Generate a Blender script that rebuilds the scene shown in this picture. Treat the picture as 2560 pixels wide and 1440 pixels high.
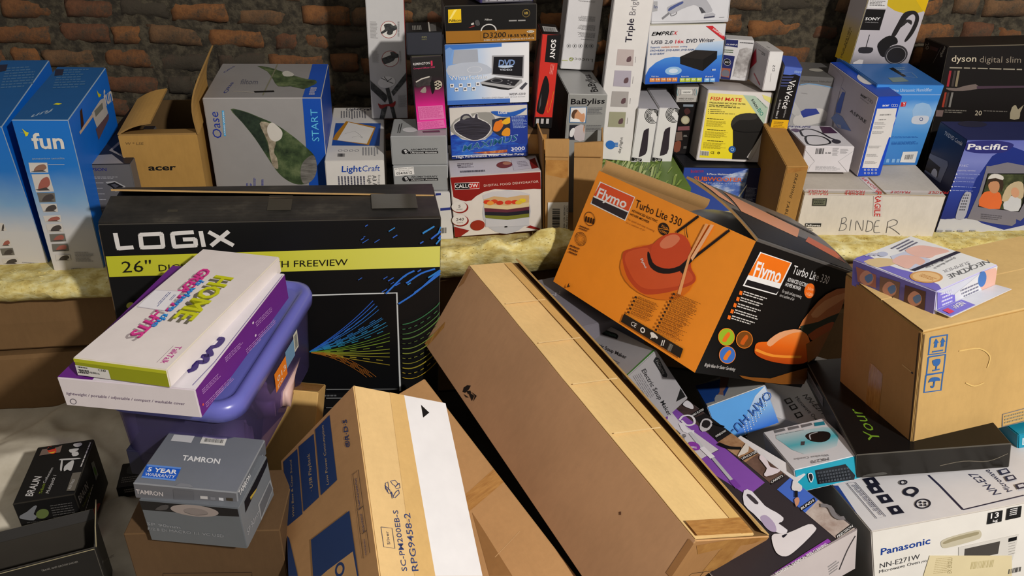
import bpy, bmesh, math, random
from mathutils import Vector, Matrix, Euler, noise

for o in list(bpy.data.objects):
    bpy.data.objects.remove(o)
S = bpy.context.scene
COL = S.collection
rnd = random.Random(7)

# ------------------------------------------------------------------ camera
FPX, PITCH, ROLL, CAM = 2050.0, math.radians(30), math.radians(1.5), Vector((0, 0, 1.38))
fw = Vector((0, math.cos(PITCH), -math.sin(PITCH)))
rt0 = Vector((1, 0, 0))
up0 = rt0.cross(fw)
rt = rt0 * math.cos(ROLL) + up0 * math.sin(ROLL)
up = rt.cross(fw)
cd = bpy.data.cameras.new('camera')
cd.sensor_width = 36.0
cd.lens = FPX / 2560 * 36.0
cd.clip_start = 0.05
co = bpy.data.objects.new('camera', cd)
COL.objects.link(co)
co.matrix_world = Matrix(((rt.x, up.x, -fw.x, CAM.x), (rt.y, up.y, -fw.y, CAM.y), (rt.z, up.z, -fw.z, CAM.z), (0, 0, 0, 1)))
S.camera = co

# ------------------------------------------------------------------ light
w = bpy.data.worlds.new('loft_air')
S.world = w
w.use_nodes = True
w.node_tree.nodes['Background'].inputs[0].default_value = (1.0, 0.93, 0.84, 1)
w.node_tree.nodes['Background'].inputs[1].default_value = 0.24
ld = bpy.data.lights.new('ceiling_bulb', 'POINT')
ld.energy = 430
ld.color = (1.0, 0.95, 0.90)
ld.shadow_soft_size = 0.07
lo = bpy.data.objects.new('ceiling_bulb', ld)
lo.location = (1.55, -1.0, 2.60)
COL.objects.link(lo)
S.view_settings.view_transform = 'Standard'
S.view_settings.look = 'None'
S.view_settings.gamma = 1.0
S.view_settings.use_curve_mapping = False
S.view_settings.exposure = 0.26


# ------------------------------------------------------------------ materials
def lin(c):
    out = []
    for v in c:
        v /= 255.0
        out.append(v / 12.92 if v <= 0.04045 else ((v + 0.055) / 1.055) ** 2.4)
    return (*out, 1.0)


MATS = {}


def _new(key):
    m = bpy.data.materials.new(key)
    m.use_nodes = True
    nt = m.node_tree
    return m, nt, nt.nodes['Principled BSDF']


def mixcol(nt, a, b, fac_socket, blend='MIX'):
    n = nt.nodes.new('ShaderNodeMix')
    n.data_type = 'RGBA'
    n.blend_type = blend
    for s, v in ((n.inputs[6], a), (n.inputs[7], b)):
        if isinstance(v, tuple):
            s.default_value = v
        else:
            nt.links.new(v, s)
    if isinstance(fac_socket, float):
        n.inputs[0].default_value = fac_socket
    else:
        nt.links.new(fac_socket, n.inputs[0])
    return n.outputs[2]


def noise_tex(nt, scale, detail=3.0, rough=0.5, coord='Object', stretch=None):
    tc = nt.nodes.new('ShaderNodeTexCoord')
    n = nt.nodes.new('ShaderNodeTexNoise')
    n.inputs['Scale'].default_value = scale
    n.inputs['Detail'].default_value = detail
    n.inputs['Roughness'].default_value = rough
    src = tc.outputs[coord]
    if stretch:
        mp = nt.nodes.new('ShaderNodeMapping')
        mp.inputs['Scale'].default_value = stretch
        nt.links.new(src, mp.inputs[0])
        src = mp.outputs[0]
    nt.links.new(src, n.inputs['Vector'])
    return n


def ramp(nt, sock, stops):
    r = nt.nodes.new('ShaderNodeValToRGB')
    el = r.color_ramp.elements
    while len(el) < len(stops):
        el.new(0.5)
    for e, (p, c) in zip(el, stops):
        e.position = p
        e.color = c if len(c) == 4 else lin(c)
    nt.links.new(sock, r.inputs[0])
    return r.outputs[0]


def bump(nt, p, sock, strength, dist=0.002):
    b = nt.nodes.new('ShaderNodeBump')
    b.inputs['Strength'].default_value = strength
    b.inputs['Distance'].default_value = dist
    nt.links.new(sock, b.inputs['Height'])
    nt.links.new(b.outputs[0], p.inputs['Normal'])


def ink(c, rough=0.42):
    """coated, printed card"""
    key = 'print_%d_%d_%d_%d' % (*c, int(rough * 100))
    if key in MATS:
        return MATS[key]
    m, nt, p = _new(key)
    a = lin(c)
    n = noise_tex(nt, 22, 4, 0.6)
    dark = tuple(v * 0.86 for v in a[:3]) + (1,)
    nt.links.new(mixcol(nt, dark, a, n.outputs[0]), p.inputs['Base Color'])
    p.inputs['Roughness'].default_value = rough
    p.inputs['Specular IOR Level'].default_value = 0.22 if max(c) < 60 else 0.4
    n2 = noise_tex(nt, 9, 2)
    bump(nt, p, n2.outputs[0], 0.12, 0.004)
    MATS[key] = m
    return m


def kraft(c, rough=0.8):
    """brown corrugated board: fibres, faint flutes, stains"""
    g = sum(c) / 3
    c = tuple(int(v + (g - v) * 0.06) for v in c)
    key = 'kraft_%d_%d_%d' % c
    if key in MATS:
        return MATS[key]
    m, nt, p = _new(key)
    a = lin(c)
    f = noise_tex(nt, 90, 4, 0.7, stretch=(1, 1, 0.35))
    s = noise_tex(nt, 6, 4, 0.6)
    base = mixcol(nt, tuple(v * 0.88 for v in a[:3]) + (1,), tuple(min(1, v * 1.08) for v in a[:3]) + (1,), f.outputs[0])
    st = ramp(nt, s.outputs[0], [(0.35, (0.80, 0.80, 0.80, 1)), (0.6, (1, 1, 1, 1))])
    nt.links.new(mixcol(nt, base, st, 0.5, 'MULTIPLY'), p.inputs['Base Color'])
    p.inputs['Roughness'].default_value = rough
    p.inputs['Specular IOR Level'].default_value = 0.25
    wv = noise_tex(nt, 14, 3, 0.5, stretch=(6, 1, 1))
    bump(nt, p, wv.outputs[0], 0.16, 0.003)
    MATS[key] = m
    return m


def grad(name, stops, axis=1, rough=0.42):
    """printed colour run across a face, along its u (0) or v (1)"""
    key = 'print_run_' + name
    if key in MATS:
        return MATS[key]
    m, nt, p = _new(key)
    uv = nt.nodes.new('ShaderNodeUVMap')
    sp = nt.nodes.new('ShaderNodeSeparateXYZ')
    nt.links.new(uv.outputs[0], sp.inputs[0])
    n = noise_tex(nt, 15, 3)
    ad = nt.nodes.new('ShaderNodeMath')
    ad.operation = 'MULTIPLY_ADD'
    nt.links.new(n.outputs[0], ad.inputs[0])
    ad.inputs[1].default_value = 0.10
    nt.links.new(sp.outputs[axis], ad.inputs[2])
    sb = nt.nodes.new('ShaderNodeMath')
    sb.operation = 'SUBTRACT'
    nt.links.new(ad.outputs[0], sb.inputs[0])
    sb.inputs[1].default_value = 0.05
    nt.links.new(ramp(nt, sb.outputs[0], stops), p.inputs['Base Color'])
    p.inputs['Roughness'].default_value = rough
    bump(nt, p, noise_tex(nt, 9, 2).outputs[0], 0.12, 0.004)
    MATS[key] = m
    return m


def mottled(name, stops, scale, rough=0.45, detail=6, bumpv=0.0, stretch=None):
    """printed photographic texture (foliage, water, fruit ...) or any noisy surface"""
    key = 'mottled_' + name
    if key in MATS:
        return MATS[key]
    m, nt, p = _new(key)
    n = noise_tex(nt, scale, detail, 0.65, stretch=stretch)
    nt.links.new(ramp(nt, n.outputs[0], stops), p.inputs['Base Color'])
    p.inputs['Roughness'].default_value = rough
    if bumpv:
        bump(nt, p, n.outputs[0], bumpv, 0.01)
    MATS[key] = m
    return m


WHITE, CREAM, BLACK, GREY = (236, 234, 232), (222, 214, 196), (20, 20, 21), (120, 120, 122)
KR = (196, 152, 98)
KRD = (168, 122, 76)
TAPE_C = (176, 120, 58)


def tape_mat():
    key = 'packing_tape'
    if key in MATS:
        return MATS[key]
    m, nt, p = _new(key)
    n = noise_tex(nt, 30, 4, 0.6, stretch=(1, 6, 1))
    nt.links.new(ramp(nt, n.outputs[0], [(0.3, (158, 108, 54)), (0.7, (190, 140, 76))]), p.inputs['Base Color'])
    p.inputs['Roughness'].default_value = 0.22
    bump(nt, p, n.outputs[0], 0.3, 0.002)
    MATS[key] = m
    return m


# ------------------------------------------------------------------ object helpers
def link(o, parent=None):
    COL.objects.link(o)
    if parent is not None:
        o.parent = parent
    return o


def tag(o, label=None, cat=None, group=None, kind=None):
    if label: o['label'] = label
    if cat: o['category'] = cat
    if group: o['group'] = group
    if kind: o['kind'] = kind
    return o


def mesh_obj(name, verts, faces, mats, parent=None, midx=None, smooth=False, uv=None):
    me = bpy.data.meshes.new(name)
    me.from_pydata([tuple(v) for v in verts], [], faces)
    for m in (mats if isinstance(mats, (list, tuple)) else [mats]):
        me.materials.append(m)
    if midx:
        for p, i in zip(me.polygons, midx):
            p.material_index = i
    if smooth:
        for p in me.polygons:
            p.use_smooth = True
    if uv:
        lay = me.uv_layers.new(name='UVMap')
        k = 0
        for p in me.polygons:
            for li in p.loop_indices:
                lay.data[li].uv = uv[k]
                k += 1
    me.validate()
    return link(bpy.data.objects.new(name, me), parent)


def bm_obj(name, bm, mats, parent=None, smooth=False):
    me = bpy.data.meshes.new(name)
    bmesh.ops.recalc_face_normals(bm, faces=bm.faces[:])
    bm.to_mesh(me)
    bm.free()
    for m in (mats if isinstance(mats, (list, tuple)) else [mats]):
        me.materials.append(m)
    if smooth:
        for p in me.polygons:
            p.use_smooth = True
    return link(bpy.data.objects.new(name, me), parent)


def empty(name, mw):
    e = bpy.data.objects.new(name, None)
    e.empty_display_size = 0.02
    link(e)
    e.matrix_world = mw
    return e


CN = ('FBL', 'FBR', 'BBR', 'BBL', 'FTL', 'FTR', 'BTR', 'BTL')
FACES = {'F': (0, 1, 5, 4), 'R': (1, 2, 6, 5), 'B': (2, 3, 7, 6), 'L': (3, 0, 4, 7), 'T': (4, 5, 6, 7), 'U': (3, 2, 1, 0)}


def corners(D):
    w, d, h = D
    return {n: Vector(((-w / 2 if n[2] == 'L' else w / 2), (-d / 2 if n[0] == 'F' else d / 2), (h if n[1] == 'T' else 0))) for n in CN}


def slab(name, pts, th, mat, parent, edge=None, bend=0.0):
    """a flat piece of board: quad given by 4 points, thickened along its normal"""
    a, b, c, d = [Vector(p) for p in pts]
    n = (b - a).cross(d - a).normalized()
    N = 8
    vs, fs = [], []
    for k in (0, 1):
        for j in range(N + 1):
            for i in range(2):
                t = j / N
                p = (a.lerp(b, i)).lerp(d.lerp(c, i), t)
                vs.append(p + n * (th * k + bend * math.sin(t * math.pi)))
    s = 2 * (N + 1)
    for j in range(N):
        q = 2 * j
        fs.append((q, q + 1, q + 3, q + 2))
        fs.append((s + q, s + q + 2, s + q + 3, s + q + 1))
        fs.append((q, q + 2, s + q + 2, s + q))
        fs.append((q + 1, s + q + 1, s + q + 3, q + 3))
    fs.append((0, s, s + 1, 1))
    e = 2 * N
    fs.append((e, e + 1, s + e + 1, s + e))
    mi = []
    for j in range(N):
        mi += [0, 0, 1, 1]
    mi += [0, 1]
    return mesh_obj(name, vs, fs, [mat, edge or mat], parent, mi)


def crm(pts, closed=True, sub=6):
    """Catmull-Rom through points"""
    n = len(pts)
    out = []
    rng = range(n) if closed else range(n - 1)
    for i in rng:
        g = lambda k: pts[k % n] if closed else pts[max(0, min(n - 1, k))]
        p0, p1, p2, p3 = g(i - 1), g(i), g(i + 1), g(i + 2)
        for s in range(sub):
            t = s / sub
            out.append(0.5 * ((2 * p1) + (p2 - p0) * t + (2 * p0 - 5 * p1 + 4 * p2 - p3) * t * t + (3 * p1 - p0 - 3 * p2 + p3) * t ** 3))
    if not closed:
        out.append(pts[-1].copy())
    return out


def crop(x0, y0, k):
    return lambda x, y: (x0 + x / k, y0 + y / k)


px = lambda x, y: (x, y)
z1, z2, z3 = crop(0, 0, 4), crop(0, 300, 3.4286), crop(500, 100, 3.789)
z4, z5, z6 = crop(900, 0, 4.8), crop(900, 280, 4.2354), crop(1300, 0, 3.4275)
z7, z8, z9, z10 = crop(1600, 0, 4.8), crop(1560, 200, 4.0), crop(1900, 0, 3.8788), crop(1900, 300, 3.8788)
z12, z13, z14, z15 = crop(220, 450, 2.5264), crop(120, 600, 2.88), crop(0, 1040, 3.5556), crop(660, 920, 2.76875)
z16, z17, z18, z19, z20 = crop(1020, 600, 1.7138), crop(1340, 400, 2.57125), crop(1440, 740, 2.8806), crop(1860, 860, 2.4829), crop(1980, 560, 2.4)


def P(s):
    return [tuple(float(v) for v in t.split(',')) for t in s.split()]


GLYPH = {}


def glyphs(s, bold, spacing):
    """triangulated text, x scaled to 0..1, cap height 1"""
    key = (s, bold, spacing)
    if key in GLYPH:
        return GLYPH[key]
    cu = bpy.data.curves.new('t', 'FONT')
    cu.body = s
    cu.size = 1.0
    cu.resolution_u = 2
    cu.offset = bold * 0.5
    cu.space_character = spacing
    ob = bpy.data.objects.new('t', cu)
    COL.objects.link(ob)
    bpy.context.view_layer.update()
    me = ob.to_mesh()
    vs = [v.co.copy() for v in me.vertices]
    fs = [tuple(p.vertices) for p in me.polygons]
    ob.to_mesh_clear()
    bpy.data.objects.remove(ob)
    bpy.data.curves.remove(cu)
    if not vs:
        return [], []
    x0, x1 = min(v.x for v in vs), max(v.x for v in vs)
    capH = 0.729
    vs = [((v.x - x0) / max(1e-6, x1 - x0), v.y / capH) for v in vs]
    GLYPH[key] = (vs, fs)
    return GLYPH[key]


MANY = ('small_print', 'barcode', 'light_trails', 'icons', 'speed_chips', 'printed_streaks', 'bullet', 'data_label', 'barcode_label')


class Box:
    """a carton: Empty at its base + body + printed and added parts"""

    def __init__(s, key, name, label, cat='box', mats=None, group=None, bev=0.0018, edge=None, over=None, hollow=False, th=0.004, inside=None, body='body', part_of=None):
        o, r, D = FIT[key]
        s.D = D
        s.mw = Matrix.Translation(o) @ Euler([math.radians(a) for a in r], 'XYZ').to_matrix().to_4x4()
        s.inv = s.mw.inverted()
        s.root = None
        if part_of is None:
            s.root = empty(name, s.mw)
            tag(s.root, label, cat, group)
        s.c = corners(D)
        if over:
            for k, v in over.items():
                s.c[k] = Vector(v)
        s.parts, s.layer = {}, {}
        s.frame = {}
        for f, ix in FACES.items():
            a, b, c, d = [s.c[CN[i]] for i in ix]
            u = (b - a)
            v = (d - a)
            n = u.cross(v).normalized()
            s.frame[f] = (a, u, v, n)
        md = {f: ink((128, 128, 128)) for f in 'FRBLTU'}
        if not isinstance(mats, dict):
            mats = {k: mats for k in 'FRBLTU'}
        base = mats.get('*')
        ml = [mats.get(f, base or md[f]) for f in 'FRBLTU']
        if edge is None:
            ml.append(None)
        else:
            ml.append(edge)
        bm = bmesh.new()
        vv = [bm.verts.new(s.c[n]) for n in CN]
        for i, f in enumerate('FRBLTU'):
            if hollow and f == 'T':
                continue
            fc = bm.faces.new([vv[j] for j in FACES[f]])
            fc.material_index = i
        if hollow:
            ct = sum((s.c[n] for n in CN), Vector()) / 8
            iv = []
            for n in CN:
                p = s.c[n].copy()
                for ax in (0, 1):
                    p[ax] += th if p[ax] < ct[ax] else -th
                if n[1] == 'B':
                    p.z += th
                iv.append(bm.verts.new(p))
            for f in 'FRBLU':
                fc = bm.faces.new([iv[j] for j in reversed(FACES[f])])
                fc.material_index = 6
            for a, b in ((4, 5), (5, 6), (6, 7), (7, 4)):
                fc = bm.faces.new([vv[a], vv[b], iv[b], iv[a]])
                fc.material_index = 6
            ml[6] = inside or kraft(KR)
        else:
            res = bmesh.ops.bevel(bm, geom=bm.edges[:], offset=bev, segments=2, affect='EDGES', clamp_overlap=True, material=(6 if edge else -1))
        if ml[6] is None:
            ml = ml[:6]
        s.body = bm_obj(body, bm, ml, s.root)
        if part_of is not None:                    # this carton is itself a part (a lid ...) of another one
            s.body.parent = part_of.root
            s.body.matrix_basis = part_of.inv @ s.mw
            s.root = s.body

    def loc(s, face, p):
        """point on a face: ('f', u, v) as fractions, or a sight line that meets the face"""
        a, u, v, n = s.frame[face]
        if len(p) == 3:
            return a + u * p[1] + v * p[2]
        d = rt * ((p[0] - 1280) / FPX) - up * ((p[1] - 720) / FPX) + fw
        dl = s.inv.to_3x3() @ d
        ol = s.inv @ CAM
        t = (a - ol).dot(n) / dl.dot(n)
        return ol + dl * t

    def clamp(s, face, q):
        a, u, v, n = s.frame[face]
        w_, h_ = u.length, v.length
        x = min(max((q - a).dot(u) / w_, 0.0012), w_ - 0.0012)
        y = min(max((q - a).dot(v) / h_, 0.0012), h_ - 0.0012)
        return a + u * (x / w_) + v * (y / h_)

    def eps(s, face):
        s.layer[face] = s.layer.get(face, 0) + 1
        return 0.0004 + 0.00007 * s.layer[face]

    def add(s, part, face, verts, faces, mat, uv=None):
        if verts:
            s.parts.setdefault((part, face), []).append((verts, faces, mat, uv))

    def pts(s, face, z, spec):
        if isinstance(spec, str):
            spec = P(spec)
        out = []
        for p in spec:
            out.append(s.loc(face, p if len(p) == 3 else (z(*p) if z else p)))
        return out

    def poly(s, face, z, spec, mat, part='picture', smooth=0, uv=False):
        q = [s.clamp(face, p) for p in s.pts(face, z, spec)]
        if smooth:
            q = [s.clamp(face, p) for p in crm(q, True, smooth)]
        a, u, v, n = s.frame[face]
        e = s.eps(face)
        nn = Vector()
        for i in range(len(q)):
            p0, p1 = q[i], q[(i + 1) % len(q)]
            nn += (p0 - q[0]).cross(p1 - q[0])
        if nn.dot(n) < 0:
            q.reverse()
        uvs = None
        if uv:
            xs = [(p - a).dot(u) / u.length_squared for p in q]
            ys = [(p - a).dot(v) / v.length_squared for p in q]
            x0, x1, y0, y1 = min(xs), max(xs), min(ys), max(ys)
            uvs = [((x - x0) / max(1e-6, x1 - x0), (y - y0) / max(1e-6, y1 - y0)) for x, y in zip(xs, ys)]
        s.add(part, face, [p + n * e for p in q], [tuple(range(len(q)))], mat, uvs)

    def fill(s, face, mat, part='artwork', u0=0.0, v0=0.0, u1=1.0, v1=1.0):
        s.poly(face, None, [('f', u0, v0), ('f', u1, v0), ('f', u1, v1), ('f', u0, v1)], mat, part, uv=True)

    def oval(s, face, z, c, a, b, mat, part='picture', n=24, hole=0.0):
        """ellipse by centre and two edge points; hole = inner radius share for a ring"""
        c, a, b = s.pts(face, z, [c, a, b])
        e = s.eps(face)
        nrm = s.frame[face][3]
        A, B = a - c, b - c
        if A.cross(B).dot(nrm) < 0:
            B = -B
        ring = [c + A * math.cos(2 * math.pi * i / n) + B * math.sin(2 * math.pi * i / n) + nrm * e for i in range(n)]
        if hole:
            inn = [c + A * hole * math.cos(2 * math.pi * i / n) + B * hole * math.sin(2 * math.pi * i / n) + nrm * e for i in range(n)]
            s.add(part, face, ring + inn, [(i, (i + 1) % n, n + (i + 1) % n, n + i) for i in range(n)], mat)
        else:
            s.add(part, face, ring, [tuple(range(n))], mat)

    def line(s, face, z, spec, wd, mat, part='picture', smooth=0):
        """stroke of width wd (m) along points"""
        q = [s.clamp(face, p) for p in s.pts(face, z, spec)]
        if smooth:
            q = crm(q, False, smooth)
        n = s.frame[face][3]
        e = s.eps(face)
        L, R = [], []
        for i, p in enumerate(q):
            d = (q[min(i + 1, len(q) - 1)] - q[max(0, i - 1)])
            d = d.normalized() if d.length > 1e-9 else Vector((1, 0, 0))
            sd = n.cross(d) * (wd / 2)
            L.append(p + sd + n * e)
            R.append(p - sd + n * e)
        k = len(q)
        s.add(part, face, L + R, [(i, k + i, k + i + 1, i + 1) for i in range(k - 1)], mat)

    def text(s, face, z, t, p0, p1, p2, mat, part='lettering', bold=0.0, spacing=1.0):
        """p0 baseline start, p1 baseline end, p2 top of the first capital"""
        a, b, c = s.pts(face, z, [p0, p1, p2])
        U, V = b - a, c - a
        n = s.frame[face][3]
        e = s.eps(face)
        if part in ('lettering', 'logo', 'handwriting'):
            s.nt = getattr(s, 'nt', 0) + 1
            part = '%s#%d' % (part, s.nt)
        vs, fs = glyphs(t, bold, spacing)
        if U.cross(V).dot(n) < 0:
            fs = [tuple(reversed(f)) for f in fs]
        s.add(part, face, [a + U * x + V * y + n * e for x, y in vs], fs, mat)

    def lines(s, face, z, p0, p1, p2, n, mat, part='small_print', thick=0.45, ragged=0.3, words=True):
        """block of small print: p0 top-left, p1 top-right, p2 bottom-left"""
        a, b, c = s.pts(face, z, [p0, p1, p2])
        U, V = b - a, c - a
        nrm = s.frame[face][3]
        e = s.eps(face)
        vs, fs = [], []
        for i in range(n):
            end = 1 - rnd.random() * ragged
            x = 0.0
            t0, t1 = i / n, (i + thick) / n
            while x < end - 0.02:
                x2 = min(end, x + (0.05 + rnd.random() * 0.13 if words else end))
                k = len(vs)
                vs += [a + U * x + V * t0, a + U * x2 + V * t0, a + U * x2 + V * t1, a + U * x + V * t1]
                fs.append((k, k + 1, k + 2, k + 3))
                x = x2 + 0.025
        s.add(part, face, [p + nrm * e for p in vs], fs, mat)

    def bars(s, face, z, p0, p1, p2, n, mat, part='barcode'):
        """barcode: p0 top-left, p1 top-right, p2 bottom-left"""
        a, b, c = s.pts(face, z, [p0, p1, p2])
        U, V = b - a, c - a
        nrm = s.frame[face][3]
        e = s.eps(face)
        vs, fs = [], []
        for i in range(n):
            x, x2 = i / n, (i + 0.25 + 0.5 * rnd.random()) / n
            k = len(vs)
            vs += [a + U * x, a + U * x2, a + U * x2 + V, a + U * x + V]
            fs.append((k, k + 1, k + 2, k + 3))
        s.add(part, face, [p + nrm * e for p in vs], fs, mat)

    def flap(s, name, A, B, length, angle, inward, mat, th=0.004, edge=None, inset=0.002, bend=0.0):
        """board flap hinged on edge A-B (corner names), swung by angle from the inward direction"""
        a, b = s.c[A].copy(), s.c[B].copy()
        ax = (b - a).normalized()
        a += ax * inset
        b -= ax * inset
        d = Vector(inward).normalized()
        zz = Vector((0, 0, 1))
        q = (d * math.cos(angle) + zz * math.sin(angle)) * length
        return slab(name, [a, b, b + q, a + q], th, mat, s.root, edge, bend)

    def done(s):
        for (part, face), units in s.parts.items():
            many = part in MANY
            # prints that stand well apart on the face become parts of their own
            n = len(units)
            grp = list(range(n))
            if not many and n > 1:
                bx = []
                for u in units:
                    lo = Vector([min(p[i] for p in u[0]) for i in range(3)])
                    hi = Vector([max(p[i] for p in u[0]) for i in range(3)])
                    bx.append((lo, hi, (hi - lo).length))
                for i in range(n):
                    for j in range(i):
                        gap = max(max(bx[i][0][a] - bx[j][1][a], bx[j][0][a] - bx[i][1][a]) for a in range(3))
                        if gap < 0.25 * max(bx[i][2], bx[j][2]):
                            gi, gj = grp[i], grp[j]
                            if gi != gj:
                                grp = [gj if g == gi else g for g in grp]
            else:
                grp = [0] * n
            for g in dict.fromkeys(grp):
                v, f, m, mi, uv = [], [], [], [], []
                for u, gg in zip(units, grp):
                    if gg != g:
                        continue
                    off = len(v)
                    v += u[0]
                    for fc in u[1]:
                        f.append(tuple(i + off for i in fc))
                        if u[2] not in m:
                            m.append(u[2])
                        mi.append(m.index(u[2]))
                        for i in fc:
                            uv.append(u[3][i] if u[3] else (0, 0))
                o = mesh_obj(part.split('#')[0], v, f, m, s.root, mi, uv=uv)
                if many:
                    o['kind'] = 'stuff'
        return s

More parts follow.
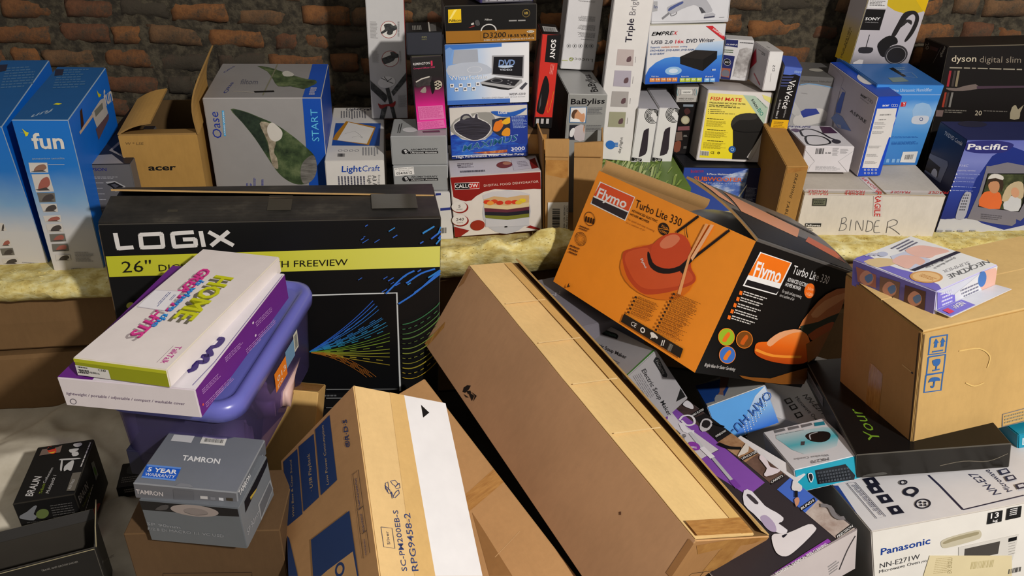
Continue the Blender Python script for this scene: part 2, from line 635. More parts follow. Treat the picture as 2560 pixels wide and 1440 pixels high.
# carton placements: base centre, rotation (deg), size
FIT = {
'logix':((-0.5372, 1.6259, 0.0),(-1.48, 2.17, 10.68),(0.695, 0.1915, 0.6289)),
'fun_r':((-1.1085, 1.9474, 0.3804),(4.15, 2.08, 10.27),(0.1166, 0.3475, 0.4019)),
'fun_l':((-1.2664, 1.9941, 0.3718),(7.5, 0.96, 10.52),(0.1166, 0.3873, 0.4031)),
'epson':((-1.0279, 2.0939, 0.37),(0.32, 0.64, 8.93),(0.1044, 0.4771, 0.2556)),
'acer_carton':((-0.9075, 2.0523, 0.37),(4.0, 0.96, 10.27),(0.1835, 0.2362, 0.3188)),
'oase':((-0.665, 2.1639, 0.37),(1.77, 0.79, 8.06),(0.2894, 0.2902, 0.3856)),
'lightcraft':((-0.4505, 2.2076, 0.37),(0.17, 0.88, 8.39),(0.1509, 0.4379, 0.2284)),
'tripod':((-0.3727, 2.3491, 0.6002),(-0.11, 0.36, 7.23),(0.1049, 0.05, 0.42)),
'white_base':((-0.2381, 2.07, 0.37),(0.35, -3.27, 0.0),(0.15, 0.14, 0.1386)),
'arom_low':((-0.2501, 2.0693, 0.5131),(-0.0, -0.82, 3.59),(0.1421, 0.13, 0.0702)),
'arom_up':((-0.2533, 2.0767, 0.5842),(-0.2, -0.77, 4.12),(0.1433, 0.14, 0.0781)),
'remington':((-0.2252, 2.0934, 0.6636),(0.8, -2.92, 9.99),(0.0772, 0.07, 0.19)),
'black_small':((-0.2397, 2.1119, 0.8557),(0.14, -0.43, 7.45),(0.0884, 0.1052, 0.0564)),
'callow':((-0.0539, 2.1209, 0.3914),(1.65, -3.28, 6.6),(0.2395, 0.22, 0.1777)),
'maximus':((-0.0754, 2.1591, 0.5757),(-0.03, -2.19, 5.54),(0.2072, 0.13, 0.1434)),
'wharfedale':((-0.0825, 2.1561, 0.723),(-0.23, -1.55, 7.61),(0.2149, 0.12, 0.1564)),
'nikon':((-0.0782, 2.1622, 0.8825),(-0.2, -1.25, 8.47),(0.2296, 0.14, 0.0912)),
'purple_top':((-0.0496, 2.1603, 0.9763),(-0.0, 0.93, 21.67),(0.1409, 0.1, 0.06)),
'case':((0.1636, 2.0783, 0.39),(0.12, -2.23, -3.55),(0.1463, 0.14, 0.278)),
'sony_red':((0.0661, 2.1804, 0.653),(-0.09, 2.95, 4.67),(0.049, 0.1174, 0.2476)),
'baby':((0.1671, 2.3244, 0.3751),(-1.09, 1.35, 5.57),(0.1066, 0.33, 0.3566)),
'luceco':((0.1693, 2.4484, 0.736),(1.11, 3.56, 6.87),(0.0999, 0.08, 0.3)),
'triple':((0.2808, 2.2794, 0.52),(-3.57, 2.93, -1.89),(0.1041, 0.08, 0.52)),
'hdd_a':((0.3558, 2.3215, 0.52),(1.04, 2.22, 3.68),(0.0573, 0.1716, 0.1605)),
'hdd_b':((0.4175, 2.3341, 0.52),(1.91, 1.12, 4.13),(0.0583, 0.1734, 0.1631)),
'subwoofer':((0.59, 2.3333, 0.3696),(-0.59, 1.49, 5.81),(0.2378, 0.2, 0.1387)),
'fish':((0.6141, 2.3463, 0.51),(-3.91, 2.9, 5.97),(0.1935, 0.15, 0.2049)),
'radio_black':((0.4919, 2.3647, 0.5124),(-0.01, 0.11, -0.77),(0.0555, 0.07, 0.1565)),
'radio':((0.4928, 2.371, 0.6689),(-0.39, -2.12, -2.05),(0.064, 0.08, 0.0482)),
'emprex':((0.4643, 2.3789, 0.7246),(-0.74, -1.29, 7.63),(0.2204, 0.1, 0.1639)),
'massager':((0.471, 2.3763, 0.8915),(-0.39, -2.72, 0.7),(0.2137, 0.08, 0.12)),
'olympus':((0.6319, 2.4065, 0.7241),(0.79, 0.56, -6.72),(0.08, 0.05, 0.1163)),
'ds':((0.7005, 2.3396, 0.7241),(-0.19, 0.8, 6.48),(0.0403, 0.119, 0.1092)),
'drawing':((0.7465, 2.1994, 0.3734),(7.41, -1.38, 0.83),(0.0581, 0.26, 0.2404)),
'viavoice':((0.7559, 2.3192, 0.6224),(1.11, 2.57, -7.61),(0.0492, 0.1153, 0.1775)),
'binder':((0.9888, 2.3486, 0.3731),(2.24, -0.34, -0.33),(0.3867, 0.52, 0.1402)),
'philips':((0.8774, 2.2858, 0.5183),(-0.72, -0.43, 1.27),(0.1388, 0.1833, 0.077)),
'nebuliser':((0.887, 2.5138, 0.5183),(1.23, 1.04, -3.29),(0.16, 0.1571, 0.2103)),
'acer':((0.9891, 2.3437, 0.5183),(3.03, -1.11, 7.28),(0.0692, 0.2976, 0.2355)),
'humidifier':((1.0697, 2.4028, 0.52),(2.99, 1.28, 7.17),(0.2, 0.25, 0.2429)),
'sony_head':((1.0617, 2.4915, 0.7619),(3.49, 1.25, 11.56),(0.1923, 0.085, 0.27)),
'pacific':((1.4195, 2.2091, 0.3699),(1.93, 0.38, 5.29),(0.4497, 0.138, 0.2865)),
'dyson':((1.5003, 2.4388, 0.37),(-3.87, -2.66, 1.19),(0.5, 0.1477, 0.4728)),
'tub_lid':((-0.5585, 1.3064, 0.4983),(0.97, 1.79, -5.6),(0.2448, 0.4286, 0.0131)),
'purple':((-0.59, 1.2406, 0.5216),(0.6, -1.34, -7.29),(0.2374, 0.3792, 0.0576)),
'talktalk':((-0.5798, 1.2497, 0.5775),(-0.83, -0.88, -10.51),(0.1651, 0.4013, 0.0349)),
'tam_lid':((-0.514, 1.0384, 0.3988),(-3.29, 2.56, -2.65),(0.1696, 0.1392, 0.0316)),
'tam_base':((-0.5031, 1.0228, 0.3175),(0.83, -0.99, -5.48),(0.1672, 0.1244, 0.0933)),
'braun':((-0.9638, 1.3117, 0.01),(-2.75, -2.15, 13.89),(0.1179, 0.1878, 0.13)),
'black_open':((-0.9015, 1.0777, -0.0),(0.0, 0.0, 23.5),(0.24, 0.08, 0.16)),
'scpm':((-0.2843, 0.9668, 0.1714),(24.7, 29.72, 28.49),(0.1959, 0.539, 0.2691)),
'long':((0.0807, 1.3077, 0.192),(8.74, 27.41, 34.05),(0.2238, 0.8131, 0.2256)),
'flymo':((0.3943, 1.6583, 0.3081),(-26.16, -2.19, -55.13),(0.4794, 0.42, 0.2896)),
'brown':((0.949, 1.3952, 0.349),(-4.91, -8.22, 11.87),(0.4, 0.2546, 0.2635)),
'neck':((0.8102, 1.4192, 0.5833),(-7.6, -5.84, 28.66),(0.1672, 0.1924, 0.0593)),
'your':((0.8256, 1.382, 0.2832),(-6.79, -9.98, -2.57),(0.28, 0.3796, 0.0547)),
'panasonic':((0.9104, 1.1814, 0.0419),(-13.79, -10.18, 6.44),(0.46, 0.35, 0.27)),
'combo':((0.6228, 1.2759, 0.2452),(-15.42, -12.77, 7.49),(0.1337, 0.1705, 0.0512)),
'mop':((0.406, 1.2036, 0.1598),(-7.07, -7.48, 27.29),(0.274, 0.5017, 0.097)),
'foot':((0.5626, 1.5565, 0.1273),(-21.05, -23.19, 6.21),(0.1409, 0.159, 0.0968)),
'soup':((0.2862, 1.5056, 0.1933),(-18.04, -29.18, 33.04),(0.189, 0.2123, 0.1522)),
'under':((-0.0671, 1.1638, 0.0677),(9.03, -15.8, 32.03),(0.25, 0.75, 0.1201)),
'carton_side':((-0.5091, 1.3087, 0.1672),(-27.97, 5.95, 2.18),(0.198, 0.1078, 0.1801)),
'grey':((0.1846, 1.7358, -0.0006),(0.01, 0.33, 24.55),(0.2, 0.2373, 0.36)),
}
# ------------------------------------------------------------------ the setting
def fbm(p, oct=4):
    return noise.fractal(p, 1.0, 2.0, oct)


WALL_Y = 2.64


def build_wall():
    mort = mottled('old_mortar', [(0.25, (27, 24, 19)), (0.45, (54, 48, 37)), (0.6, (84, 76, 60)), (0.75, (62, 56, 43))], 38, 0.95, 9, 1.0)
    nx, nz = 260, 100
    x0, x1, zz0, zz1 = -2.6, 2.9, 0.0, 1.9
    vs, fs = [], []
    for j in range(nz + 1):
        for i in range(nx + 1):
            x, z = x0 + (x1 - x0) * i / nx, zz0 + (zz1 - zz0) * j / nz
            vs.append((x, WALL_Y - 0.004 + 0.018 * fbm(Vector((x * 8, z * 10, 3.1)), 6) + 0.010 * noise.noise(Vector((x * 3, z * 4, 8))), z))
    for j in range(nz):
        for i in range(nx):
            a = j * (nx + 1) + i
            fs.append((a, a + 1, a + nx + 2, a + nx + 1))
    wall = mesh_obj('wall_back', vs, fs, mort, smooth=True)
    tag(wall, 'old rough brick wall with dark crumbling mortar behind the boxes', kind='structure')

    # a few brick shapes, each a rough rounded block; copies share them
    cols = [((118, 76, 42), (84, 55, 33)), ((132, 86, 46), (96, 62, 36)), ((104, 66, 42), (72, 49, 34)), ((112, 82, 54), (78, 60, 43)),
            ((80, 62, 48), (58, 50, 42)), ((68, 58, 47), (52, 47, 40))]
    bm_ = []
    for k, (a, b) in enumerate(cols):
        m, nt, p = _new('brick_%d' % k)
        n = noise_tex(nt, 40, 7, 0.75)
        n2 = noise_tex(nt, 11, 7, 0.75)
        c = ramp(nt, n.outputs[0], [(0.3, b), (0.55, a)])
        sm = ramp(nt, n2.outputs[0], [(0.5 if k < 4 else 0.38, (0, 0, 0, 1)), (0.64 if k < 4 else 0.5, (1, 1, 1, 1))])
        nt.links.new(mixcol(nt, c, lin((62, 55, 44)), sm), p.inputs['Base Color'])
        p.inputs['Roughness'].default_value = 0.95
        bump(nt, p, n.outputs[0], 0.9, 0.006)
        bm_.append(m)
    shapes = {}
    L0, H0, TH = 0.172, 0.056, 0.05
    for k, m in enumerate(bm_):
        for var in range(3):
            for half in (0, 1):
                L = L0 if not half else L0 * 0.52
                nu, nv = (8, 4) if not half else (5, 4)
                vs, fs = [], []
                sd = Vector((k * 7.3 + var * 3.1, half * 5.5, 1.7))
                for j in range(nv + 1):
                    for i in range(nu + 1):
                        u, v = -1 + 2 * i / nu, -1 + 2 * j / nv
                        e = max(abs(u) ** 6, abs(v) ** 4)
                        q = Vector((u * 2.0, v * 1.5, 0)) + sd
                        x = u * L / 2 * (1 - 0.05 * e) + 0.006 * noise.noise(q * 1.7)
                        z = v * H0 / 2 * (1 - 0.05 * abs(u) ** 5) + 0.004 * noise.noise(q * 1.9 + Vector((9, 0, 0)))
                        y = -0.016 + 0.013 * e + 0.007 * noise.noise(q * 2.3 + Vector((0, 9, 0)))
                        vs.append((x, y, z))
                W_ = nu + 1
                for j in range(nv):
                    for i in range(nu):
                        a = j * W_ + i
                        fs.append((a, a + 1, a + W_ + 1, a + W_))
                rim = [i for i in range(W_)] + [j * W_ + nu for j in range(1, nv + 1)] + [nv * W_ + i for i in range(nu - 1, -1, -1)] + [j * W_ for j in range(nv - 1, 0, -1)]
                base = len(vs)
                for r in rim:
                    vs.append((vs[r][0] * 0.99, TH, vs[r][2] * 0.99))
                nr = len(rim)
                for i in range(nr):
                    fs.append((rim[i], base + i, base + (i + 1) % nr, rim[(i + 1) % nr]))
                me = bpy.data.meshes.new('brick')
                me.from_pydata(vs, [], fs)
                me.materials.append(m)
                for p in me.polygons:
                    p.use_smooth = True
                shapes[(k, var, half)] = me
    z = 0.36
    row = 0
    while z < 1.22:
        x = -2.0 + (0.095 if row % 2 else 0) + rnd.uniform(-0.03, 0.03)
        while x < 2.15:
            half = 1 if rnd.random() < 0.22 else 0
            L = (L0 if not half else L0 * 0.52)
            k = rnd.choice((0, 0, 1, 1, 2, 2, 3, 3, 4, 5))
            if -1.25 < x < -0.75 and rnd.random() < 0.35:
                k = 4
            b = bpy.data.objects.new('brick', shapes[(k, rnd.randrange(3), half)])
            link(b, wall)
            s = rnd.uniform(0.86, 1.08)
            b.location = (x + L / 2, WALL_Y + rnd.uniform(-0.006, 0.008), z + rnd.uniform(-0.008, 0.008) + 0.012 * noise.noise(Vector((x * 1.3, z * 2, 0))))
            b.rotation_euler = (rnd.uniform(-0.03, 0.03), rnd.uniform(-0.05, 0.05), rnd.uniform(-0.06, 0.06))
            b.scale = (s, 1, rnd.uniform(0.93, 1.08))
            x += L * s + rnd.uniform(0.008, 0.024)
        z += 0.077
        row += 1


build_wall()

# floor
fm = mottled('dark_floor', [(0.3, (40, 36, 30)), (0.7, (62, 55, 45))], 5, 0.9)
mesh_floor = mesh_obj('floor', [(-3, -1, -0.04), (3, -1, -0.04), (3, 2.7, -0.04), (-3, 2.7, -0.04), (-3, -1, -0.09), (3, -1, -0.09), (3, 2.7, -0.09), (-3, 2.7, -0.09)],
                      [(0, 1, 2, 3), (7, 6, 5, 4), (0, 4, 5, 1), (1, 5, 6, 2), (2, 6, 7, 3), (3, 7, 4, 0)], fm)
tag(mesh_floor, 'dark bare floor under the pile of boxes', kind='structure')


def front_y(x):
    return 1.865 + 0.15 * (x + 0.2) + 0.055 * math.exp(-((x - 0.42) / 0.13) ** 2)


def build_beams():
    m = kraft((122, 92, 56))
    for name, za, zb, dy, lab in (('ledge_beam', 0.172, 0.338, 0.0, 'smooth brown ledge beam just under the yellow insulation'),
                                  ('ledge_beam', -0.038, 0.160, -0.008, 'lower brown ledge beam resting on the white dust sheet')):
        vs, fs = [], []
        n = 60
        prof = [(0.006, 0), (0, 0.006), (0, None), (0.006, -1)]
        for i in range(n + 1):
            x = -2.2 + 4.4 * i / n
            y = front_y(x) + dy + 0.003 * noise.noise(Vector((x * 3, za, 0)))
            wv = 0.005 * noise.noise(Vector((x * 2.2, zb * 9, 4)))
            for py, pz in ((0.008, za), (0, za + 0.008), (-0.004, (za + zb) / 2), (0, zb - 0.008 + wv), (0.008, zb + wv), (0.5, zb), (0.5, za)):
                vs.append((x, y + py, pz))
        k = 7
        for i in range(n):
            for j in range(k):
                fs.append((i * k + j, i * k + (j + 1) % k, (i + 1) * k + (j + 1) % k, (i + 1) * k + j))
        fs.append(tuple(range(k)))
        fs.append(tuple(n * k + j for j in range(k - 1, -1, -1)))
        o = mesh_obj(name, vs, fs, m, smooth=False)
        bm = bmesh.new(); bm.from_mesh(o.data); bmesh.ops.recalc_face_normals(bm, faces=bm.faces[:]); bm.to_mesh(o.data); bm.free()
        tag(o, lab, 'beam', kind='structure')


build_beams()


def wool_mat():
    m, nt, p = _new('glass_wool')
    n = noise_tex(nt, 34, 7, 0.62, stretch=(1, 1, 1.8))
    n2 = noise_tex(nt, 9, 5, 0.6)
    c = ramp(nt, n.outputs[0], [(0.25, (176, 152, 84)), (0.45, (212, 194, 122)), (0.6, (228, 217, 158)), (0.78, (240, 235, 200))])
    t = ramp(nt, n2.outputs[0], [(0.35, (0.72, 0.66, 0.46, 1)), (0.6, (1, 1, 1, 1))])
    nt.links.new(mixcol(nt, c, t, 0.55, 'MULTIPLY'), p.inputs['Base Color'])
    p.inputs['Roughness'].default_value = 1.0
    p.inputs['Specular IOR Level'].default_value = 0.1
    bump(nt, p, n.outputs[0], 0.5, 0.006)
    return m


WOOL = wool_mat()


def batt(label, xa, xb, lump):
    nx = max(40, int((xb - xa) / 0.010))
    prof = []          # (t along, dy from front, z)
    for t in range(0, 9):
        prof.append((0.45 - 0.40 * t / 8, 0.3725))
    for t in range(1, 13):
        prof.append((0.05 - 0.07 * t / 12, 0.374))
    for t in range(1, 12):
        a = math.pi / 2 * t / 11
        prof.append((-0.02 - 0.028 * math.sin(a), 0.352 + 0.022 * math.cos(a)))
    prof += [(-0.046, 0.345), (-0.034, 0.335), (0.0, 0.336), (0.2, 0.338), (0.45, 0.338)]
    vs, fs = [], []
    K = len(prof)
    for i in range(nx + 1):
        x = xa + (xb - xa) * i / nx
        fy = front_y(x)
        for j, (dy, z) in enumerate(prof):
            f = max(0.0, min(1.0, (0.09 - dy) / 0.10)) if j < K - 4 else 0.25
            q = Vector((x * 7, (fy + dy) * 7, z * 7))
            big = 0.5 + 0.9 * fbm(q * 0.8, 2)
            sm = fbm(q * 4.5, 5)
            up_ = f * (lump(x) * (0.35 + 0.65 * big) + 0.007 * sm)
            out = f * (0.022 * (big - 0.3) + 0.010 * fbm(q * 4 + Vector((5, 5, 5)), 4))
            vs.append((x + 0.004 * sm * f, fy + dy - out, z + max(-0.004, up_)))
    for i in range(nx):
        for j in range(K - 1):
            a = i * K + j
            fs.append((a, a + 1, a + K + 1, a + K))
    for i in (0, nx):
        fs.append(tuple(i * K + j for j in range(K)))
    o = mesh_obj('insulation_batt', vs, fs, WOOL, smooth=True)
    bm = bmesh.new(); bm.from_mesh(o.data); bmesh.ops.recalc_face_normals(bm, faces=bm.faces[:]); bm.to_mesh(o.data); bm.free()
    tag(o, label, 'insulation', 'yellow glass wool batts on the ledge')
    # loose fibres teased out of the front
    fv, ff = [], []
    for _ in range(int((xb - xa) * 450)):
        i, j = rnd.randrange(nx), rnd.randrange(9, K - 6)
        p = Vector(vs[i * K + j])
        d = Vector((rnd.uniform(-1, 1), rnd.uniform(-0.9, 0.2), rnd.uniform(-0.2, 0.8))).normalized() * rnd.uniform(0.004, 0.011)
        s = Vector((rnd.uniform(-1, 1), rnd.uniform(-1, 1), rnd.uniform(-1, 1))).normalized() * 0.00022
        k = len(fv)
        fv += [p - s, p + s, p + d * 0.6 + s + Vector((0, 0, 0.002)), p + d]
        ff += [(k, k + 1, k + 2), (k, k + 2, k + 3)]
    tag(mesh_obj('loose_fibres', fv, ff, WOOL, o), kind='stuff')
    return o


batt('yellow glass wool batt under the tall blue boxes', -2.0, -0.42, lambda x: 0.010)
batt('lumpy yellow glass wool batt in front of the red and white box', -0.40, 0.42, lambda x: 0.020 + 0.135 * math.exp(-((x - 0.03) / 0.20) ** 2))
batt('yellow glass wool batt under the box hand-marked binder', 0.44, 2.0, lambda x: 0.012)


def build_sheet():
    m = mottled('calico', [(0.3, (176, 166, 146)), (0.6, (206, 198, 180)), (0.8, (216, 209, 194))], 6, 0.95, 5)
    n = 150
    vs, fs = [], []
    for j in range(n + 1):
        for i in range(n + 1):
            u, v = i / n, j / n
            x = -1.75 + 1.2 * u
            y = 0.62 + (front_y(x) - 0.01 - 0.62) * v
            q = Vector((x * 3.0, y * 3.0, 0.3))
            warp = Vector((fbm(q, 3), fbm(q + Vector((4, 1, 7)), 3), 0)) * 0.9
            r = 1 - abs(fbm(q * 1.2 + warp * 0.6, 2)) * 1.6
            r = max(0.0, r)
            fold = r * r * (3 - 2 * r) * 0.020
            w2 = q + warp * 0.5
            fold += 0.011 * (0.5 + 0.5 * math.sin(9 * w2.x + 5 * w2.y + 4 * fbm(w2 * 0.7, 2))) ** 2 + 0.007 * fbm(q * 3.1 + warp, 3)
            z = -0.028 + fold + 0.006 * fbm(q * 2.2, 2) + 0.006 * (1 - u)
            if v > 0.9:
                z += (v - 0.9) / 0.1 * 0.012
            vs.append((x, y, z + 0.014))
    for j in range(n):
        for i in range(n):
            a = j * (n + 1) + i
            fs.append((a, a + 1, a + n + 2, a + n + 1))
    o = mesh_obj('dust_sheet', vs, fs, m, smooth=True)
    tag(o, 'crumpled off-white cotton dust sheet spread on the floor', 'sheet')


build_sheet()
# ------------------------------------------------------------------ back row, left
K_, W_ = ink(BLACK), ink(WHITE)
BLUE1 = (24, 112, 192)
BE = ink((150, 170, 188), 0.6)


def fun_box(key, label, tiles):
    b = Box(key, 'tall_product_box', label, 'box', {'*': ink((22, 104, 184)), 'T': ink((24, 84, 140)), 'R': ink((12, 110, 214))}, 'tall blue and white boxes', edge=BE)  # right side in a brighter blue, as the lit side
    b.fill('F', grad('blue_to_white', [(0.0, (206, 200, 194)), (0.30, (196, 194, 192)), (0.50, (120, 160, 196)), (0.72, (24, 112, 192)), (1.0, (18, 108, 194))]))
    tn = [ink((206, 200, 192)), ink((140, 104, 88)), ink((70, 64, 62)), ink((110, 106, 98)), ink((160, 92, 80))]
    for q in tiles:
        p = P(q)
        base = tn[0] if len(p) < 5 or p[4][0] < 1 else tn[3]
        b.poly('F', z2, p[:4], base, 'picture_tile')
        cx, cy = sum(t[0] for t in p[:4]) / 4, sum(t[1] for t in p[:4]) / 4
        hw, hh = (p[1][0] - p[0][0]) * 0.42, (p[3][1] - p[0][1]) * 0.34
        kk = int(cx + cy) % 3
        b.poly('F', z2, [(cx - hw * 0.6, cy + hh), (cx - hw * 0.2, cy - hh * 0.5), (cx + hw * 0.7, cy - hh), (cx + hw, cy + hh * 0.2), (cx + hw * 0.3, cy + hh)], tn[(1, 2, 4)[kk]], 'picture_tile', smooth=4)
        b.poly('F', z2, [(cx - hw, cy + hh * 1.1), (cx + hw * 0.5, cy + hh * 0.7), (cx + hw, cy + hh * 1.2), (cx - hw * 0.5, cy + hh * 1.25)], tn[2], 'picture_tile')
    return b


T_ = ['245,365 405,365 415,450 260,450', '270,465 420,462 465,612 310,618', '318,622 468,622 478,700 340,705 1,0', '345,715 485,715 500,785 375,790',
      '370,820 520,810 527,870 390,875', '395,890 530,885 548,955 412,960', '425,975 555,970 570,1035 437,1043 1,0', '445,1060 580,1055 592,1118 455,1125 1,0', '475,1150 600,1150 610,1195 485,1205']
b = fun_box('fun_r', 'tall blue and white box with a torn white label on its side', T_)
wt = ink((222, 216, 206))
b.text('F', z2, 'fun', (286, 240), (556, 240), (262, 104), wt, 'logo', bold=0.045)
ye = ink((214, 206, 40))
b.poly('F', z2, '170,98 215,110 190,70 228,98 250,104 240,130 222,138 214,112', ye, 'logo')
b.text('F', z2, 'parasonicor sensolite', (282, 335), (556, 332), (278, 316), ink((150, 176, 200)))
b.line('F', z2, '415,378 555,378', 0.0012, ink((200, 206, 210)))
b.lines('F', z2, (640, 1130), (800, 1130), (655, 1215), 7, ink((150, 148, 150)))
b.bars('F', z2, (612, 1266), (695, 1264), (618, 1296), 16, ink((70, 66, 66)))
b.text('R', z1, 'fun', (1052, 1062), (1128, 1000), (1024, 905), wt, 'logo', bold=0.04)
b.poly('R', z1, '965,900 985,935 1010,945 1000,968 985,975 975,945', ye, 'logo')
b.poly('R', z1, '915,1130 1000,1000 1040,980 1078,1130 975,1300', ink((196, 190, 184)), 'torn_label')
b.poly('R', z1, '940,1110 1020,1025 1030,1085 955,1170', ink((120, 122, 112)), 'torn_label')
b.poly('R', z1, '955,1290 1085,1130 1085,1190 985,1400', ink((104, 78, 86)), 'torn_label')
b.poly('R', z1, '790,1320 915,1140 930,1165 800,1345', ink((206, 180, 160)), 'torn_label')
b.poly('R', z1, '797,1110 815,1080 835,1240 810,1300', ink((60, 24, 16)), 'torn_label')
b.text('T', z1, 'fun', (545, 1085), (330, 1150), (500, 1128), ink((150, 170, 190)), 'logo', bold=0.03)
b.poly('T', z1, '530,1045 570,1032 620,1038 585,1052', ye, 'logo')
b.lines('T', z1, (590, 700), (900, 690), (520, 900), 8, ink((70, 110, 150)))
b.poly('T', z1, '555,695 640,695 625,755 545,760', ink((36, 40, 60)), 'picture')
b.done()
b = fun_box('fun_l', 'tall blue and white box at the far left, cut off by the frame', ['0,880 30,885 62,950 0,955', '0,1025 85,1015 100,1080 10,1085', '0,1100 110,1095 128,1155 20,1160 1,0', '15,1185 150,1180 160,1225 35,1240'])
b.lines('T', z1, (60, 680), (380, 660), (0, 900), 8, ink((70, 110, 150)))
b.poly('T', z1, '0,650 78,645 60,710 0,720', ink((36, 40, 60)), 'picture')
b.lines('F', z2, (190, 1215), (345, 1225), (205, 1260), 3, ink((150, 148, 150)))
b.done()

# grey scanner box
b = Box('epson', 'scanner_box', 'low grey scanner box squeezed between the blue boxes and the open brown carton', 'box', {'*': ink((96, 94, 96)), 'T': ink((34, 34, 42)), 'L': ink((40, 42, 60))})
b.poly('T', z2, '725,380 1060,375 960,295 850,300', ink((146, 140, 138)), 'artwork')
b.poly('T', z2, '935,262 1060,150 1130,260 1070,330 1035,310', ink((150, 142, 138)), 'picture')
b.poly('T', z2, '965,258 1060,180 1105,270 1050,300', ink((18, 18, 20)), 'picture')
b.text('F', z2, 'EPSON', (760, 437), (914, 437), (757, 408), ink((24, 30, 110)), 'logo', bold=0.02)
b.lines('F', z2, (775, 485), (1010, 485), (780, 510), 2, ink((150, 148, 150)))
for yy in (542, 588, 636, 684, 772, 815):
    b.oval('F', z2, (797 + (yy - 542) * 0.22, yy), (806 + (yy - 542) * 0.22, yy), (797 + (yy - 542) * 0.22, yy - 9), ink((206, 204, 202)), 'bullet', 10)
    b.lines('F', z2, (822 + (yy - 542) * 0.22, yy - 7), (890 + (yy - 542) * 0.22, yy - 7), (822 + (yy - 542) * 0.22, yy + 6), 1, ink((160, 158, 160)))
b.poly('F', z2, '905,530 985,520 1075,565 1075,600 990,612', ink((160, 158, 158)), 'picture')
b.poly('F', z2, '918,545 985,530 1060,570 990,602', ink((24, 24, 28)), 'picture')
b.poly('F', z2, '950,552 985,545 1020,562 990,582', ink((70, 70, 78)), 'picture')
b.done()

# open brown carton
b = Box('acer_carton', 'open_carton', 'open brown cardboard carton with raised flaps against the brick wall', 'box', {'*': kraft((178, 134, 66))}, hollow=True, inside=kraft((92, 70, 40)))  # inside kraft darkened to paint in the shade of the open carton
ka = kraft((182, 138, 70))
dk = kraft((150, 114, 60))
d_, w_, h_ = b.D[1], b.D[0], b.D[2]
b.flap('flap', 'BTL', 'FTL', 0.085, math.radians(20), (1, 0, 0), ka, edge=dk, bend=0.006)
b.flap('flap', 'FTR', 'BTR', 0.15, math.radians(80), (1, 0, 0), ka, edge=dk, bend=-0.015)
b.flap('flap', 'FTL', 'FTR', 0.07, math.radians(-14), (0, 1, 0), dk, edge=dk)
b.text('F', z2, 'acer', (1272, 432), (1510, 428), (1270, 380), ink((16, 14, 14), 0.7), 'logo', bold=0.05, spacing=0.98)
b.text('F', z2, 'W * LSE', (1075, 212), (1230, 212), (1075, 190), ink((96, 70, 36), 0.8))
b.done()

# silver pond filter box
sv = (150, 147, 145)
b = Box('oase', 'pond_filter_box', 'large silver box with a leaf-shaped pond picture and a blue side band', 'box', {'*': ink(sv, 0.35), 'T': ink((140, 137, 136), 0.35), 'R': ink((20, 72, 168))}, edge=ink((176, 172, 170)))
bl = ink((20, 76, 172))
b.poly('F', z3, '970,553 1142,553 1222,1400 1035,1400', bl, 'side_band')
b.poly('T', z3, '970,548 1140,550 1225,230 1065,230 1030,360', bl, 'side_band')
leaf = '290,655 420,675 560,730 720,800 880,910 1000,1010 1080,1090 1105,1170 1100,1260 1060,1330 990,1365 900,1362 800,1310 720,1230 620,1080 520,930 400,780'
b.poly('F', z3, leaf, mottled('pond_green', [(0.3, (28, 40, 26)), (0.5, (62, 78, 48)), (0.65, (96, 108, 72)), (0.8, (128, 130, 100))], 30), 'leaf_picture', smooth=3)
b.poly('F', z3, '300,660 420,680 545,735 570,780 640,1000 620,1070 520,925 400,778', mottled('pond_dark', [(0.3, (16, 26, 22)), (0.6, (40, 54, 40)), (0.8, (70, 84, 62))], 45), 'leaf_picture', smooth=2)
b.poly('F', z3, '565,790 640,780 700,830 720,960 700,1060 730,1120 740,1220 690,1190 660,1080 640,960', mottled('pond_rock', [(0.3, (104, 92, 74)), (0.6, (168, 156, 134)), (0.8, (196, 186, 166))], 60), 'leaf_picture', smooth=3)
b.poly('F', z3, '640,820 680,780 740,820 780,870 770,930 720,960 670,940 640,880', ink((206, 200, 190)), 'leaf_picture', smooth=4)
b.poly('F', z3, '960,1190 1010,1120 1075,1090 1105,1170 1100,1260 1060,1330 990,1365 955,1300', mottled('pond_water', [(0.3, (70, 68, 64)), (0.6, (120, 116, 110)), (0.8, (140, 136, 130))], 25, stretch=(1, 1, 5)), 'leaf_picture', smooth=3)
b.text('F', z3, 'Oase', (212, 930), (170, 680), (122, 925), ink((30, 52, 150)), 'logo', bold=-0.004)
b.poly('F', z3, '228,908 246,908 228,668 207,668', ink((70, 164, 216)), 'logo')
b.text('F', z3, 'LIVING WATER', (242, 898), (226, 675), (230, 898), W_, 'logo', bold=0.01)
b.text('F', z3, 'START', (1130, 958), (1112, 655), (1060, 958), ink((96, 190, 230)), bold=-0.008)
for x, y in ((440, 1350), (475, 1355), (510, 1300), (585, 1300)):
    b.lines('F', z3, (x, 1395), (x, y), (x + 22, 1395), 2, ink((40, 50, 150)), ragged=0.2)
b.poly('T', z3, '545,248 640,258 720,280 830,320 1000,370 1090,380 1105,410 1050,440 980,465 860,440 740,440 690,370 640,300', mottled('pond_green', [(0.3, (28, 40, 26))], 30), 'leaf_picture', smooth=2)
b.poly('T', z3, '780,310 830,295 890,325 870,345 800,345', ink((190, 186, 176)), 'leaf_picture', smooth=3)
b.line('T', z3, '735,230 690,330 640,430 595,525', 0.003, ink((120, 118, 96)), 'twine', smooth=3)
b.line('T', z3, '315,490 420,492 510,500', 0.003, ink((180, 172, 160)), 'twine')
b.poly('T', z3, '510,485 700,480 705,495 520,500', K_, 'artwork')
b.text('T', z3, 'Oase', (215, 505), (300, 405), (255, 505), ink((34, 48, 120)), 'logo')
b.text('T', z3, 'Oase', (215, 310), (320, 250), (240, 310), ink((34, 48, 120)), 'logo')
